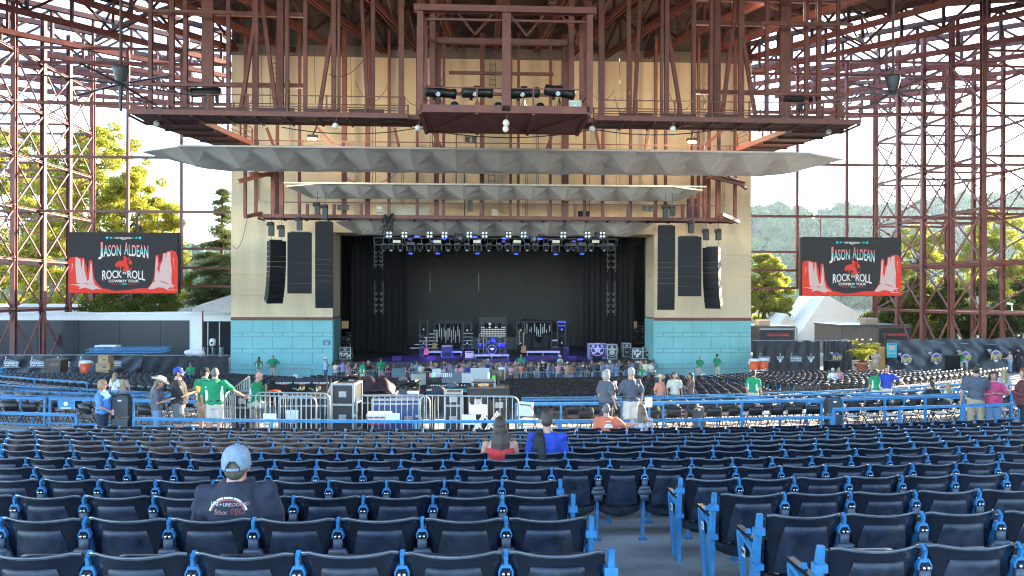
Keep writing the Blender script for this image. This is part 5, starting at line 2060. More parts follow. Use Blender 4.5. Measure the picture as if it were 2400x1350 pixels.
barricade('far steel barricade below the left turquoise wall, right one', gp(656, 53), gp(730, 52.6), 1.1, 16, 'barricades along the stage crowd', True, r=.028)
barricade('far steel barricade below the left turquoise wall, left one', gp(598, 53.5), gp(653, 53.2), 1.1, 12, 'barricades along the stage crowd', False, r=.028)
barricade('far steel barricade below the right turquoise wall, left one', gp(1540, 52.6), gp(1602, 53), 1.1, 14, 'barricades along the stage crowd', True, r=.028)
barricade('far steel barricade below the right turquoise wall, right one', gp(1606, 53), gp(1690, 53.4), 1.1, 16, 'barricades along the stage crowd', True, r=.028)


# ------------------------------------------------------------------ road cases
def road_case(label, x, y, z, w, d, h, rz=0, panel=None, lid=.3, group=None, front=1, edge=None, name='road_case'):
	t = thing(name, label, 'road case', (x, y, z), rz, group)
	panel = panel or CASEB
	edge = edge or ALU
	MB().box((0, 0, h / 2 + .05), (w - .02, d - .02, h - .1)).build('body', panel, t)
	e = MB()
	r = .028
	for sx in (-1, 1):
		for sy in (-1, 1):
			e.bar((sx * (w / 2 - .01), sy * (d / 2 - .01), .05), (sx * (w / 2 - .01), sy * (d / 2 - .01), h), r * 2)
	for z_ in (.06, h - .01, h * (1 - lid)):
		for s in (-1, 1):
			e.bar((-w / 2, s * (d / 2 - .005), z_), (w / 2, s * (d / 2 - .005), z_), r * 1.8)
			e.bar((s * (w / 2 - .005), -d / 2, z_), (s * (w / 2 - .005), d / 2, z_), r * 1.8)
	e.build('edging', edge, t)
	n = 2 if w > .9 else 1
	for i in range(n):
		xx = (i + .5) / n * w - w / 2
		for zz in (h * (1 - lid) * .55,) + ((h * (1 - lid / 2),) if lid > .25 else ()):
			b = MB().box((xx, -d / 2 - .004, zz), (.2, .012, .15))
			b.box((xx, -d / 2 - .014, zz), (.13, .02, .05))
			b.build('latch', ALU, t)
	for sx in (-1, 1):
		MB().box((sx * (w / 2 + .003), 0, h * .45), (.012, .18, .13)).build('side_handle', ALU, t)
		for sy in (-1, 1):
			MB().lathe([(.045, -.02), (.05, 0), (.045, .02)], (sx * (w / 2 - .12), sy * (d / 2 - .1), .03), 10, axis=(1, 0, 0)).build('caster', BLACKM, t)
	return t


def case_px(label, px0, px1, ytop, Y, d, ybot=None, rz=0, z0=None, **k):
	a, b = P(px0, ytop, Y), P(px1, ytop, Y)
	x = (a.x + b.x) / 2
	z = (P(px0, ybot, Y).z if ybot else floor_z(x, Y)) if z0 is None else z0
	return road_case(label, x, Y + d / 2, z, b.x - a.x, d, a.z - z, rz, **k)


case_px('black upright road case with two lids, right of the lighting console', 780, 834, 900, 19.4, .75, rz=-.12, lid=.42)
case_px('wide blue road case with white edges behind the middle barricade', 872, 985, 936, 19.5, .8, panel=CASEBLUE, lid=.12)
case_px('narrow silver-edged road case in the middle of the mixing area', 1042, 1082, 921, 19.0, .6, lid=.3)
case_px('low open black rack case with vents behind the slanting barricade', 1096, 1192, 912, 19.6, .8, lid=.5, edge=BLACKM)
case_px('white-edged rack unit with two orange displays on top', 1107, 1160, 894, 20.2, .5, ybot=914, lid=.1)
case_px('long black case under the lighting console, mesh fronted', 655, 770, 932, 20.2, .8, lid=.2)
case_px('dark low case beside left barricade end near kneeling man', 545, 590, 925, 20.5, .7, lid=.3)
case_px('black case with silver edging under the red-black cover', 845, 925, 925, 21.2, .8, lid=.2)
case_px('small black stool-height case behind the folding frames', 1150, 1190, 938, 19.2, .45, lid=.3, edge=BLACKM)
# orange displays
for i, px in enumerate((1125, 1141)):
	o = MB().box((0, 0, 0), (.11, .01, .05)).build('rack_display', mat('orange_display', (.8, .2, .03), .4, 0, 0, emit=(1, .25, .03), es=.12), None)
	o.location = P(px, 902, 20.18)
	tag(o, 'glowing orange rack display in the white-edged unit, %s one' % ('left', 'right')[i], 'display')

# lighting console under covers
Yc = 21.0
a, b = P(632, 930, Yc), P(766, 930, Yc)
lx, lw = (a.x + b.x) / 2, b.x - a.x
zf = floor_z(lx, Yc)
t = thing('lighting_console', 'long lighting console under black printed dust covers, left in mixing area', 'console', (lx, Yc, zf))
zt, zm = zat(886, Yc + .6) - zf, zat(930, Yc) - zf
MB().box((0, .35, zm - .1), (lw, .95, .16)).build('desk', BLACKM, t)
bb = MB()
bb.prism([(-.1, zm), (.62, zm + .34), (.72, zt), (.8, zt), (.8, zm)], -lw / 2, lw / 2, f=lambda v: (v[1], v[0] - .1, v[2]))
bb.build('dust_cover', mat('cover_black', (.014, .013, .015), .7, 0, .25, 4, .2), t)
for k in range(3):
	x = -lw / 2 + lw * (k + .5) / 3
	zz = zt - .17
	c = MB().box((x, .5, zz), (lw / 3 - .03, .02, .30), 0, (R(-17), 0, 0))
	c.build('screen_cover', MATS['cover_black'], t)
	for dz, s_, m_ in ((.05, 'TOUR PROPERTY', WHITE), (-.04, 'LIGHTING', WHITE)):
		o = obj('lettering', text_mesh(s_, .075, .004, m_, .8), t, (x, .47 - dz * .3, zz + dz), (R(-17), 0, 0))
	MB().box((x, .455, zz + .01), (.17, .004, .07), 0, (R(-17), 0, 0)).build('logo_print', mat('logo_red', (.45, .07, .04), .6), t)
	MB().box((x + .06, .475, zz - .1), (.14, .004, .06), 0, (R(-17), 0, 0)).build('logo_tag', mat('logo_tan', (.4, .33, .18), .6), t)
for k, x in enumerate((.05, .5)):
	o = obj('lettering', text_mesh('AB', .17, .006, mat('logo_yellow', (.50, .43, .16), .6), .9, shear=.25, bold=.006), t, (x, .1, zm + .24), (R(-64 + 26), 0, 0))
	MB().path([(x - .24, .13, zm + .25), (x - .14, .1, zm + .22), (x - .05, .08, zm + .19)], .012, 4).build('swoosh', MATS['logo_yellow'], t)
for x in (-lw / 2 + .1, 0, lw / 2 - .1):
	for y in (0, .7):
		MB().tube((x, y, 0), (x, y, zm - .18), .025, 6).build('leg', ALU, t)
o = MB().lathe([(.18, 0), (.17, .05), (.06, .075)], (0, 0, 0), 14).build('orange_cap', ORANGE, None, True)
o.location = P(643, 920, 20.5)
tag(o, 'small orange round cap lying on the left end of the covered console', 'cap')
# adjustable lamp arm and mic stands over it
t = thing('lamp_arm', 'thin black lamp arm with round head over the lighting console', 'lamp', gp(765, 20.3))
H = zat(873, 20.3) - t.location.z
MB().path([(0, 0, 0), (.02, 0, H), (-.25, 0, H - .35), (-.3, 0, H - .45)], .015, 6).build('arm', BLACKM, t)
MB().ell((-.3, 0, H - .5), (.07, .07, .09), 10, 6).build('head', BLACKM, t, True)
MB().tube((0, 0, 0), (.3, .1, .5), .02).tube((0, 0, 0), (-.2, .2, .5), .015).build('base', BLACKM, t)

# covered gear: red-black tarp
a, b = P(833, 920, 21.5), P(922, 920, 21.5)
w_ = b.x - a.x
zt = zat(884, 21.5)
zb = zat(924, 21.5)
N, M_ = 18, 10
vs, fs = [], []
for j in range(M_ + 1):
	v = j / M_
	for i in range(N + 1):
		u = i / N
		hump = (1 - (2 * u - .9) ** 4 * .5) * (math.sin(pi * min(1, v * 1.1 + .02)) ** .4 if v < .95 else .0)
		vs.append(((u - .5) * w_ * (1.0 + .1 * (1 - v)), v * 1.1 - .1, (zt - zb) * hump + .04 * math.sin(u * 17 + v * 5) * (v < .9)))
for j in range(M_):
	for i in range(N):
		fs.append((j * (N + 1) + i, j * (N + 1) + i + 1, (j + 1) * (N + 1) + i + 1, (j + 1) * (N + 1) + i))
o = MB().add(vs, fs).build('gear_cover', mat('maroon_cover', (.035, .014, .016), .6, 0, .4, 2.5), None, True)
o.location = ((a.x + b.x) / 2, 21.4, zb)
tag(o, 'lumpy maroon and black cover draped over gear in the mixing area', 'cover')


def monitor(label, px0, px1, y0, y1, Y, face, tilt=0., rz=0., back=False, m=None):
	a, b = P(px0, y0, Y), P(px1, y1, Y)
	w_, h_ = b.x - a.x, a.z - b.z
	t = thing('monitor', label, 'monitor', ((a.x + b.x) / 2, Y, b.z), rz, 'monitors of the mixing area')
	MB().box((0, 0, h_ / 2), (w_, .05, h_), 0, (tilt, 0, 0)).build('housing', m or BLACKM, t)
	if face:
		MB().box((0, -.03 + 0 * tilt, h_ / 2), (w_ * .94, .008, h_ * .9), 0, (tilt, 0, 0)).build('screen', face, t)
	zf_ = floor_z((a.x + b.x) / 2, Y)
	MB().tube((0, .03, zf_ + .7 - b.z), (0, .03, h_ * .4), .03, 6).build('stem', BLACKM, t)
	return t


DIMS = mat('dim_screen', (.03, .035, .035), .15, 0, 0, emit=(.05, .07, .07), es=.03)
LITS = mat('grey_lit_screen', (.25, .28, .27), .25, 0, .1, 3, emit=(.22, .25, .24), es=.02)
monitor('tilted dark green monitor on an arm above the maroon cover', 918, 950, 862, 885, 22.0, mat('dark_green_screen', (.01, .03, .03), .2, 0, 0, emit=(.01, .06, .05), es=.03), R(-18), -.12)
monitor('pale grey monitor back facing us right of the maroon cover', 962, 999, 874, 903, 21.5, mat('putty_grey', (.24, .25, .22), .5), 0, .05)
monitor('wide lit grey monitor above the audio console', 1103, 1147, 863, 888, 21.0, LITS, R(-5), 0, m=mat('silver_bezel', (.4, .4, .4), .4))
monitor('dark monitor angled right of the lit grey monitor, green icon on it', 1149, 1184, 866, 890, 21.4, DIMS, 0, -.35)
monitor('small black laptop screen on the audio console top left', 1012, 1034, 863, 878, 21.6, LITS, R(-10), .1)
o = MB().box((0, 0, 0), (.1, .01, .1)).build('green_icon', mat('green_icon', (.02, .4, .05), .4, 0, 0, emit=(.02, .5, .06), es=.05), None)
o.location = P(1157, 884, 21.25)
tag(o, 'bright green square icon on the dark angled monitor', 'icon')
# audio console
a, b = P(1001, 905, 20.8), P(1104, 905, 20.8)
t = thing('audio_console', 'audio mixing console with colourful lit fader bank and black centre', 'console', ((a.x + b.x) / 2, 20.8, floor_z(a.x, 20.8)))
w_ = b.x - a.x
zc = zat(909, 20.8) - t.location.z
zt = zat(879, 21.3) - t.location.z
MB().prism([(-.25, zc - .14), (-.25, zc), (.35, zc + .08), (.5, zt), (.6, zt), (.6, zc - .14)], -w_ / 2, w_ / 2, f=lambda v: (v[1], v[0], v[2])).build('body', BLACKM, t)
MB().bar((-w_ / 2, -.27, zc - .02), (w_ / 2, -.27, zc - .02), .05).build('front_trim', ALU, t)
for i, c in enumerate([(.5, .15, .25), (.1, .5, .45), (.5, .5, .5), (.12, .45, .2), (.45, .2, .4), (.15, .3, .5)] * 2):
	x = -w_ / 2 + .06 + i * .055
	MB().box((x, .36 + .012, zc + .32), (.035, .012, .12), 0, (R(-15), 0, 0)).build('strip_display', mat('strip%d' % (i % 6), c, .4, 0, 0, emit=c, es=.06), t)
	MB().box((x, .0, zc + .07), (.022, .05, .035)).build('fader', WHITE if i % 3 else mat('teal_fader', (.05, .4, .4), .4), t)
for i in range(10):
	MB().box((-.1 + i * .09, .0, zc + .07), (.03, .05, .03)).build('fader', WHITE, t)
MB().box((.05, .40, zc + .2), (.55, .02, .34), 0, (R(-15), 0, 0)).build('centre_screen', DIMS, t)
MB().box((.5, .40, zc + .2), (.32, .02, .34), 0, (R(-15), 0, 0)).build('meter_screen', LITS, t)
for x in (-w_ / 2 + .15, w_ / 2 - .15):
	MB().box((x, .2, (zc - .14) / 2), (.1, .6, zc - .14)).build('leg', BLACKM, t)
# table with teal cloth, tan panel, bags
p = gp(1080, 20.3)
t = thing('folding_table', 'small table with teal cloth and papers in front of the audio console', 'table', p)
zc = zat(914, 20.3) - p.z
MB().box((0, 0, zc), (.95, .5, .04)).build('tabletop', mat('teal_cloth', (.03, .36, .36), .7), t)
for x in (-.42, .42):
	for y in (-.2, .2):
		MB().tube((x, y, 0), (x, y, zc), .02, 6).build('leg', ALU, t)
for lab, px, py, Y, s, m in (('dark backpack slumped on the case left of the teal table', 1028, 918, 20.0, (.4, .25, .33), mat('bag_dark', (.03, .03, .04), .8)), ('grey jacket heap on the audio console front', 1062, 903, 20.5, (.35, .25, .2), mat('jacket_grey', (.07, .075, .08), .8)), ('white paper stack on cables left of the audio console', 968, 920, 20.4, (.3, .22, .06), WHITE), ('tall grey flat panel leaning between monitors', 944, 905, 21.0, (.22, .06, .48), mat('panel_grey', (.10, .10, .10), .5))):
	b = MB().ell((0, 0, 0), (s[0] / 2, s[1] / 2, s[2] / 2), 12, 8) if 'heap' in lab or 'backpack' in lab else MB().box((0, 0, 0), s)
	o = b.build('backpack' if 'backpack' in lab else 'jacket' if 'jacket' in lab else 'paper_stack' if 'paper' in lab else 'flat_panel', m, None, True if 'heap' in lab or 'backpack' in lab else False)
	o.location = P(px, py, Y)
	tag(o, lab, 'bag' if 'backpack' in lab else 'gear')
# water bottle
o = MB().lathe([(.035, 0), (.037, .16), (.014, .2), (.016, .23)], (0, 0, 0), 10).build('water_bottle', mat('bottle_clear', (.6, .68, .7), .15, 0, 0), None, True)
o.location = P(1145, 892, 20.9)
tag(o, 'clear water bottle beside the lit grey monitor', 'bottle')
# black cable snarl
rg = random.Random(8)
for i, (px, py, lab) in enumerate(((815, 893, 'black cable snarl on the road case right of lighting console'), (955, 905, 'black cable snarl beside the grey flat panel'))):
	m_ = MB()
	for k in range(7):
		c = [Vector((rg.uniform(-.35, .35), rg.uniform(-.15, .15), rg.uniform(-.1, .2))) for _ in range(9)]
		m_.path(c, .018, 4)
	o = m_.build('cable_snarl', BLACKM, None, True)
	o.location = P(px, py, 20.2)
	tag(o, lab, 'cable')
# cooler
p = P(889, 992, 18.9)
t = thing('ice_cooler', 'white-lidded red ice cooler on the floor before the blue case', 'cooler', (p.x, 18.9, p.z))
MB().box((0, 0, .09), (.56, .34, .2)).build('tub', mat('cooler_red', (.45, .05, .06), .5), t, bevel=.02)
MB().box((0, 0, .235), (.60, .38, .09)).build('lid', WHITE, t, bevel=.02)
MB().box((0, 0, .135), (.565, .345, .03)).build('band', WHITE, t)


# white folding frames (director chair)
for lab, px, s in (('white folding canvas stool frame behind the slanting barricade, left one', 1122, 1), ('white folding frame legs behind the slanting barricade, right one', 1150, 0)):
	p = gp(px, 18.8)
	t = thing('canvas_stool', lab, 'stool', p, .1)
	for sy in (-.15, .15):
		MB().bar((-.22, sy, 0), (.2, sy, .62), .035).build('leg', WHITE, t)
		MB().bar((.22, sy, 0), (-.2, sy, .62), .035).build('leg', WHITE, t)
		MB().bar((-.22, sy, .62), (-.22, sy, .85), .035).build('arm_post', WHITE, t)
	MB().bar((-.22, 0, .02), (.22, 0, .02), .03).build('stretcher', WHITE, t)
	if s:
		MB().box((0, -.16, .72), (.42, .01, .24)).build('canvas_back', WHITE, t)
# white plastic-back folding chair, black leaning stacks
p = gp(1237, 18.7)
t = thing('folding_chair', 'pale white-backed folding chair tilted at the rail right of mixing area', 'folding chair', p, -.5)
obj('frame', FC_FRAME, t)
MB().box((0, -.15, .74), (.42, .03, .36), 0, (R(-14), 0, R(6))).build('backrest', mat('pale_chairback', (.52, .54, .50), .5), t, bevel=.01)
obj('seat', FC_SEAT, t)
for lab, px, ytop, Y, rz in (('stack of black folded chairs standing upright beside the woman in blue', 288, 922, 17.8, -.12), ('stack of black folded chairs leaning on the blue rail at the right', 1951, 934, 18.6, .15), ('black folded chair toppled against the rail behind orange shirt', 1638, 956, 18.9, .6)):
	p = gp(px, Y)
	H = zat(ytop, Y) - p.z
	t = thing('chair_stack', lab, 'chairs', p, rz, None)
	for k in range(3 if Y < 18.8 else 1):
		y = -.05 * k
		c = MB()
		c.path([(-.21, y, 0), (-.22, y + .02, H * .9), (-.16, y + .02, H), (.16, y + .02, H), (.22, y + .02, H * .9), (.21, y, 0)], .014, 6)
		c.build('frame', BLACKM, t, True)
		MB().box((0, y, H * .78), (.40, .03, H * .36)).build('backrest', mat('chair_grey_plastic', (.05, .055, .06), .4), t, bevel=.012)
		MB().box((0, y - .012, H * .28), (.40, .03, H * .55)).build('seat', MATS['chair_grey_plastic'], t, bevel=.012)
	MB().box((0, -.05 * k - .022 if Y < 18.8 else -.02, H * .9), (.09, .006, .035)).build('tag_plate', WHITE, t)


# ------------------------------------------------------------------ fences with printed banners
def banner(t, x0, x1, y0, y1, zb, ztop, m, waves, seed, name='banner', zb1=None, zt1=None):
	zb1 = zb if zb1 is None else zb1
	zt1 = ztop if zt1 is None else zt1
	rg = random.Random(seed)
	N, M_ = 70, 14
	fold = [(rg.uniform(.3, 1), rg.uniform(2, 9), rg.uniform(0, 6), rg.uniform(-2.2, 2.2)) for _ in range(6)]
	vs, fs = [], []
	for j in range(M_ + 1):
		v = j / M_
		for i in range(N + 1):
			u = i / N
			d = sum(a * math.sin(f * 2 * pi * (u + sl * .12 * v) + ph) for a, f, ph, sl in fold) * .042 * waves * (.35 + .9 * (1 - abs(2 * v - 1)))
			sagt = .10 * min(waves, .9) * math.sin(u * 5 * pi) ** 2 * (v ** 3)
			vs.append((x0 + (x1 - x0) * u, y0 + (y1 - y0) * u - .06 + d, (zb + (zb1 - zb) * u) * (1 - v) + (ztop + (zt1 - ztop) * u) * v - sagt))
	for j in range(M_):
		for i in range(N):
			fs.append((j * (N + 1) + i, j * (N + 1) + i + 1, (j + 1) * (N + 1) + i + 1, (j + 1) * (N + 1) + i))
	b = MB().add(vs, fs)
	return b.build(name, m, t, True, world=True)


def fence_posts(t, x0, x1, y0, y1, zb, zt, n):
	for i in range(n + 1):
		u = i / n
		member('post', (x0 + (x1 - x0) * u, y0 + (y1 - y0) * u + .3, zb - .2), (x0 + (x1 - x0) * u, y0 + (y1 - y0) * u + .3, zt + .02), .06, t, GALV, None, 'tube')
	member('top_pipe', (x0, y0, zt), (x1, y1, zt), .05, t, GALV, None, 'tube')


PW = mat('banner_white', (.62, .66, .70), .6, 0, .06)
PY = mat('banner_yellow', (.62, .50, .12), .6, 0, .06)
PP = mat('banner_purple', (.16, .12, .30), .6, 0, .06)
PB = mat('banner_blue', (.07, .12, .32), .6, 0, .06)


def venue_logo(t, x, y, z, s=1.):
	g = (x, y, z)
	for s_, sz_, dz in (('RIVERBEND', .30, 0), ('MUSIC CENTER', .185, -.24)):
		me = text_mesh(s_, sz_ * s, .008, PW, 1.0 if dz == 0 else 1.12, bold=.012 * s)
		o = obj('lettering', me, t)
		o.matrix_basis = wmat(t).inverted() @ Matrix.Translation((x, y, z + dz * s))
	m_ = MB()
	m_.box((x, y, z - .40 * s), (1.75 * s, .008, .03 * s))
	m_.box((x, y, z + .19 * s), (1.55 * s, .008, .03 * s))
	# little pavilion silhouette above the name
	m_.bar((x - .8 * s, y, z + .22 * s), (x - .55 * s, y, z + .45 * s), .05 * s, .008)
	m_.bar((x - .55 * s, y, z + .45 * s), (x + .1 * s, y, z + .30 * s), .05 * s, .008)
	m_.bar((x + .1 * s, y, z + .30 * s), (x + .6 * s, y, z + .22 * s), .04 * s, .008)
	m_.bar((x - .62 * s, y, z + .4 * s), (x - .62 * s, y, z + .72 * s), .03 * s, .008)
	m_.box((x - .54 * s, y, z + .66 * s), (.14 * s, .008, .09 * s))
	for k in range(5):
		m_.bar((x - .6 * s + .2 * k * s, y, z + .22 * s), (x - .6 * s + .2 * k * s, y, z + (.40 - .03 * k) * s), .025 * s, .008)
	m_.build('venue_mark', PW, t, world=True)


def vip_logo(t, x, y, z, s=1.):
	for s_, dx in (('V', -.23), ('P', .26)):
		o = obj('lettering', text_mesh(s_, .62 * s, .008, PW, .85, bold=.008), t)
		o.matrix_basis = wmat(t).inverted() @ Matrix.Translation((x + dx * s, y, z))
	m_ = MB()       # guitar standing for the I
	m_.bar((x, y, z - .1 * s), (x, y, z + .48 * s), .04 * s, .008).box((x, y, z + .5 * s), (.07 * s, .008, .12 * s))
	m_.lathe([(.15 * s, 0), (.15 * s, .008)], (x, y, z - .28 * s), 14, axis=(0, -1, 0)).lathe([(.11 * s, 0), (.11 * s, .008)], (x, y - .0015, z - .1 * s), 14, axis=(0, -1, 0))
	m_.build('guitar_mark', PW, t, world=True)


def party_logo(t, x, y, z, s=1.):
	m_ = MB()
	m_.add([(x + a * s, y + .012, z + b * s) for a, b in [(-.62, .30), (-.3, .36), (0, .50), (.3, .36), (.66, .38), (.42, .12), (.42, -.15), (.2, -.42), (.0, -.62), (-.18, -.42), (-.42, -.15), (-.42, .1)]], [tuple(range(12))])
	m_.build('shield_print', PP, t, world=True)
	m_ = MB()
	ar = [(.40 * math.cos(a), .40 * math.sin(a) + .02) for a in [pi * k / 10 for k in range(11)]]
	ar2 = [(.335 * math.cos(a), .335 * math.sin(a) + .02) for a in [pi * k / 10 for k in range(10, -1, -1)]]
	m_.add([(x + a * s, y, z + b * s) for a, b in ar + ar2], [(k, k + 1, 20 - k, 21 - k) for k in range(10)])
	m_.add([(x + a * s, y, z + b * s) for a, b in [(-.2, -.33), (.2, -.33), (.12, -.46), (0, -.52), (-.12, -.46)]], [tuple(range(5))])
	m_.build('arch_print', PB if s < .8 else PW, t, world=True)
	o = obj('lettering', text_mesh('Party', .60 * s, .008, PY, .78, shear=.22, bold=.018 * s), t)
	o.matrix_basis = wmat(t).inverted() @ Matrix.Translation((x, y - .012, z - .05 * s)) @ Matrix.Rotation(R(-9), 4, 'Y')
	o = obj('lettering', text_mesh('VIP', .26 * s, .008, PW, .9, bold=.006), t)
	o.matrix_basis = wmat(t).inverted() @ Matrix.Translation((x - .56 * s, y - .004, z + .42 * s))


# left fence
YF = 49.0
xa, xb, xc = P(-60, 690, YF).x, P(334, 690, YF).x, P(537, 690, YF).x
zt, zb = zat(831, YF), zat(889, YF)
t = thing('banner_fence', 'dark navy banner fence with white venue logos at the left', 'fence', ((xa + xb) / 2, YF, zb))
fence_posts(t, xa, xb, YF, YF, zb, zt, 8)
banner(t, xa, xb, YF, YF, zb + .02, zt, TARP, 1.6, 4)
for px in (27, 88, 148, 203, 268):
	venue_logo(t, P(px, 690, YF - .25).x, YF - .25, zat(850, YF - .25), .60)
t = thing('banner_fence', 'plain dark mesh fence between the logo banner and turquoise wall', 'fence', ((xb + xc) / 2, YF, zb))
fence_posts(t, xb, xc, YF, YF, zb, zt - .02, 4)
banner(t, xb, xc, YF, YF, zb + .02, zt - .04, mat('mesh_black', (.016, .017, .021), .7, 0, .2, 2), .7, 9)
# right fences
YR = 53.0
xa, xb = P(1763, 690, YR).x, P(1921, 690, YR).x
zt, zb = zat(798, YR), zat(874, YR)
t = thing('banner_fence', 'charcoal mesh fence with two venue logos and two VIP marks', 'fence', ((xa + xb) / 2, YR, zb))
fence_posts(t, xa, xb, YR, YR, zb, zt, 3)
banner(t, xa, xb, YR, YR, zb, zt, mat('mesh_charcoal', (.035, .036, .040), .7, 0, .25, 1.5), 1.1, 12)
for px, k in ((1792, 0), (1829, 1), (1866, 0), (1901, 1)):
	(vip_logo if k else venue_logo)(t, P(px, 690, YR - .2).x, YR - .2, zat(841, YR - .2), .66 if k else .55)
xa, xb = P(1929, 690, YR).x, P(1995, 690, YR).x
t = thing('banner_fence', 'narrow mesh gate panel with one party logo beside the potted palms', 'fence', ((xa + xb) / 2, YR, zb))
fence_posts(t, xa, xb, YR, YR, zb, zt, 1)
banner(t, xa, xb, YR, YR, zb, zt, MATS['mesh_charcoal'], 1.0, 15)
party_logo(t, P(1962, 690, YR - .2).x, YR - .2, zat(838, YR - .2), .72)
ya, yb = 53.2, 48.6
xa, xb = P(2078, 690, ya).x, P(2440, 690, yb).x
zt, zb = zat(797, ya), zat(872, ya)
t = thing('banner_fence', 'long wrinkled navy banner fence with four yellow party logos', 'fence', ((xa + xb) / 2, (ya + yb) / 2, zb))
fence_posts(t, xa, xb, ya, yb, zb, zt - .1, 8)
zt1, zb1 = zat(789, yb), zat(880, yb)
banner(t, xa, xb, ya, yb, zb, zt + .05, mat('navy_banner', (.022, .030, .048), .42, 0, .15, 1.5), 2.6, 18, 'banner', zb1, zt1)
for px, py in ((2124, 840), (2195, 838), (2263, 834), (2335, 832)):
	u = (px - 2078) / (2440 - 2078)
	Yp = ya + (yb - ya) * u - .42
	party_logo(t, P(px, 690, Yp).x, Yp, zat(py + 3, Yp), .86)
# turquoise poster on its end
p = P(2090, 821, 52.0)
t = thing('poster_board', 'bright turquoise poster hung at the left end of the party banner', 'poster', p)
MB().box((0, 0, 0), (.75, .03, 1.05)).build('sheet', mat('poster_cyan', (.05, .42, .52), .5), t)
MB().box((0, -.02, .18), (.42, .006, .3)).build('picture_print', mat('poster_tan', (.5, .42, .3), .6), t)
MB().box((0, -.02, -.2), (.6, .006, .05)).build('text_strip', PY, t)
MB().box((0, -.02, .45), (.5, .006, .07)).build('header_strip', CASEBLUE, t)

# ------------------------------------------------------------------ items along the fences
def lathe_thing(name, label, cat, p, prof, m, extra=None, group=None, n=16):
	t = thing(name, label, cat, p, 0, group)
	MB().lathe(prof, (0, 0, 0), n).build('body', m, t, True)
	return t


for lab, px, py, Y in (('orange drink cooler with white lid by the left banner', 201, 876, 47.5), ('orange drink cooler left of pair beside the turquoise wall', 1768, 868, 51.5), ('orange drink cooler right of pair beside the turquoise wall', 1789, 867, 51.5)):
	t = thing('drink_cooler', lab, 'drink cooler', P(px, py, Y), 0, 'orange drink coolers')
	MB().lathe([(.30, -.55), (.33, -.5), (.35, .1)], (0, 0, .55), 16).build('tub', ORANGE, t, True)
	MB().lathe([(.37, 0), (.37, .12), (.28, .17)], (0, 0, .65), 16).build('lid', WHITE, t, True)
	MB().lathe([(.35, 0), (.35, .05)], (0, 0, -.02), 16).build('rim', WHITE, t, True)
	MB().box((-.38, 0, .55), (.06, .16, .22)).build('handle', WHITE, t)
	MB().box((0, -.36, .12), (.06, .08, .06)).build('spigot', WHITE, t)
for i, (px, yt, yb, w_, lab) in enumerate(((248, 832, 850, .66, 'top cardboard box of three stacked by the left banner'), (246, 850, 866, .86, 'middle cardboard box of three stacked by the left banner'), (243, 866, 885, .72, 'bottom cardboard box of three stacked by the left banner'))):
	Y = 47.0
	a, b = P(px, yt, Y), P(px, yb, Y)
	h_ = a.z - b.z - .01
	t = thing('cardboard_box', lab, 'cardboard box', (b.x, Y, b.z), .12 * (i - 1), 'stacked cardboard boxes')
	MB().box((0, 0, h_ / 2), (w_, .55, h_)).build('carton', CARD, t)
	MB().box((0, -.277, h_ * .8), (w_ * .7, .006, .06)).build('tape', mat('tape_brown', (.25, .15, .07), .5), t)
	MB().box((w_ * .1, -.277, h_ * .45), (w_ * .3, .005, .09)).build('print', mat('carton_print', (.12, .08, .05), .7), t)
p = P(132, 885, 47.0)
t = thing('trash_bin', 'large brown wrapped rubbish bin before the left banner', 'bin', p)
MB().add([(-.47, -.4, 0), (.42, -.4, 0), (.42, .4, 0), (-.47, .4, 0), (-.53, -.45, 1.1), (.5, -.45, 1.1), (.5, .45, 1.1), (-.53, .45, 1.1)], [(3, 2, 1, 0), (0, 1, 5, 4), (1, 2, 6, 5), (2, 3, 7, 6), (3, 0, 4, 7)]).build('body', mat('bin_brown', (.085, .06, .045), .6, 0, .3, 5, .3), t)
MB().box((0, 0, 1.12), (1.1, .96, .07)).build('rim', mat('bin_rim', (.12, .09, .07), .5), t, bevel=.02)
MB().box((.1, -.44, .85), (.5, .01, .22)).build('text_strip', mat('bin_print', (.16, .11, .08), .6), t)
p = P(5, 905, 44)
t = thing('blue_barrel', 'blue drum standing at the left photo edge near the lawn', 'barrel', (p.x - .1, 44, p.z))
MB().lathe([(.3, 0), (.31, .3), (.32, .31), (.31, .6), (.32, .61), (.3, 1.0)], (0, 0, 0), 16).build('drum', SEATBLUE, t, True)
MB().lathe([(.31, 1.0), (.31, 1.04)], (0, 0, 0), 16).build('lid', SEATBLUE, t)
o = MB().ell((0, 0, .3), (.42, .3, .38), 12, 8).build('navy_bag', mat('bag_navy', (.02, .03, .07), .7), None, True)
o.location = P(224, 880, 47)
tag(o, 'dark navy bag between the orange cooler and cardboard boxes', 'bag')
# black bins by the right banner
for lab, px, py, Y in (('black wheeled bin left of the green-shirted pair by the party banner', 2232, 868, 50.0), ('black wheeled bin on the mesh gate panel side', 1948, 880, 51.5)):
	t = thing('wheeled_bin', lab, 'bin', P(px, py, Y), .1, 'black wheeled bins')
	MB().box((0, 0, .5), (.75, .6, 1.0)).build('body', BLACKP, t, bevel=.03)
	MB().box((0, -.03, 1.04), (.82, .7, .09)).build('lid', BLACKM, t, bevel=.03)
	for x in (-.3, .3):
		MB().lathe([(.1, -.03), (.1, .03)], (x, .3, .1), 12, axis=(1, 0, 0)).build('wheel', BLACKM, t)
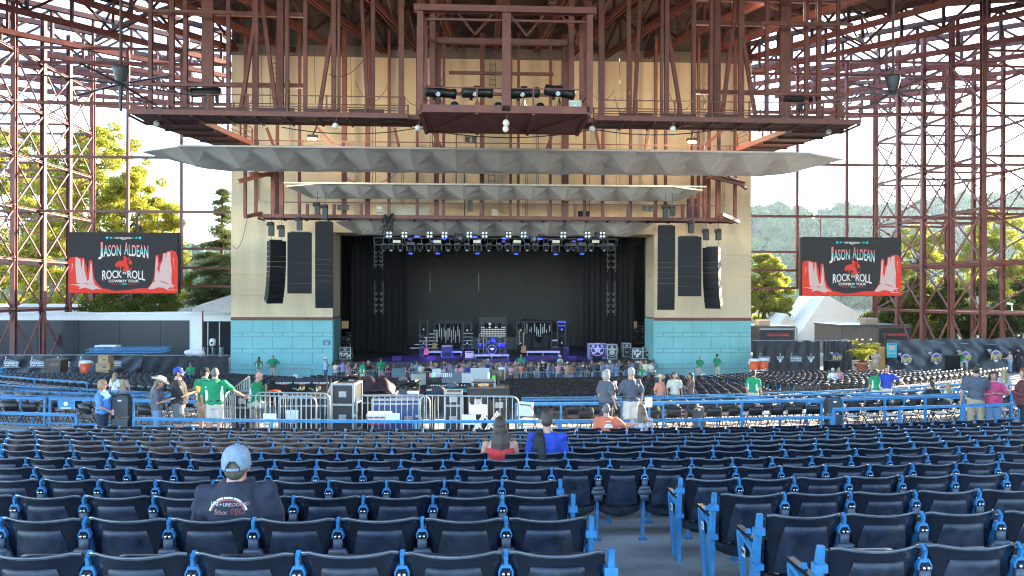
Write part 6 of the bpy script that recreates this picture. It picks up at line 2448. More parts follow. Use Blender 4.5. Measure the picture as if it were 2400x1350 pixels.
# wooden post booth beside guard
for lab, px, y0, y1, w_, m in (('tall yellow wooden post beside the guard at the gate', 2068, 815, 868, .5, mat('yellow_wood', (.48, .25, .07), .6)), ('dark grey flag pole standing at the party banner end', 2075, 785, 872, .12, BLACKM)):
	a, b = P(px, y0, 52.6), P(px, y1, 52.6)
	o = MB().box((0, 0, (a.z - b.z) / 2), (w_, .2, a.z - b.z)).box((0, 0, a.z - b.z + .04), (w_ * 1.2, .24, .08)).build('gate_post', m, None)
	o.location = b
	tag(o, lab, 'post')
o = MB().box((0, 0, 0), (1.6, .5, .04)).box((-.7, 0, -.4), (.06, .4, .8)).box((.7, 0, -.4), (.06, .4, .8)).build('side_table', mat('table_pale', (.45, .38, .3), .6), None)
o.location = P(2020, 845, 53.5)
tag(o, 'pale narrow table behind the palm pot', 'table')


# potted palms
def palm(label, px, ybase, ytop, Y, n, seed, pot=True):
	rg = random.Random(seed)
	b = P(px, ybase, Y)
	H = zat(ytop, Y) - b.z
	t = thing('potted_palm', label, 'potted plant', b)
	z0 = 0
	if pot:
		MB().lathe([(.30, 0), (.42, .55), (.47, .56), (.47, .68), (.40, .68), (.38, .6)], (0, 0, 0), 18).build('pot', mat('terracotta', (.42, .14, .06), .7, 0, .1), t, True)
		z0 = .65
	m_ = MB()
	for i in range(n):
		a = rg.uniform(0, 2 * pi)
		L = rg.uniform(.55, .9) * (H - z0)
		sp_ = rg.uniform(.25, .8)
		prev = Vector((0, 0, z0))
		pts_ = []
		for k in range(9):
			u = k / 8
			pts_.append(Vector((math.cos(a) * sp_ * L * u, math.sin(a) * sp_ * L * u, z0 + L * (1.15 * u - .55 * u ** 3))))
		m_.path(pts_, [.018 * (1 - .8 * k / 8) for k in range(9)], 4, 1)
		side = Vector((-math.sin(a), math.cos(a), 0))
		for k in range(2, 9):
			for s in (-1, 1):
				for q in (0, .5):
					c = pts_[k].lerp(pts_[k - 1], q)
					l_ = .42 * (1 - abs(k / 8 - .55)) * min(1, L)
					tip = c + side * s * l_ + (pts_[k] - pts_[k - 1]).normalized() * l_ * .7 - Vector((0, 0, .12))
					wv = (pts_[k] - pts_[k - 1]).normalized() * .03
					m_.add([c - wv, c + wv, tip], [(0, 1, 2)], 0)
	m_.build('fronds', [L_YEL, BARK], t)
	return t


palm('tall potted palm in a terracotta pot beside the gate guard', 2020, 872, 793, 51.0, 26, 3)
palm('smaller green palm behind the mesh gate panel', 1985, 815, 780, 56.5, 20, 4, False)
palm('bright palm clump rising right of the first palm', 2040, 835, 778, 55, 18, 6, False)

# ------------------------------------------------------------------ trailers and tents
def trailer(label, px0, px1, ytop, ybot, Y, depth, body, roofm, extra=None, gz=None):
	a, b = P(px0, ytop, Y), P(px1, ybot, Y)
	w_, z0, z1 = b.x - a.x, b.z, a.z
	t = thing('trailer', label, 'trailer', ((a.x + b.x) / 2, Y, z0))
	H = z1 - z0
	MB().box((0, depth / 2, H / 2), (w_, depth, H)).build('body', body, t, bevel=.05)
	MB().box((0, depth / 2, H + .06), (w_ + .12, depth + .1, .14)).build('roof', roofm, t)
	for x in (-w_ / 2 + .05, w_ / 2 - .05):
		MB().box((x, -.02, H / 2), (.1, .06, H)).build('corner_post', roofm, t)
	MB().box((0, -.02, .08), (w_, .06, .16)).build('skirt', roofm, t)
	for x in (-w_ * .28, -w_ * .2, w_ * .3):
		MB().lathe([(.42, -.1), (.45, 0), (.42, .1)], (x, .15, -.42), 16, axis=(0, 1, 0)).build('wheel', BLACKM, t, True)
	return t, w_, H


t, w_, H = trailer('long white trailer with a big black side opening behind the left tower', -40, 543, 736, 838, 60.0, 3.0, WHITE, WHITE)
MB().box((-w_ * .086, -.03, H * .44), (w_ * .828, .05, H * .84)).build('side_opening', mat('trailer_black', (.012, .013, .02), .35), t)
for i in range(5):
	MB().box((-w_ * .45 + i * w_ * .165, -.065, H * .46), (.07, .03, H * .8)).build('mullion', BLACKM, t)
MB().box((w_ * .441, -.05, H * .42), (w_ * .111, .08, H * .84)).build('dark_bay', BLACKC, t)
for x in (.405, .452):
	MB().box((w_ * x, -.11, H * .42), (.07, .06, H * .8)).build('bay_post', ALU, t)
MB().box((-w_ * .1, -.8, -.05), (w_ * .8, 1.5, .25)).build('step_deck', WHITE, t)
trailer('white box trailer roof behind the first, under the left trees', -80, 228, 716, 800, 66.0, 2.6, WHITE, WHITE)
t, w_, H = trailer('black trailer nose with small red lettering, left of the white tents', 1778, 1862, 768, 830, 58.5, 5, mat('trailer_dark', (.02, .018, .022), .35), mat('trailer_roof', (.06, .055, .05), .5))
obj('lettering', text_mesh('MERCHANDISE', .26, .01, mat('red_letters', (.5, .05, .05), .5, 0, 0), 1, bold=.01), t, (.1, -.045, H * .72))
MB().box((-.7, 1.2, H + .36), (1.0, .9, .45)).build('roof_unit', mat('unit_tan', (.35, .30, .22), .6), t, bevel=.04)
MB().box((w_ * .0, -.04, H * .95), (w_ * .96, .03, .12)).build('light_bar', ALU, t)
t, w_, H = trailer('dark trailer with small red lettering behind the palms and banner', 1972, 2135, 765, 835, 60.5, 5, mat('trailer_wood', (.10, .085, .07), .6, 0, .25, 2), mat('trailer_roof', (.06, .055, .05), .5))
obj('lettering', text_mesh('MERCHANDISE', .26, .01, MATS['red_letters'], 1, bold=.01), t, (w_ * .3, -.08, H * .72))
MB().box((w_ * .27, -.03, H * .48), (w_ * .46, .06, H * .93)).build('dark_side', MATS['trailer_dark'], t)
MB().box((w_ * .0, 1.2, H + .4), (1.1, .9, .55)).build('roof_unit', MATS['unit_tan'], t, bevel=.05)
for x in (-.3, -.22, -.1):
	MB().lathe([(.05, 0), (.09, .08), (.02, .1)], (w_ * x, -.25, H * .55), 8).build('wall_lamp', mat('lamp_lit', (1, .85, .6), .4, 0, 0, emit=(1, .8, .5), es=.3), t)


def tent(label, px0, px1, yridge, yeave, Y, depth, ridge_px, ybot):
	"""white frame tent, gable towards us"""
	a, b = P(px0, yeave, Y), P(px1, yeave, Y)
	r = P(ridge_px, yridge, Y)
	z0 = P(px0, ybot, Y).z
	t = thing('white_tent', label, 'tent', (r.x, Y, z0), 0, 'white tents at the river side')
	A, B, Rr = Vector((a.x - r.x, 0, a.z - z0)), Vector((b.x - r.x, 0, b.z - z0)), Vector((0, 0, r.z - z0))
	dv = Vector((depth * .25, depth, 0))
	MB().add([A, B, Rr, (A.x, 0, 0), (B.x, 0, 0)], [(3, 4, 1, 2, 0)]).build('gable_sheet', TENTW, t)
	MB().add([A, Rr, Rr + dv, A + dv], [(0, 1, 2, 3)]).build('roof_sheet', TENTW, t)
	MB().add([Rr, B, B + dv, Rr + dv], [(0, 1, 2, 3)]).build('roof_sheet', TENTW, t)
	MB().add([B, (B.x, 0, 0), Vector((B.x, 0, 0)) + dv, B + dv], [(0, 1, 2, 3)]).build('wall_sheet', TENTW, t)
	for k in range(6):
		x = A.x + (B.x - A.x) * (k + .5) / 6
		MB().add([(x - (B.x - A.x) / 12, -.03, A.z if k < 3 else B.z), (x + (B.x - A.x) / 12, -.03, A.z if k < 3 else B.z), (x, -.03, A.z - .35)], [(0, 1, 2)]).build('valance', TENTW, t)
	for p_ in (A, B):
		MB().tube((p_.x, -.02, 0), p_, .05, 6).build('pole', ALU, t)
	return t


tent('large white peaked tent under the right screen', 1868, 2112, 690, 790, 74, 14, 1936, 815)
tent('smaller white peaked tent left of the large one', 1818, 1868, 736, 768, 72, 9, 1846, 812)
# flat canopy at left: pale tent corner by the stage house
p0, p1, pk = P(450, 722, 57.5), P(542, 722, 57.5), P(548, 689, 59)
t = thing('canopy_tent', 'pale canopy tent corner tucked against the stage house left edge', 'tent', (p0.x, 57.5, 0))
MB().add([p0, p1, pk, P(475, 712, 62)], [(0, 1, 2), (0, 2, 3)]).build('canopy_sheet', mat('canopy_pale', (.5, .48, .44), .8), t, world=True)
zz = Vector((0, 0, -.32))
MB().add([p0, p1, p1 + zz, p0 + zz], [(0, 1, 2, 3)]).build('valance', MATS['canopy_pale'], t, world=True)
MB().tube(P(475, 728, 57.4), (P(475, 728, 57.4).x, 57.4, 0), .06, 8).build('pole', STEEL, t, world=True)
# people-less backstage clutter under that canopy
p = P(500, 812, 57.2)
t = thing('work_table', 'work table with white box and gear under the pale canopy', 'table', p)
MB().box((0, 0, 0), (1.5, .6, .05)).build('tabletop', BLACKP, t)
for x in (-.65, .0, .65):
	MB().box((x, 0, -.5), (.06, .5, 1.0)).build('leg', ALU, t)
MB().lathe([(.2, 0), (.24, .3), (.2, .5), (.12, .56)], (-.05, 0, .04), 12).build('white_fan', WHITE, t, True)
MB().lathe([(.1, 0), (.1, .02)], (-.05, -.24, .3), 10, axis=(0, -1, 0)).build('fan_face', BLACKM, t)
for i, (px, py) in enumerate(((447, 826), (465, 827))):
	o = MB().ell((0, 0, 0), (.5, .35, .22), 12, 7).build('white_sack', WHITE, None, True)
	o.location = P(px, py, 55.5)
	tag(o, 'white bulging sack on the trailer step, %s one' % ('left', 'right')[i], 'sack')
# stacked blue barricades on the trailer step
p0 = P(200, 826, 53)
t = thing('barricade_pile', 'pile of flat blue barricades lying along the fence top at left', 'barricade pile', p0)
L = P(400, 826, 53).x - p0.x
for k in range(4):
	z = .1 * k
	x0 = .25 * (k % 2)
	m_ = MB().bar((x0, 0, z), (L - .5 + x0, 0, z), .05).bar((x0, 1.0, z), (L - .5 + x0, 1.0, z), .05)
	m_.build('frame', SEATBLUE, t)
	for i in range(14):
		MB().bar((x0 + (L - .5) * i / 13, 0, z), (x0 + (L - .5) * i / 13, 1.0, z), .03).build('bar', SEATBLUE, t)
o = MB().box((0, 0, 0), (1.45, .8, .42)).box((0, 0, .22), (1.5, .84, .05)).build('white_crate', WHITE, None)
o.location = P(253, 817, 54.5)
tag(o, 'long white crate lying behind the blue barricade pile', 'crate')
# security camera on the right tower
p = P(2367, 712, 46)
t = thing('security_camera', 'small white security camera on the right tower brace', 'camera', p)
MB().box((0, 0, 0), (.36, .14, .13), 0, (0, R(12), 0)).build('housing', WHITE, t, bevel=.02)
MB().bar((.12, 0, -.05), (.25, .15, -.45), .05).build('bracket', WHITE, t)
# ------------------------------------------------------------------ band gear on the stage
def on_deck(px, py):
	"""point of the deck (z = DZ) seen at a pixel"""
	d = ray(px, py)
	t = (DZ - EYE.z) / d.z
	return EYE + d * t


def riser(label, px0, px1, ytop, ybase, d):
	a, b = on_deck(px0, ybase), on_deck(px1, ybase)
	Y = a.y
	h = zat(ytop, Y) - DZ
	w_ = b.x - a.x
	t = thing('stage_riser', label, 'riser', ((a.x + b.x) / 2, Y, DZ), 0, 'low risers on the stage')
	MB().box((0, d / 2, h - .06), (w_, d, .12)).build('top_plate', mat('riser_black', (.03, .03, .035), .4), t)
	MB().box((0, -.01, h - .06), (w_ + .02, .03, .15)).build('edge_trim', ALU, t)
	for x in (-w_ / 2 + .08, w_ / 2 - .08, 0):
		for y in (.1, d - .1):
			MB().tube((x, y, 0), (x, y, h - .1), .04, 6).build('leg', ALU, t)
	MB().box((0, .25, (h - .12) / 2), (w_ - .3, .03, h - .12)).build('skirt', BLACKC, t)
	return t, Y, h


t, Yd, hd = riser('drum riser platform with bright front edge at stage centre', 1112, 1193, 831, 841, 3.2)
riser('left keyboard riser with bright front edge under the amplifier', 985, 1083, 823, 834, 2.6)
riser('right riser with bright edge under the draped covered rig', 1234, 1312, 823, 834, 2.8)

# drum kit
kc = P(1153, 831, Yd + 1.2)
t = thing('drum_kit', 'drum kit with dark bass drum showing white emblem, lit blue', 'drum kit', (kc.x, Yd + 1.2, DZ + hd))
DR = mat('drum_shell', (.05, .06, .28), .3, 0, .1)
MB().lathe([(.34, -.22), (.36, -.2), (.36, .2), (.34, .22)], (0, -.3, .36), 20, axis=(0, 1, 0)).build('bass_drum', DR, t, True)
MB().lathe([(.31, 0), (.31, .01)], (0, -.525, .36), 20, axis=(0, -1, 0)).build('drum_head', BLACKP, t)
MB().path([(.35 * math.cos(a), -.53, .36 + .35 * math.sin(a)) for a in [2 * pi * k / 24 for k in range(24)]], .018, 6, 0, True).build('hoop', ALU, t, True)
MB().add([(x, -.54, .36 + z) for x, z in [(-.2, .02), (-.12, .12), (.12, .12), (.2, .02), (.1, .02), (.06, -.06), (-.06, -.06), (-.1, .02)]], [tuple(range(8))]).build('emblem', WHITE, t)
for x, y, z, r, h_ in ((-.25, -.1, .8, .16, .22), (.2, -.1, .82, .17, .24), (.62, .0, .45, .22, .34), (-.62, .2, .5, .18, .16), (.95, .1, .45, .22, .36), (-.95, .1, .5, .2, .3)):
	MB().lathe([(r, 0), (r, h_)], (x, y, z), 14).lathe([(r + .012, -.01), (r + .012, .01)], (x, y, z + h_), 14, 1).build('tom', [DR, ALU], t, True)
for x, y, z, r in ((-.7, -.1, 1.25, .26), (.65, -.1, 1.3, .28), (-1.1, .1, 1.1, .24), (1.1, .2, 1.15, .25), (-.45, .3, 1.4, .22)):
	MB().lathe([(r, 0), (r * .3, .02), (.03, .05)], (x, y, z), 16).build('cymbal', mat('brass', (.6, .45, .18), .3, .9), t, True)
	MB().tube((x, y, 0), (x, y, z), .018, 6).build('cymbal_stand', ALU, t)
MB().lathe([(.17, 0), (.2, .2), (.15, .5)], (.1, .7, .75), 12).build('blue_case', mat('bright_blue', (.03, .08, .5), .4), t, True)
for x in (-1.05, 1.0):
	MB().path([(x, .3, 0), (x, .3, 1.5), (x * .8, .2, 1.75)], .03, 6).build('rack_pipe', ALU, t, True)
# blinder wall 16 x 5
a, b = P(1127, 790, 69), P(1185, 765, 69)
w_, h_ = b.x - a.x, b.z - a.z
t = thing('lamp_wall', 'wide bank of small round white lamps above the drum kit', 'lamp bank', ((a.x + b.x) / 2, 69, a.z))
MB().box((0, .1, h_ / 2), (w_ + .3, .15, h_ + .15)).box((0, .1, h_ + .5), (w_ + .3, .3, .7)).build('housing', BLACKM, t)
lm = MB().lathe([(.062, 0), (.055, .02), (.03, .035)], (0, 0, 0), 8, axis=(0, -1, 0)).mesh('lamp', mat('lamp_bulb', (.8, .78, .68), .3, 0, 0, emit=(1, .95, .8), es=.02))
for i in range(16):
	for j in range(5):
		obj('lamp', lm, t, (-w_ / 2 + w_ * (i + .5) / 16, 0, h_ * (j + .5) / 5))
MB().lathe([(.16, 0), (.16, .03)], (-.3, -.1, h_ + .25), 14, axis=(0, -1, 0)).build('centre_emblem', ALU, t)
for x in (-w_ / 2 - .1, w_ / 2 + .1):
	MB().box((x, .1, (DZ + hd - a.z + h_) / 2), (.1, .1, h_ - (DZ + hd - a.z))).build('leg', BLACKM, t)
MB().box((-w_ / 2 - .3, .3, -.7), (1.2, .1, 1.4)).box((w_ / 2 + .9, .3, -.7), (1.2, .1, 1.4)).box((.3, .3, -.7), (w_, .06, 1.35)).build('side_screen', mat('dull_panel', (.03, .03, .034), .5), t)
for i, px in enumerate((1140, 1155, 1170)):
	mover('black moving head standing above the round lamp bank, %s from the left' % ordinal(i + 1), P(px, 757, 69), 0, R(165), 1.2, None, 'heads above the lamp bank')
for i, px in enumerate((1037, 1051, 1068)):
	mover('black moving head standing above the left tube rig, %s from the left' % ordinal(i + 1), P(px, 757, 68), 0, R(165), 1.1, None, 'heads above the left tube rig')

# vertical light tubes
TUBE = mat('tube_white', (.7, .7, .68), .35, .2, .05)
for lab, pxs, Y in (('rig of vertical white light tubes of mixed heights, left of drums', [(1026, 775, 802), (1032, 758, 790), (1037, 766, 797), (1043, 759, 790), (1047, 773, 804), (1052, 766, 797), (1056, 758, 789), (1060, 773, 803), (1065, 766, 797), (1070, 775, 803), (1075, 758, 788), (1079, 772, 803)], 68),
					('rig of vertical white light tubes half draped in black, right of drums', [(1232, 772, 783), (1237, 758, 782), (1243, 772, 778), (1247, 766, 780), (1255, 758, 778), (1260, 766, 786), (1264, 772, 790), (1269, 758, 789), (1274, 766, 782), (1278, 758, 780), (1283, 772, 780), (1290, 762, 778)], 68)):
	ps = [P(px, 0, Y).x for px, _, _ in pxs]
	xc = sum(ps) / len(ps)
	t = thing('tube_light_rig', lab, 'light rig', (xc, Y, DZ), 0, 'vertical tube light rigs')
	for (px, y0, y1), x in zip(pxs, ps):
		MB().tube((x - xc, 0, zat(y1, Y) - DZ), (x - xc, 0, zat(y0, Y) - DZ), .045, 8).build('tube', TUBE, t, True)
	zt = zat(754, Y) - DZ
	for x in (min(ps) - xc - .2, max(ps) - xc + .2):
		MB().bar((x, .1, 0), (x, .1, zt), .1).build('upright', BLACKM, t)
	MB().bar((min(ps) - xc - .2, .1, zt), (max(ps) - xc + .2, .1, zt), .1).bar((min(ps) - xc - .2, .1, zt * .5), (max(ps) - xc + .2, .1, zt * .5), .08).build('cross_bar', BLACKM, t)
	MB().box((0, .4, zt * .45), (max(ps) - min(ps) + .4, .05, zt * .9)).build('back_sheet', BLACKC, t)
# black drape over the right rig
a, b = P(1228, 745, 67.6), P(1295, 822, 67.6)
vs, fs = [], []
N = 24
for j in range(9):
	v = j / 8
	for i in range(N + 1):
		u = i / N
		top = zat(784, 67.6) - DZ - .75 * math.sin(pi * min(1, max(0, (u - .25) / .5))) ** 2 * 1.0
		z = .25 + (top - .25) * (1 - v)
		vs.append(((u - .5) * (b.x - a.x), .06 * math.sin(u * 21 + v), z))
for j in range(8):
	for i in range(N):
		fs.append((j * (N + 1) + i, j * (N + 1) + i + 1, (j + 1) * (N + 1) + i + 1, (j + 1) * (N + 1) + i))
o = MB().add(vs, fs).build('black_cloth', mat('cloth_charcoal', (.018, .018, .02), .8), None, True)
o.location = ((a.x + b.x) / 2, 67.2, DZ)
tag(o, 'charcoal cloth hung across the lower half of the right tube rig', 'cloth')
o = MB().add([(-2.1, -.2, -.45), (2.2, -.2, -.9), (1.3, -.1, .15), (-1.5, -.1, .28), (-2.1, .5, -.45), (2.2, .5, -.9), (1.3, .4, .15), (-1.5, .4, .28)], [(0, 1, 2, 3), (7, 6, 5, 4), (3, 2, 6, 7), (0, 3, 7, 4), (1, 5, 6, 2)]).build('black_tarp', BLACKC, None)
o.location = P(1263, 755, 69)
tag(o, 'black tarp thrown over the top of the right tube rig', 'tarp')
# stairs at stage left rig
for lab, px0, px1, n, y0, dirx in (('dark stage steps rising right, left of the tube rig', 962, 1028, 6, 838, 1), ('dark stage steps between the left tube rig and drums', 1082, 1108, 5, 832, 0)):
	a, b = on_deck(px0, 820), on_deck(px1, 820)
	t = thing('stage_steps', lab, 'steps', (a.x, 68.5, DZ))
	w_ = b.x - a.x
	for k in range(n):
		x0 = w_ * k / n * (1 if dirx else 0)
		MB().box(((x0 + w_) / 2, .2 * k * (0 if dirx else 1), .25 + .32 * k), (w_ - x0, 1.1, .05)).build('tread', BLACKM, t)
		MB().box(((x0 + w_) / 2, .2 * k * (0 if dirx else 1) - .56, .25 + .32 * k), (w_ - x0, .02, .07)).build('nosing', ALU, t)
# instruments
def guitar(label, px, ybase, m, s=1., rz=0., Y=None):
	p = on_deck(px, ybase)
	t = thing('guitar', label, 'guitar', p, rz, 'guitars on stands')
	MB().prism([(-.16, .2), (-.1, .12), (.1, .12), (.17, .22), (.12, .36), (.14, .48), (.06, .5), (-.05, .47), (-.13, .48), (-.11, .36)], -.025, .025).build('body', m, t)
	MB().bar((0, -.02, .45), (0, .02, 1.05), .055, .03).build('neck', mat('neck_wood', (.30, .18, .08), .5), t)
	MB().box((0, .02, 1.12), (.09, .02, .16)).build('headstock', MATS['neck_wood'], t)
	MB().tube((0, .15, 0), (0, .05, .5), .015).tube((-.15, 0, 0), (0, .12, .3), .015).tube((.15, 0, 0), (0, .12, .3), .015).build('stand', BLACKM, t)
	t.scale = (s, s, s)
	return t


guitar('pink-red lit guitar on a stand at the front left of the stage', 999, 836, mat('guitar_red', (.55, .08, .10), .3, 0, .1), 1.35)
guitar('cream guitar leaning on the steps at the left', 1018, 822, mat('guitar_cream', (.5, .35, .15), .3), 1.5, .3)
guitar('dark guitar on a stand right of the drum riser, left of pair', 1217, 829, BLACKP, 1.7)
guitar('tan guitar on a stand right of the drum riser, right of pair', 1227, 832, mat('guitar_tan', (.45, .22, .08), .3), 1.6)


def amp(label, px0, px1, y0, y1, m, trim, rz=0, panel=None, ydeck=None, d=.4):
	b = on_deck((px0 + px1) / 2, y1) if ydeck is None else P((px0 + px1) / 2, y1, on_deck(px0, ydeck).y)
	Y = b.y
	w_ = P(px1, y1, Y).x - P(px0, y1, Y).x
	h_ = zat(y0, Y) - b.z
	t = thing('amplifier', label, 'amplifier', b, rz, 'amplifiers on the stage')
	MB().box((0, d / 2, h_ / 2), (w_, d, h_)).build('cabinet', m, t, bevel=.02)
	MB().box((0, -.01, h_ * .45), (w_ * .86, .02, h_ * .6)).build('grille', panel or BLACKP, t)
	MB().box((0, -.012, h_ * .85), (w_ * .8, .02, h_ * .12)).build('control_strip', trim, t)
	MB().box((0, d / 2, h_ + .015), (w_ * .4, .05, .03)).build('handle', BLACKM, t)
	return t


amp('dark guitar cabinet with pale stripe at left of stage centre', 1034, 1061, 822, 838, CASEBLUE, BLACKP)
amp('amplifier head with silver front on the dark guitar cabinet', 1034, 1061, 809, 822, BLACKM, ALU, 0, BLACKM, 838)
amp('cream amplifier rack with dark slots beside the drum riser', 1090, 1110, 824, 839, mat('cream_case', (.50, .45, .33), .5), BLACKM, 0, mat('cream_case2', (.42, .38, .28), .5))
amp('small orange-brown amplifier behind the pink guitar', 1015, 1032, 826, 833, mat('brown_amp', (.22, .09, .05), .5), ALU, 0, BLACKM)
amp('grey equipment rack standing at the right of draped rig', 1293, 1308, 795, 815, mat('rack_grey', (.12, .12, .12), .5), ALU, 0, None, 826)
amp('black wedge speaker left of the pink guitar', 983, 995, 812, 836, mat('speaker_blueblack', (.02, .02, .05), .5), BLACKM)
amp('dark monitor speaker at the right end of the stage front', 1320, 1334, 812, 834, BLACKP, BLACKM)
amp('dark monitor speaker left of cream rack', 1093, 1105, 810, 824, BLACKP, BLACKM, 0, None, 832)
# light towers beside the gear
for i, (px, yt, blue) in enumerate(((993, 752, 0), (1095, 755, 0), (1220, 755, 0), (1316, 752, 1))):
	p = on_deck(px, 823)
	H = zat(yt, p.y) - DZ
	t = thing('light_tower', 'slim black stage light tower, %s from the left' % ordinal(i + 1) + (', glowing blue' if blue else ''), 'light tower', p, 0, 'slim towers on the stage')
	for x in (-.35, .35):
		MB().bar((x, 0, 0), (x, 0, H), .07).build('upright', MATS['truss_black'], t)
	for z in (.3, H * .5, H):
		MB().bar((-.35, 0, z), (.35, 0, z), .06).build('cross_bar', MATS['truss_black'], t)
	for z in (H * .28, H * .72):
		MB().lathe([(.12, -.12), (.17, .06), (.16, .12)], (0, -.05, z), 12, axis=(0, -1, 0)).build('lamp_head', BLACKP, t, True)
		MB().lathe([(.09, 0), (.09, .01)], (0, -.18, z), 10, axis=(0, -1, 0)).build('lens', BLUEL if blue and z > H * .5 else ALU, t)
	if blue:
		MB().box((0, -.05, H - .1), (.75, .05, .05)).box((0, -.05, H * .84), (.6, .05, .04)).build('strip_lamp', BLUEL, t)
# wing road cases
for lab, px0, px1, yt, yb, k in (('tall twin speaker case with silver edges in the left wing, left unit', 856, 873, 763, 811, {}), ('tall speaker case with silver edges in the left wing, right unit', 876, 892, 768, 811, {}),
								 ('road case covered in white stickers at the left stage edge', 795, 822, 815, 843, {}), ('wheeled case with a star emblem at the right of the stage', 1380, 1421, 806, 841, {}),
								 ('dark case with green lamp right of the star case', 1423, 1446, 808, 843, {}), ('road case covered in white stickers at the right stage edge', 1482, 1506, 817, 842, {}), ('dark silver-edged case at the far right of the stage', 1507, 1528, 815, 842, {}),
								 ('tall black workbox in the right wing under small lamps', 1477, 1515, 765, 806, {}), ('silver-edged open rack in the right wing', 1460, 1478, 805, 838, {}), ('low dark case in the left wing shadows', 786, 812, 790, 815, {}), ('dark box on the left wing deck behind sticker case', 812, 832, 780, 818, {})):
	p = on_deck((px0 + px1) / 2, yb)
	a, b = P(px0, yt, p.y), P(px1, yt, p.y)
	t = road_case(lab, p.x, p.y + .4, DZ, b.x - a.x, .8, a.z - DZ, 0, group='road cases in the stage wings')
	if 'sticker' in lab:
		rg = random.Random(px0)
		for i in range(9):
			w_ = (b.x - a.x)
			MB().box((rg.uniform(-.35, .35) * w_, -.415, rg.uniform(.2, .85) * (a.z - DZ)), (rg.uniform(.1, .28), .006, rg.uniform(.07, .2)), 0, (0, rg.uniform(-.3, .3), 0)).build('sticker', WHITE, t)
	if 'star' in lab:
		MB().add([(x * .45, -.415, z * .45 + .75) for x, z in star(5, 1, .4)], [tuple(range(10))]).build('star_emblem', mat('star_silver', (.4, .38, .33), .4), t)
		MB().path([(.5 * math.cos(a), -.415, .75 + .5 * math.sin(a)) for a in [2 * pi * k / 24 for k in range(24)]], .02, 6, 0, True).build('ring_emblem', MATS['star_silver'], t)
	if 'green' in lab:
		MB().box((0, -.415, (a.z - DZ) * .6), (.3, .006, .06)).build('green_lamp', mat('green_glow', (.02, .3, .1), .4, 0, 0, emit=(.02, .4, .1), es=.05), t)
# warm lit doorways far back in both wings
for lab, px0, px1, y0, y1 in (('pale lit doorway glimpsed at the back of the left wing', 800, 815, 754, 768), ('pale lit doorway glimpsed at the back of the right wing', 1467, 1491, 755, 767)):
	a, b = P(px0, y0, 71), P(px1, y1, 71)
	o = MB().box((0, 0, 0), (b.x - a.x, .05, a.z - b.z)).box((0, .05, 0), (b.x - a.x + .15, .05, a.z - b.z + .15)).build('lit_hatch', mat('lit_room', (.2, .16, .10), .7, 0, 0, emit=(.5, .40, .24), es=.03), None)
	o.location = ((a.x + b.x) / 2, 71, (a.z + b.z) / 2)
	tag(o, lab, 'opening')
# mic stands and wedges on the front
for i, px in enumerate((1148, 1180, 1090, 1290, 1055)):
	p = on_deck(px, 842)
	t = thing('microphone_stand', 'thin microphone stand at the stage front, %s listed from centre' % ordinal(i + 1), 'microphone stand', p, 0, 'microphone stands at the stage front')
	MB().lathe([(.16, 0), (.16, .02)], (0, 0, 0), 12).build('base', BLACKM, t)
	MB().tube((0, 0, 0), (0, 0, 1.45), .014, 6).build('pole', BLACKM, t)
	MB().ell((0, -.05, 1.5), (.035, .06, .035), 8, 6).build('microphone', BLACKM, t)
for i, px in enumerate((930, 1010, 1075, 1240, 1340, 1400)):
	p = on_deck(px, 845)
	t = thing('stage_monitor', 'black wedge monitor at the stage lip, %s from the left' % ordinal(i + 1), 'loudspeaker', p, 0, 'wedge monitors at the stage lip')
	MB().prism([(-.2, 0), (.25, 0), (.2, .3), (.05, .36)], -.35, .35, f=lambda v: (v[1], v[0], v[2])).build('cabinet', BLACKP, t)
	MB().box((0, .23, .16), (.6, .01, .24), 0, (R(10), 0, 0)).build('grille', BLACKM, t)
# ------------------------------------------------------------------ people
FOLDS = bpy.data.textures.new('folds', 'CLOUDS')
FOLDS.noise_scale = .13
FOLDS.noise_depth = 1


def fab(name, col, rough=.85, var=.12, scale=9):
	return mat('cloth_' + name, col, rough, 0, var, scale, .12, bscale=14)


CL = dict(
	navy=fab('navy', (.022, .026, .042)), black=fab('black', (.012, .012, .014)), white=fab('white', (.68, .68, .66)), grey=fab('grey', (.11, .12, .135)),
	slate=fab('slate', (.075, .085, .105)), green=fab('green', (.008, .24, .095)), royal=fab('royal', (.02, .055, .36)), sky=fab('sky', (.09, .25, .60)),
	orange=fab('orange', (.62, .16, .08)), coral=fab('coral', (.62, .25, .16)), pink=fab('pink', (.60, .07, .17)), palepink=fab('palepink', (.58, .30, .33)),
	khaki=fab('khaki', (.46, .37, .26)), tan=fab('tan', (.36, .27, .17)), stone=fab('stone', (.50, .46, .39)), denim=fab('denim', (.05, .095, .19)), paledenim=fab('paledenim', (.15, .24, .38)),
	dkdenim=fab('dkdenim', (.02, .032, .062)), charcoal=fab('charcoal', (.035, .037, .045)), mint=fab('mint', (.24, .52, .44)), lilac=fab('lilac', (.24, .22, .48)),
	maroon=fab('maroon', (.16, .03, .035)), rust=fab('rust', (.32, .10, .05)), cream=fab('cream', (.60, .56, .44)), lightblue=fab('lightblue', (.28, .42, .60)), greymarl=fab('greymarl', (.24, .30, .36), .9, .2, 25),
	brownT=fab('brownT', (.14, .09, .07)), floral=fab('floral', (.36, .35, .36), .85, .85, 16), plaid=fab('plaid', (.12, .03, .03), .85, .6, 14), bluecheck=fab('bluecheck', (.10, .20, .40), .85, .7, 18), red=fab('red', (.5, .03, .03)), straw=fab('straw', (.62, .52, .36), .8, .08))
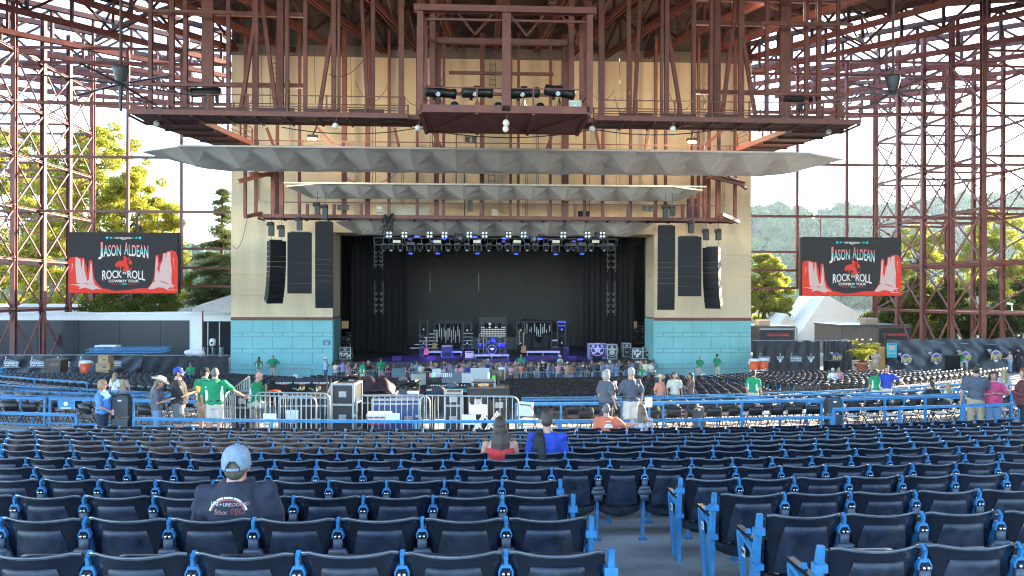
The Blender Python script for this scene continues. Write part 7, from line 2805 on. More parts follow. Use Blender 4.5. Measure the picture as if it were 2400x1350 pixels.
HA = dict(brown=mat('hair_brown', (.055, .032, .02), .6, 0, .4, 60, stretch=(1, 1, .15)), dark=mat('hair_dark', (.018, .014, .012), .55, 0, .3, 60, stretch=(1, 1, .15)), blond=mat('hair_blond', (.30, .20, .095), .6, 0, .3, 60, stretch=(1, 1, .15)),
		  white=mat('hair_white', (.33, .30, .25), .6, 0, .2, 60, stretch=(1, 1, .15)), ash=mat('hair_ash', (.12, .095, .065), .6, 0, .35, 60, stretch=(1, 1, .15)), grey=mat('hair_grey', (.13, .12, .11), .6, 0, .3, 60), auburn=mat('hair_auburn', (.16, .05, .025), .6, 0, .3, 60, stretch=(1, 1, .15)), mix=mat('hair_mix', (.14, .095, .06), .6, 0, .6, 50, stretch=(1, 1, .12)))
EYE_M = mat('eye_dark', (.02, .015, .012), .3, 0, 0)
LIP = mat('lip', (.42, .14, .12), .5, 0, 0)
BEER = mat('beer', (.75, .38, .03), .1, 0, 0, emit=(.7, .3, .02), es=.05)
CUPW = mat('cup_white', (.8, .8, .78), .4, 0, 0)
SK = {'fair': SKIN, 'tan': SKIN2, 'dark': SKIN3}

ARMS = {  # elbow, wrist for the right side (x positive); mirrored on the left
	'down': ((.275, -.03, 1.11), (.29, .07, .86)), 'hips': ((.43, -.10, 1.16), (.22, .07, 1.04)), 'cross': ((.275, .10, 1.12), (-.02, .25, 1.17)),
	'hold': ((.27, .06, 1.12), (.13, .30, 1.20)), 'phone': ((.25, .04, 1.10), (.09, .30, 1.16)), 'face': ((.26, .14, 1.13), (.12, .22, 1.42)),
	'fwd': ((.27, .12, 1.14), (.25, .38, 1.10)), 'up': ((.30, .10, 1.52), (.22, .16, 1.80)), 'out': ((.42, .12, 1.20), (.64, .26, .98)), 'back': ((.27, -.16, 1.15), (.10, -.20, .95)), 'lap': ((.245, .06, 1.10), (.12, .30, 1.02))}


def loft(mb, rings, n=14):
	vs = [(cx + rx * math.cos(2 * pi * k / n), cy + ry * math.sin(2 * pi * k / n), z) for cx, cy, z, rx, ry in rings for k in range(n)]
	fs = [(i * n + k, i * n + (k + 1) % n, (i + 1) * n + (k + 1) % n, (i + 1) * n + k) for i in range(len(rings) - 1) for k in range(n)]
	fs += [tuple(range(n))[::-1], tuple((len(rings) - 1) * n + k for k in range(n))]
	mb.add(vs, fs)


def chain(mb, pts, rad, n=9):
	mb.path(pts, rad, n)
	for p, r in zip(pts, rad):
		mb.ell(p, r * .98, 9, 7)


def finish(mb, name, m, parent, voxel, smooth=2, s=1.):
	o = mb.build(name, m, parent, True)
	if voxel:
		md = o.modifiers.new('merge', 'REMESH')
		md.mode = 'VOXEL'
		md.voxel_size = voxel
		md.use_smooth_shade = True
		if smooth:
			sm = o.modifiers.new('soft', 'SMOOTH')
			sm.factor = .5
			sm.iterations = smooth
	return o


def person(label, x, y, z, rz, H=1.75, arms=('down', 'down'), top='navy', sleeve='short', bottom='denim', btype='pants', hair='short', hc='brown', hat=None, hatc='navy', skin='fair',
		   wf=1., female=False, seated=False, lean=0., turn=0., nod=0., vox=.02, face=True, group=None, panel=None, stance=.11, legs=None, belt=None, glasses=False, beard=False, hdrop=0.):
	t = thing('person', label, 'person', (x, y, z), rz, group)
	s = H / 1.75
	t.scale = (s, s, s)
	dz = -.47 if seated else 0.
	hipz = .93 + dz
	Rl = Matrix.Rotation(-lean, 3, 'X')
	hp = Vector((0, 0, hipz))

	def T(v):
		"""torso space -> leaned and lowered"""
		v = Vector(v) + Vector((0, 0, dz))
		return hp + Rl @ (v - hp)
	Rh = Matrix.Rotation(turn, 3, 'Z') @ Matrix.Rotation(-nod, 3, 'X')
	nk = Vector((0, -.005, 1.47))

	def Hd(v):
		return T(nk + Rh @ (Vector(v) - nk) - Vector((0, 0, hdrop)))
	sw = .175 if female else .195
	sw *= (.6 + .4 * wf)
	sk = SK[skin]

	def tors(ex, z0, z1, hips=True):
		prof = [(.86, .155, .115), (.93, .165 + .012 * female, .12), (1.0, .15, .115), (1.08, .138 - .012 * female, .108), (1.18, .15, .115), (1.28, .172 - .01 * female, .122), (1.36, .178 - .012 * female, .115), (1.42, .14, .09), (1.455, .085, .07)]
		b = MB()
		rr = []
		for zz, rx, ry in prof:
			if z0 - .001 <= zz <= z1 + .001:
				w = wf if zz < 1.36 else 1 + (wf - 1) * .4
				belly = max(0, wf - 1) * .22 * math.exp(-((zz - 1.06) / .14) ** 2)
				bust = .03 * female * math.exp(-((zz - 1.27) / .06) ** 2)
				rr.append((0, belly * .55 + bust * .5, zz, rx * w + ex, ry * w + ex + belly * .5 + bust))
		loft(b, rr)
		b.v = [tuple(T(v)) for v in b.v]
		return b

	def joints(side):
		e, w = ARMS[arms[0 if side < 0 else 1]] if isinstance(arms[0 if side < 0 else 1], str) else arms[0 if side < 0 else 1]
		S = T((side * sw, -.005, 1.395 - .03 * min(1, max(0, wf - 1) * 3)))
		E = T((side * e[0] * (.8 + .2 * wf), e[1], e[2]))
		W = T((side * w[0], w[1], w[2]))
		return S, E, W
	# ---- body: one continuous skin
	b = tors(-.012, .86, 1.455)
	nr = wf ** .9
	chain(b, [T((0, -.012, 1.40)), Hd((0, -.004, 1.50)), Hd((0, .008, 1.55))], [.070 * nr, .058 * nr, .056 * nr])
	for c, r in (((0, .012, 1.625), (.076, .096, .112)), ((0, .038, 1.56), (.058, .066, .066)), ((0, .055, 1.525), (.03, .035, .028))):
		o0 = len(b.v)
		b.ell((0, 0, 0), r, 14, 10)
		b.v[o0:] = [tuple(Hd(Vector(c) + Vector(v))) for v in b.v[o0:]]
	if face:
		chain(b, [Hd((0, .098, 1.62)), Hd((0, .122, 1.588))], [.010, .015])
		for sd in (-1, 1):
			o0 = len(b.v)
			b.ell((0, 0, 0), (.014, .024, .034), 8, 6)
			b.v[o0:] = [tuple(Hd(Vector((sd * .080, -.005, 1.60)) + Vector(v))) for v in b.v[o0:]]
	for sd in (-1, 1):
		S, E, W = joints(sd)
		af = .85 if female else 1.
		chain(b, [S, S.lerp(E, .5), E, E.lerp(W, .35), W], [.055 * af * wf ** .5, .047 * af * wf ** .5, .038 * af, .038 * af, .026 * af])
		d = (W - E).normalized()
		side = d.cross(Vector((0, 0, 1)))
		side = side.normalized() if side.length > .1 else Vector((1, 0, 0))
		pal = W + d * .045
		chain(b, [W, pal, W + d * .085], [.024, .031, .030])
		for k in range(4):
			base = W + d * .085 + side * (-.024 + .016 * k)
			L = (.058, .068, .064, .048)[k]
			curl = Vector((0, 0, -.25))
			mid = base + (d + curl * .6).normalized() * L * .55
			b.path([base, mid, mid + (d + curl * 2.2).normalized() * L * .5], [.0095, .0088, .007], 6)
		th = W + d * .03 - side * .026
		b.path([th, th + (d * .6 - side).normalized() * .035, th + (d * .6 - side).normalized() * .035 + d * .03], [.011, .010, .008], 6)
	# legs
	lj = {}
	for sd in (-1, 1):
		if seated:
			Hh, K, A = Vector((sd * .09, .02, hipz - .02)), Vector((sd * .13, .45, .47)), Vector((sd * .12, .42, .08))
		elif legs and legs[0 if sd < 0 else 1]:
			k_, a_ = legs[0 if sd < 0 else 1]
			Hh, K, A = Vector((sd * .09, 0, .90)), Vector(k_), Vector(a_)
		else:
			Hh, K, A = Vector((sd * .088, 0, .90)), Vector((sd * (.088 + stance) / 2, .015, .49)), Vector((sd * stance, -.02, .08))
		lj[sd] = (Hh, K, A)
		q = wf ** .7
		chain(b, [Hh, Hh.lerp(K, .4), K, K.lerp(A, .3), A], [.088 * q, .080 * q, .055 * q, .056 * q, .036])
		chain(b, [A + Vector((0, -.03, -.035)), A + Vector((0, .08, -.045)), A + Vector((0, .16, -.055))], [.038, .036, .026])
	finish(b, 'body', sk, t, vox if vox < .03 else vox, 2)
	# ---- clothes
	gv = vox * 1.1
	if top:
		b = tors(.016, .93 if btype != 'dress' else .86, 1.455)
		if not female or wf > 1.05:
			pass
		hem = [T((0, .0, .90)), ]
		loft_rr = [(0, .02 * max(0, wf - 1) * 4, .89, .172 * wf, .128 * wf + .05 * max(0, wf - 1)), (0, .02 * max(0, wf - 1) * 4, 1.04, .162 * wf, .126 * wf + .07 * max(0, wf - 1))]
		b2 = MB()
		loft(b2, loft_rr)
		b.add([tuple(T(v)) for v in b2.v], b2.f)
		for sd in (-1, 1):
			S, E, W = joints(sd)
			if sleeve == 'short' and wf > 1.02:
				Pm = T((sd * .12 * wf, 0, 1.12)).lerp(E, .45)
				chain(b, [T((sd * sw * .75, -.005, 1.36)), T((sd * sw * .8, -.01, 1.26)).lerp(S.lerp(E, .5), .3), Pm.lerp(T((sd * .13 * wf, 0, 1.2)), .5)], [.075 * wf ** .5, .075 * wf ** .5, .05])
			if sleeve == 'short':
				chain(b, [T((sd * .06, -.012, 1.425)), T((sd * .1, -.005, 1.40)), S, S.lerp(E, .4), S.lerp(E, .76)], [.045, .055, .070 * wf ** .4, .068 * wf ** .5, .066 * wf ** .5])
			elif sleeve == 'long':
				chain(b, [T((sd * .1, -.005, 1.40)), S, S.lerp(E, .5), E, E.lerp(W, .9)], [.055, .07, .062, .052, .04])
			elif sleeve == 'cap':
				chain(b, [T((sd * .1, -.005, 1.40)), S], [.05, .064])
		if sleeve == 'none' or sleeve == 'strap':
			zcut = 1.33 if sleeve == 'strap' else 1.42
			b.v = [v if v[2] < zcut + dz or lean else (v[0], v[1], zcut + dz) for v in b.v]
		sh = finish(b, 'shirt', CL[top], t, gv, 2)
		if vox < .02:
			dm = sh.modifiers.new('folds', 'DISPLACE')
			dm.texture = FOLDS
			dm.texture_coords = 'GLOBAL'
			dm.strength = .045
			dm.mid_level = .5
		if panel:
			for sd in (-1, 1):
				b = MB()
				chain(b, [T((sd * .148 * wf, -.035, 1.00)), T((sd * .150 * wf, -.045, 1.15)), T((sd * .168 * wf, -.05, 1.30))], [.046, .048, .036])
				finish(b, 'side_panel', CL[panel], t, gv, 2)
			b = MB()
			b.path([T((.07 * math.cos(a), .065 * math.sin(a) - .005, 1.452 + .02 * (math.sin(a) < .3))) for a in [2 * pi * k / 12 for k in range(12)]], .018, 6, 0, True)
			b.build('collar', CL[top], t, True)
	if btype in ('pants', 'shorts'):
		b = MB()
		o0 = len(b.v)
		loft(b, [(0, 0, .80, .15 * wf, .115 * wf), (0, 0, .88, .172 * wf, .128 * wf), (0, .01, .97, .165 * wf, .122 * wf), (0, .01, 1.01, .156 * wf, .118 * wf)])
		b.v = [tuple(Vector(v) + Vector((0, 0, dz))) for v in b.v]
		for sd in (-1, 1):
			Hh, K, A = lj[sd]
			q = wf ** .7
			if btype == 'shorts':
				chain(b, [Hh, Hh.lerp(K, .5), Hh.lerp(K, .88)], [.104 * q, .103 * q, .100 * q])
			else:
				chain(b, [Hh, Hh.lerp(K, .5), K, K.lerp(A, .5), A], [.100 * q, .092 * q, .070 * q, .066 * q, .058])
		finish(b, 'shorts' if btype == 'shorts' else 'trousers', CL[bottom], t, gv, 2)
		b = MB()
		for sd in (-1, 1):
			A = lj[sd][2]
			chain(b, [A + Vector((0, -.035, -.035)), A + Vector((0, .08, -.042)), A + Vector((0, .165, -.05))], [.046, .045, .034], 8)
		finish(b, 'shoes', CL['charcoal'] if bottom not in ('khaki', 'stone') else CL['white'], t, gv * 1.2, 1)
	elif btype in ('skirt', 'dress'):
		b = MB()
		lo_ = .52 if btype == 'skirt' else .42
		loft(b, [(0, .02, lo_ + dz, .235 * wf, .19 * wf), (0, .01, .75 + dz, .20 * wf, .16 * wf), (0, 0, .92 + dz, .178 * wf, .135 * wf), (0, 0, 1.01 + dz, .155 * wf, .118 * wf)])
		finish(b, 'skirt', CL[bottom], t, gv, 1)
	if belt:
		MB().path([(.160 * wf * math.cos(a), .124 * wf * math.sin(a) + .01, .985 + dz) for a in [2 * pi * k / 16 for k in range(16)]], .018, 6, 0, True).build('belt', CL[belt], t, True)
	# ---- hair and hats
	def headblob(parts, name, m, v=None):
		b = MB()
		for c, r in parts:
			o0 = len(b.v)
			b.ell((0, 0, 0), r, 14, 10)
			b.v[o0:] = [tuple(Hd(Vector(c) + Vector(q))) for q in b.v[o0:]]
		return finish(b, name, m, t, v or vox, 2)
	if hair == 'short':
		headblob([((0, .012, 1.692), (.079, .088, .056)), ((0, -.012, 1.650), (.083, .094, .099)), ((0, -.045, 1.60), (.074, .062, .080))], 'hair', HA[hc])
	elif hair == 'buzz':
		headblob([((0, -.008, 1.640), (.079, .094, .101)), ((0, -.035, 1.60), (.074, .066, .07))], 'hair', HA[hc])
	elif hair == 'bob':
		headblob([((0, .012, 1.695), (.084, .092, .056)), ((0, -.015, 1.645), (.094, .098, .10)), ((0, -.045, 1.57), (.098, .068, .10)), ((.078, .0, 1.56), (.028, .06, .09)), ((-.078, .0, 1.56), (.028, .06, .09))], 'hair', HA[hc])
	elif hair == 'long':
		parts = [((0, .010, 1.694), (.080, .090, .056)), ((0, -.015, 1.645), (.088, .098, .099)), ((0, -.055, 1.56), (.088, .058, .11))]
		b = MB()
		for c, r in parts:
			o0 = len(b.v)
			b.ell((0, 0, 0), r, 14, 10)
			b.v[o0:] = [tuple(Hd(Vector(c) + Vector(q))) for q in b.v[o0:]]
		rg = random.Random(int(x * 1000) + 7)
		for k in range(9):
			u = (k - 4) / 4
			x0 = u * .075
			e = T((u * .115 + rg.uniform(-.02, .02), -.145 + .05 * abs(u), 1.22 + rg.uniform(-.06, .05)))
			chain(b, [Hd((x0, -.065 + .035 * abs(u), 1.58)), T((u * .10, -.125 + .05 * abs(u), 1.40)), e], [.032, .030, .015], 7)
		finish(b, 'hair', HA[hc], t, vox * .9, 2)
	elif hair == 'pony':
		b = MB()
		for c, r in [((0, .010, 1.692), (.079, .088, .056)), ((0, -.012, 1.648), (.082, .094, .095)), ((0, -.04, 1.60), (.076, .064, .075))]:
			o0 = len(b.v)
			b.ell((0, 0, 0), r, 14, 10)
			b.v[o0:] = [tuple(Hd(Vector(c) + Vector(q))) for q in b.v[o0:]]
		chain(b, [Hd((0, -.09, 1.63)), Hd((0, -.15, 1.58)), Hd((0, -.145, 1.48)), Hd((0, -.13, 1.38))], [.03, .036, .032, .012])
		finish(b, 'hair', HA[hc], t, vox, 2)
	elif hair == 'bald':
		headblob([((0, -.055, 1.585), (.074, .048, .045))], 'hair', HA[hc])
	if beard:
		headblob([((0, .055, 1.545), (.062, .060, .052)), ((0, .03, 1.56), (.068, .05, .045))], 'beard', HA[hc])
	if hat in ('cap', 'backcap'):
		d = 1 if hat == 'cap' else -1
		b = MB()
		prof = [(.094, 1.632), (.098, 1.645), (.096, 1.68), (.082, 1.715), (.055, 1.738), (.02, 1.748)]
		n = 18
		vs = [(r * .93 * math.cos(2 * pi * k / n), r * 1.10 * math.sin(2 * pi * k / n) - .004, zz) for r, zz in prof for k in range(n)]
		fs = [(i * n + k, i * n + (k + 1) % n, (i + 1) * n + (k + 1) % n, (i + 1) * n + k) for i in range(5) for k in range(n)] + [tuple(5 * n + k for k in range(n))]
		b.add([tuple(Hd(v)) for v in vs], fs)
		c = b.build('cap', CL[hatc], t, True)
		c.modifiers.new('thick', 'SOLIDIFY').thickness = .006
		b = MB()
		N = 10
		vs = []
		for k in range(N + 1):
			a = pi * k / N
			for q in (0, 1):
				vs.append((.082 * math.cos(a), d * ((.085 + .0) * math.sin(a) * (1) + .075 * q * math.sin(a) ** .6) - .004, 1.64 - .018 * q - .012 * abs(math.cos(a)) * q))
		b.add([tuple(Hd(v)) for v in vs], [(2 * k, 2 * k + 1, 2 * k + 3, 2 * k + 2) for k in range(N)])
		br = b.build('brim', CL[hatc], c, True)
		br.modifiers.new('thick', 'SOLIDIFY').thickness = .006
		MB().ell(Hd((0, -.004, 1.75)), .009, 8, 5).build('button', CL[hatc], c)
	elif hat == 'cowboy':
		b = MB()
		n = 22
		rings = [(.20, .24, 1.70, 1), (.15, .18, 1.672, 1), (.098, .118, 1.668, 0), (.094, .112, 1.72, 0), (.082, .098, 1.775, 0), (.055, .075, 1.79, 0), (.02, .05, 1.772, 0)]
		vs = []
		for rx, ry, zz, br in rings:
			for k in range(n):
				a = 2 * pi * k / n
				up = .055 * math.cos(a) ** 4 * br * (rx / .20) ** 2 - .03 * br * math.sin(a) ** 4
				vs.append((rx * math.cos(a), ry * math.sin(a), zz + up))
		fs = [(i * n + k, i * n + (k + 1) % n, (i + 1) * n + (k + 1) % n, (i + 1) * n + k) for i in range(6) for k in range(n)] + [tuple(6 * n + k for k in range(n))]
		b.add([tuple(Hd(v)) for v in vs], fs)
		c = b.build('cowboy_hat', CL[hatc], t, True)
		c.modifiers.new('thick', 'SOLIDIFY').thickness = .007
		MB().path([Hd((.099 * math.cos(a), .119 * math.sin(a), 1.682)) for a in [2 * pi * k / 16 for k in range(16)]], .009, 6, 0, True).build('hat_band', CL['tan'], c, True)
	if face and vox < .03:
		for sd in (-1, 1):
			MB().ell(Hd((sd * .030, .098, 1.625)), (.010, .007, .007), 8, 6).build('eye', EYE_M, t)
			MB().path([Hd((sd * .016, .104, 1.645)), Hd((sd * .032, .104, 1.651)), Hd((sd * .046, .094, 1.645))], .004, 5).build('eyebrow', HA[hc], t)
		MB().ell(Hd((0, .100, 1.553)), (.022, .010, .007), 8, 6).build('mouth', LIP, t)
	if glasses:
		g = MB()
		for sd in (-1, 1):
			g.path([Hd((sd * .033 + .022 * math.cos(a), .112, 1.622 + .016 * math.sin(a))) for a in [2 * pi * k / 8 for k in range(8)]], .003, 4, 0, True)
			g.path([Hd((sd * .055, .108, 1.625)), Hd((sd * .082, .0, 1.615))], .003, 4)
		g.build('glasses', BLACKM, t)
	return t


def by_px(px, ytop, Y, hatdrop=0.):
	p = P(px, ytop, Y)
	z = floor_z(p.x, Y)
	return p.x, z, p.z - z - hatdrop


HTS = []


def stand(label, px, ytop, Y, face_deg, hatdrop=0., **k):
	"""face_deg: 0 = towards the stage, 90 = to the photo's right, 180 = towards us"""
	x, z, H = by_px(px, ytop, Y, hatdrop)
	H = H / 1.745 * 1.75
	HTS.append((round(H, 2), label[:40]))
	H = max(1.45, min(1.98, H))
	return person(label, x, Y, z, -R(face_deg), H, **k)


def wpt(t, v):
	return wmat(t) @ Vector(v)


def held(name, label, cat, t, local, mb, m, smooth=True):
	o = mb.build(name, m, None, smooth)
	o.location = wpt(t, local)
	return tag(o, label, cat)


CUPMB = lambda: MB().lathe([(.032, -.07), (.045, .07), (.042, .07), (.03, -.06)], (0, 0, 0), 12)
N_ = .0125
# --- seated audience near us
D2 = 4.87
p = P(546, 1053, D2 + .10)
z2 = 6.4 - 1.458 - .805
man = person('man in grey backward cap and navy printed tee, seated alone in the near rows', p.x, D2 + .17, z2 + .04, R(4), 1.72, ('lap', 'lap'), 'navy', 'short', 'denim', 'pants', 'short', 'ash', None, wf=1.16, seated=True, hdrop=.055, vox=.009, turn=-.02, nod=.05)
# his snapback cap, seen from behind
dz = -.47 - .055


def capshape(parent):
	b = MB()
	n = 72
	prof = [(.098, 1.598), (.101, 1.609), (.103, 1.62), (.104, 1.635), (.104, 1.65), (.102, 1.663), (.1, 1.676), (.098, 1.69), (.090, 1.709), (.080, 1.725), (.068, 1.738), (.052, 1.748), (.018, 1.757)]
	vs, fs = [], []
	for r, zz in prof:
		for k in range(n):
			a = 2 * pi * k / n
			vs.append((r * .92 * math.cos(a), r * 1.05 * math.sin(a) - .006, zz + dz))
	for i in range(len(prof) - 1):
		for k in range(n):
			a = 2 * pi * (k + .5) / n
			zc = (prof[i][1] + prof[i + 1][1]) / 2
			gap = ((a - 1.5 * pi) / .44) ** 2 + ((zc - 1.598) / .068) ** 2 < 1
			if not gap:
				fs.append((i * n + k, i * n + (k + 1) % n, (i + 1) * n + (k + 1) % n, (i + 1) * n + k))
	fs.append(tuple((len(prof) - 1) * n + k for k in range(n)))
	b.add(vs, fs)
	c = b.build('cap', CL['greymarl'], parent, True)
	c.modifiers.new('thick', 'SOLIDIFY').thickness = .004
	g = MB()
	arc = [(.046 * math.cos(a), 0, .068 * math.sin(a)) for a in [pi * k / 12 for k in range(13)]]
	pts_ = []
	for x_, _, z_ in arc:
		u = x_ / .1
		pts_.append((x_, -.1115 + .05 * u * u + max(0, z_ - .03) * .12, 1.598 + z_ + dz))
	g.path(pts_, .0035, 5)
	g.build('opening_trim', CL['charcoal'], c)
	m_ = MB()
	m_.path([(.095 * math.sin(a) * .92, -.1085 * math.cos(a), 1.606 + dz) for a in [-.5 + k / 10 for k in range(11)]], .010, 5)
	m_.build('strap', CL['greymarl'], c)
	for x_ in (-.04, .042):
		MB().ell((x_, -.088, 1.70 + dz), (.004, .004, .004), 6, 4).build('eyelet', CL['charcoal'], c)
	MB().ell((0, -.006, 1.762 + dz), (.010, .010, .006), 8, 5).build('button', CL['greymarl'], c)
	b = MB()
	b.add([(x_, .09 + y_, 1.60 + dz) for x_, y_ in [(-.085, 0), (.085, 0), (.07, .06), (0, .08), (-.07, .06)]], [(0, 1, 2, 3, 4)])
	b.build('brim', CL['greymarl'], c).modifiers.new('thick', 'SOLIDIFY').thickness = .006


capshape(man)
dz = -.47
shirt = [c for c in man.children if c.name.startswith('shirt')][0]


WRAP = []


def wrap(o, target):
	"""print lies on the cloth: settled on it once the shirts are made"""
	WRAP.append((o, target))
	return o


# printed back of his tee: arch and lettering lying on the shirt
PRW = mat('print_white', (.7, .68, .66), .7, 0, 0)
PRR = mat('print_red', (.45, .10, .09), .7, 0, 0)


def back_pt(x_, z_):
	return (x_, -.34, z_ + dz)


g = MB()
for a0, a1 in ((.30, .75), (.80, 1.25), (1.3, 1.75), (1.80, 2.2), (2.25, 2.85)):
	aa = [a0 + (a1 - a0) * k / 6 for k in range(7)]
	vs = [back_pt(-.02 + r * math.cos(a), 1.255 + r * math.sin(a)) for a in aa for r in (.118, .130)]
	g.add(vs, [(2 * k, 2 * k + 1, 2 * k + 3, 2 * k + 2) for k in range(6)])
wrap(g.build('arch_print', PRW, man), shirt)
g = MB()
aa = [.35 + 2.45 * k / 16 for k in range(17)]
g.add([back_pt(-.02 + r * math.cos(a), 1.255 + r * math.sin(a)) for a in aa for r in (.108, .114)], [(2 * k, 2 * k + 1, 2 * k + 3, 2 * k + 2) for k in range(16)])
wrap(g.build('arch_print', PRR, man), shirt)
for s0, sz_, x0, z0, m_, sx_ in (('LIVE + UN', .030, -.068, 1.337, PRW, 1.0), ('ZOOMED', .030, .052, 1.332, mat('print_pink', (.62, .36, .35), .7, 0, 0), 1.0), ('Stixx', .048, -.062, 1.285, MATS['print_pink'], .9), ('TEO', .048, .045, 1.285, PRR, 1.05)):
	me = text_mesh(s0, sz_, .002, m_, sx_, shear=.15 if sz_ < .04 else 0, bold=.0014)
	for v in me.vertices:
		q = back_pt(v.co.x + x0, z0 + v.co.z)
		v.co = Vector((q[0], q[1], q[2]))
	wrap(obj('lettering', me, man), shirt)

D7 = 9.87
z7 = 6.4 - 2.096 - .80
p = P(1172, 975, D7 + .1)
person('woman with long wavy brown hair and bare shoulders, seated beside blue-shirted man', p.x, D7 + .05, z7, R(2), 1.72, ('lap', 'lap'), 'red', 'strap', 'denim', 'pants', 'long', 'brown', female=True, wf=1.24, seated=True, vox=.011)
p = P(1281, 958, D7 + .1)
bm_ = person('man in royal blue tee with black jacket over his shoulder, seated mid rows', p.x, D7 + .05, z7 + .03, R(-3), 1.80, ('lap', 'lap'), 'royal', 'short', 'denim', 'pants', 'short', 'brown', wf=.96, seated=True, vox=.011, nod=.25)
b = MB()
chain(b, [(-.09, .08, 1.36 + dz), (-.095, -.02, 1.455 + dz), (-.09, -.13, 1.38 + dz), (-.07, -.158, 1.22 + dz), (-.045, -.165, 1.02 + dz)], [.06, .055, .062, .055, .045])
chain(b, [(-.13, -.11, 1.40 + dz), (-.14, -.145, 1.28 + dz)], [.06, .05])
jk = finish(b, 'jacket', CL['charcoal'], None, .012, 2)
jk.matrix_basis = wmat(bm_)
tag(jk, 'dark jacket slung over the left shoulder of the blue-shirted man', 'jacket')
D13 = 15.87
z13 = 6.4 - 2.866 - .80
p = P(1420, 944, D13 + .1)
om = person('man in orange tee with white back print, his arm round the woman beside him', p.x, D13 + .05, z13 + .02, R(2), 1.78, ('lap', ((.40, -.02, 1.24), (.60, -.10, 1.30))), 'orange', 'short', 'denim', 'pants', 'buzz', 'grey', wf=1.06, seated=True, vox=.014)
g = MB()
aa = [pi * k / 12 for k in range(13)]
for k in range(6):
	z0_, z1_ = 1.24 + .09 * k / 6, 1.24 + .09 * (k + 1) / 6
	w0, w1 = .10 * math.sqrt(1 - (k / 6) ** 2), .10 * math.sqrt(max(0, 1 - ((k + 1) / 6) ** 2))
	xs_ = [i / 5 - 1 for i in range(11)]
	g.add([(.02 + w0 * x_, -.4, z0_ + dz) for x_ in xs_] + [(.02 + w1 * x_, -.4, z1_ + dz) for x_ in xs_], [(i, i + 1, 12 + i, 11 + i) for i in range(10)])
osh = [c for c in om.children if c.name.startswith('shirt')][0]
wrap(g.build('arch_print', PRW, om), osh)
g = MB()
g.add([(.02 + .055 * (i / 3 - 1), -.4, 1.365 + dz + .016 * j) for j in (0, 1) for i in range(7)], [(i, i + 1, 8 + i, 7 + i) for i in range(6)])
wrap(g.build('text_strip', PRW, om), osh)
p = P(1503, 948, D13 + .1)
person('woman with long blond-streaked hair and patterned top, seated beside orange-shirted man', p.x, D13 + .05, z13 + .02, R(6), 1.74, ('lap', 'lap'), 'floral', 'short', 'denim', 'pants', 'long', 'mix', female=True, wf=1.1, seated=True, vox=.014)
_dg = bpy.context.evaluated_depsgraph_get()
for o, tg in WRAP:
	te = tg.evaluated_get(_dg)
	for v in o.data.vertices:
		ok, loc, nor, ix = te.ray_cast(v.co, Vector((0, 1, 0)))
		if ok:
			v.co = loc - Vector((0, .004, 0))
	o.data.update()
# --- standing in the cross aisle
q = stand('older woman with white bob hair and slate polo, standing facing right', 1421, 866, 18.7, 62, arms=('down', 'down'), top='slate', bottom='dkdenim', hair='bob', hc='white', female=True, wf=1.42, vox=N_, glasses=True)
MB().box((.20, -.05, 1.21), (.02, .07, .03)).build('sleeve_patch', PRW, q)
q = stand('woman with short silver hair, slate polo and stone skirt-shorts, back to us', 1479, 861, 18.6, -8, arms=(((.30, .02, 1.10), (.30, .26, 1.24)), 'down'), top='slate', bottom='stone', btype='shorts', hair='short', hc='white', female=True, wf=1.26, vox=N_, belt='charcoal')
held('paper_cup', 'white paper cup held by the silver-haired woman in slate polo', 'cup', q, (-.30, .33, 1.30), CUPMB(), CUPW)
q = stand('woman in bright blue tee with shoulder-length blond hair, walking right at the left', 240, 889, 17.7, 82, arms=('down', ((.26, .02, 1.10), (.24, .22, .98))), top='sky', bottom='dkdenim', hair='bob', hc='blond', female=True, wf=1.22, vox=N_, glasses=True)
held('phone', 'small pink phone in the hand of the woman in bright blue', 'phone', q, (.23, .32, .94), MB().box((0, 0, 0), (.05, .02, .12)), CL['palepink'], False)
q = stand('woman in pale cowboy hat, grey tee and blue jeans, looking down at a phone', 368, 883, 18.0, 75, arms=('phone', 'phone'), top='grey', bottom='paledenim', hair='long', hc='mix', hat='cowboy', hatc='straw', female=True, wf=.98, vox=N_, nod=.45)
held('phone', 'pale phone held by the woman in the cowboy hat', 'phone', q, (.03, .40, 1.19), MB().box((0, 0, 0), (.07, .13, .01)), CUPW, False)
q = stand('bearded man in blue cap and dark grey tee holding two beers', 418, 860, 18.3, 68, arms=('hold', ((.30, .08, 1.10), (.22, .34, 1.18))), top='charcoal', bottom='grey', btype='shorts', hair='short', hc='dark', hat='cap', hatc='royal', wf=1.3, vox=N_, beard=True)
held('beer_cup', 'clear cup of golden beer nearest the dark grey tee', 'beer', q, (.16, .42, 1.22), CUPMB(), BEER)
held('beer_cup', 'clear cup of golden beer held farther out by the bearded man', 'beer', q, (-.06, .42, 1.20), CUPMB(), BEER)
stand('man in green polo and black cap, half hidden behind another green polo', 480, 861, 18.9, 20, arms=('down', 'phone'), top='green', bottom='tan', btype='shorts', hair='short', hc='dark', hat='cap', hatc='black', wf=1.08, vox=N_, panel='white', belt='charcoal', turn=-.3)
stand('man in green polo and stone shorts, back to us, arm stretched along the barricade', 504, 861, 18.2, -4, arms=('down', ((.40, .10, 1.18), (.60, .30, 1.02))), top='green', bottom='stone', btype='shorts', hair='buzz', hc='grey', wf=1.06, vox=N_, panel='white', belt='charcoal')
stand('grey-haired man in green polo leaning with chin on hand, one foot raised', 593, 869, 20.6, 95, arms=(((.18, .30, 1.02), (.06, .24, 1.34)), ((.2, .30, 1.0), (.0, .42, 1.02))), top='green', bottom='stone', btype='shorts', hair='bald', hc='grey', wf=1.08, vox=.014, panel='white', lean=.22, legs=(None, ((.12, .40, .86), (.12, .38, .42))))
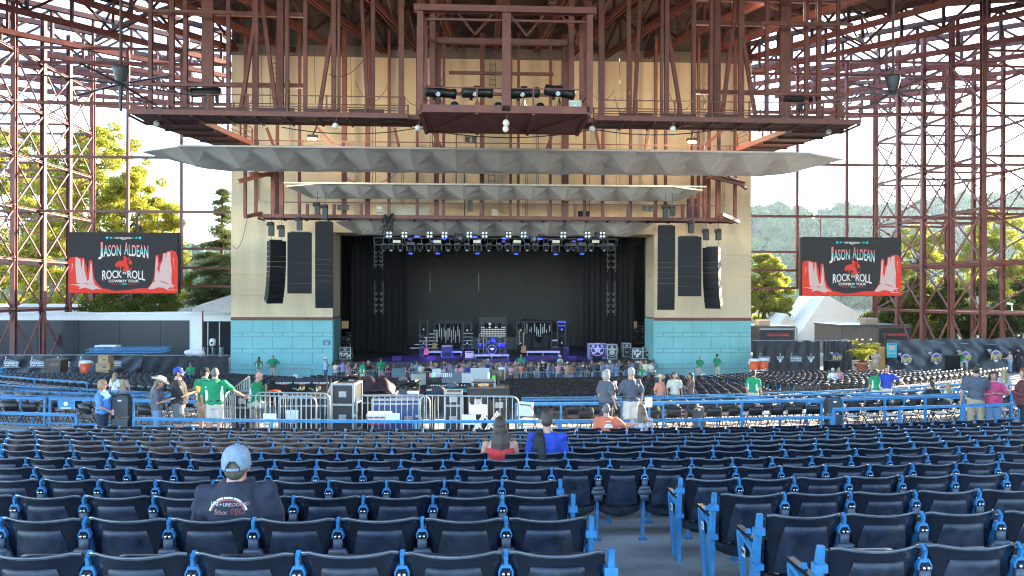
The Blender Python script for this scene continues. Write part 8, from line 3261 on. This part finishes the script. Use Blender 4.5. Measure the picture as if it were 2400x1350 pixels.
q = stand('man in grey polo and tan trousers, back to us beside pink blouse', 2287, 853, 18.3, 25, arms=('down', 'fwd'), top='slate', bottom='tan', hair='short', hc='dark', wf=1.05, vox=N_, belt='charcoal')
stand('woman in bright pink blouse and jeans, arms folded, facing us', 2327, 869, 18.4, 195, arms=('cross', 'cross'), top='pink', bottom='paledenim', hair='bob', hc='brown', female=True, wf=1.32, vox=N_)
stand('auburn-haired woman in dark plaid shirt cut by the right photo edge', 2402, 862, 17.6, -70, arms=('hold', 'cross'), top='plaid', sleeve='long', bottom='charcoal', hair='bob', hc='auburn', female=True, wf=1.25, vox=N_)
# --- between the boxes and orchestra
stand('woman in straw cowboy hat and coral top standing among charcoal seats', 1547, 880, 29.0, 150, arms=('down', 'down'), top='coral', bottom='paledenim', hair='long', hc='dark', hat='cowboy', hatc='straw', female=True, wf=1.05, vox=.017)
stand('man in cream short-sleeved shirt standing between two women in the orchestra', 1581, 872, 29.2, 178, arms=('down', 'down'), top='cream', bottom='grey', hair='short', hc='brown', wf=1.16, vox=.017)
stand('long-haired woman in dark tee and jeans, rightmost of the sunlit orchestra trio', 1619, 873, 29.3, -60, arms=('hold', 'cross'), top='brownT', bottom='dkdenim', hair='long', hc='brown', female=True, wf=.95, vox=.017)
stand('man in green polo and pale trousers standing alone right of the orchestra', 1766, 867, 28.6, 50, arms=('down', 'down'), top='green', bottom='stone', hair='short', hc='dark', wf=1.08, vox=.017, panel='white')
stand('brown-haired person in green polo, back to us, beside the blue-polo man', 2051, 865, 29.0, -10, arms=('down', 'hold'), top='green', bottom='stone', hair='bob', hc='brown', female=True, wf=1.05, vox=.017, panel='white')
stand('man in royal blue polo and stone trousers, gesturing to the right', 2078, 857, 29.0, 185, arms=('out', 'down'), top='royal', bottom='stone', hair='short', hc='brown', wf=1.12, vox=.017)
# --- seated farther off
def sit(label, px, ytop, Y, deg, H=1.72, zoff=0., **k):
	pp = P(px, ytop, Y)
	z = pp.z - (1.75 - .47) / 1.75 * H
	return person(label, pp.x, Y, z, -R(deg), H, seated=True, **k)


sit('blond woman seated in the left block leaning to her neighbour', 270, 872, 31.5, 20, hair='long', hc='blond', top='white', female=True, vox=.02)
sit('dark-haired person in tan top seated in the left block', 288, 873, 31.5, 5, hair='bob', hc='dark', top='tan', female=True, vox=.02)
sit('seated man in green polo and cap reading papers by the mesh fence', 447, 849, 45.0, 180, hair='short', hc='brown', hat='cap', hatc='grey', top='green', panel='white', vox=.024, arms=('hold', 'hold'))
sit('person in dark top with sunlit tied hair seated in the right boxes', 2188, 893, 24.5, 15, hair='pony', hc='brown', top='black', female=True, vox=.018, lean=.2)
sit('blond sunlit child in yellow top seated in the right boxes', 2222, 898, 24.3, -25, 1.4, hair='long', hc='blond', top='cream', female=True, vox=.018)
sit('blond child with long hair behind the pink blouse woman', 2352, 866, 24.0, 10, 1.5, hair='long', hc='blond', top='floral', female=True, vox=.018)
sit('child in pale top beside the blond child at right', 2334, 870, 24.2, -10, 1.4, hair='short', hc='brown', top='white', vox=.018)
sit('woman in white sun visor seated low in the right block', 1952, 862, 41.0, 200, hair='short', hc='blond', top='white', hat='cap', hatc='white', female=True, vox=.024)
sit('blond woman seated beside the sun visor wearer in the right block', 1965, 861, 41.0, 190, hair='long', hc='blond', top='palepink', female=True, vox=.024)
# --- along the walls and fences
V2 = .024
stand('woman in green polo with very long auburn hair, back to us by turquoise wall', 607, 836, 54.6, 5, top='green', bottom='stone', hair='long', hc='auburn', female=True, vox=V2, panel='white')
stand('man in green polo with hands on hips by the left turquoise wall', 640, 831, 55.2, 178, arms=('hips', 'hips'), top='green', bottom='stone', hair='bald', hc='grey', wf=1.1, vox=V2, belt='charcoal')
stand('man in green polo leaning on the far barricade by the right turquoise wall', 1638, 833, 55.0, 165, arms=('fwd', 'fwd'), top='green', bottom='stone', hair='bald', hc='grey', wf=1.1, vox=V2, lean=.15)
stand('dark-haired man in green polo holding a bag by the right turquoise wall', 1681, 829, 55.3, 60, arms=('down', 'fwd'), top='green', bottom='stone', hair='short', hc='dark', wf=1.0, vox=V2)
stand('man in pale shirt, cap and jeans at the left end of the stage barricade', 763, 830, 54.4, 70, arms=('hold', 'hold'), top='lightblue', bottom='denim', hair='short', hc='brown', hat='cap', hatc='white', wf=1.15, vox=V2)
stand('guard in grey polo and khaki trousers with folded arms at the gate', 2052, 818, 52.2, 180, arms=('cross', 'cross'), top='stone', bottom='khaki', hair='short', hc='brown', wf=1.2, vox=V2, belt='charcoal')
stand('blond woman in green polo and cream shorts before the party banner', 2251, 821, 50.3, 60, arms=('down', 'hold'), top='green', bottom='stone', btype='shorts', hair='long', hc='blond', female=True, vox=V2)
stand('person in green top and pale shorts behind the blond green-polo woman', 2266, 823, 50.6, -60, arms=('hold', 'down'), top='mint', bottom='stone', btype='shorts', hair='short', hc='brown', female=True, vox=V2)
stand('dark-haired woman in floral top and pale jeans by the party banner end', 2368, 822, 48.7, -75, arms=('fwd', 'fwd'), top='floral', sleeve='long', bottom='paledenim', hair='bob', hc='auburn', female=True, wf=1.2, vox=V2)
stand('man in black cap and black clothes at the right end of party banner', 2387, 814, 48.9, -20, arms=('hips', 'down'), top='black', bottom='charcoal', hair='short', hc='dark', hat='cap', hatc='black', wf=1.1, vox=V2)
# --- crowd at the stage
staff = [(850, 846, 50.4, 40, 'back to us before the left barricade'), (893, 838, 54.6, 178, 'facing us left of the band gear'), (1505, 862, 50.2, 20, 'before the right end of the stage barricade')]
for px, yt, Y, dg, w_ in staff:
	stand('steward in green polo, %s' % w_, px, yt, Y, dg, top='green', bottom='stone', hair='short', hc='brown', hat='cap' if px == 893 else None, hatc='charcoal', vox=.028, panel='white')
# two on the deck edge
for lab, px, yt, kw in (('man in green polo and sunglasses standing on the stage front, arms wide', 1221, 829, dict(top='green', bottom='charcoal', arms=('out', 'out'), hair='short', hc='brown', panel='white')),
						('man in mint shirt and white cap standing at the stage front right', 1313, 832, dict(top='mint', bottom='charcoal', hat='cap', hatc='white', hair='short', hc='brown'))):
	p = P(px, yt, 54.3)
	person(lab, p.x, 54.3, p.z - 1.74, pi if px == 1221 else R(-50), 1.74, vox=.028, **kw)
rg = random.Random(21)
tops = ['black', 'white', 'grey', 'paledenim', 'palepink', 'lilac', 'rust', 'navy', 'tan', 'floral', 'lightblue', 'maroon', 'white', 'cream', 'slate', 'coral', 'royal', 'tan', 'bluecheck', 'black', 'palepink', 'lightblue']
cname = dict(paledenim='pale denim', denim='denim blue', palepink='pale pink', floral='patterned', lightblue='light blue', charcoal='dark charcoal', brownT='brown', bluecheck='blue checked', lilac='lilac', coral='coral', rust='rust')
hname = dict(brown='brown', dark='dark', blond='blond', ash='ash', auburn='auburn', mix='streaked', grey='grey')
crowd = []
for px in (790, 804, 818, 833, 864, 876, 908, 922, 948, 963, 976, 990):
	crowd.append((px + rg.uniform(-3, 3), rg.uniform(52.0, 54.2)))
px = 1003.
while px < 1532:
	crowd.append((px, rg.uniform(51.9, 53.0)))
	if rg.random() < .85:
		crowd.append((px + rg.uniform(2, 7), rg.uniform(53.2, 54.6)))
	px += rg.uniform(9, 13)
crowd.sort()
for i, (px, Y) in enumerate(crowd):
	fem = rg.random() < .58
	H = rg.uniform(1.56, 1.70) if fem else rg.uniform(1.68, 1.86)
	tp = rg.choice(tops)
	hc = rg.choice(['brown', 'dark', 'blond', 'brown', 'mix', 'blond', 'auburn', 'ash'])
	hs = rg.choice(['long', 'long', 'bob', 'pony']) if fem else 'short'
	hat, hatc = None, 'white'
	r_ = rg.random()
	if r_ < .12:
		hat, hatc = 'cowboy', rg.choice(['white', 'straw', 'tan'])
	elif r_ < .24 and not fem:
		hat, hatc = rg.choice(['cap', 'backcap']), rg.choice(['white', 'navy', 'black', 'grey'])
	arms = rg.choice([('down', 'down'), ('hold', 'down'), ('hold', 'phone'), ('cross', 'cross'), ('down', 'phone'), ('down', 'face'), ('hips', 'down'), ('fwd', 'fwd')])
	bt = rg.choice(['pants', 'pants', 'shorts', 'dress' if fem else 'pants'])
	bot = rg.choice(['denim', 'paledenim', 'denim', 'dkdenim', 'charcoal', 'tan'])
	if bt == 'dress':
		bot = tp
	dg = rg.choice([0, 10, -15, 35, -40, 80, -80, 150, 200, 0, -5])
	x = P(px, 690, Y).x
	lab = '%s in %s %s, %s, %s from the left in the stage crowd' % ('woman' if fem else 'man', cname.get(tp, tp), 'dress' if bt == 'dress' else 'top', hname[hc] + ' hair' if not hat else 'hat', ordinal(i + 1))
	person(lab, x, Y, floor_z(x, Y), -R(dg), H, arms, tp, rg.choice(['short', 'short', 'cap', 'none' if fem else 'short']), bot, bt, hs, hc, hat, hatc, rg.choice(['fair', 'fair', 'tan', 'fair', 'dark' if rg.random() < .3 else 'tan']), rg.uniform(.95, 1.22), fem, False, 0, rg.uniform(-.4, .4), rg.uniform(-.1, .3), .033, True, 'crowd standing at the stage barricade')
print('HEIGHTS', [h for h in HTS if h[0] < 1.5 or h[0] > 1.95], 'crowd', len(crowd))
# ------------------------------------------------------------------ haze
hz = MB().box((0, 550, 75), (4400, 1400, 190)).build('haze', [], None)
hm = bpy.data.materials.new('haze')
hm.use_nodes = True
hn = hm.node_tree
hn.nodes.clear()
ho = hn.nodes.new('ShaderNodeOutputMaterial')
hv = hn.nodes.new('ShaderNodeVolumePrincipled')
hv.inputs['Color'].default_value = (.74, .86, 1, 1)
hv.inputs['Density'].default_value = .00007
hv.inputs['Anisotropy'].default_value = .3
hn.links.new(hv.outputs[0], ho.inputs['Volume'])
hz.data.materials.clear()
hz.data.materials.append(hm)
stuff(hz)
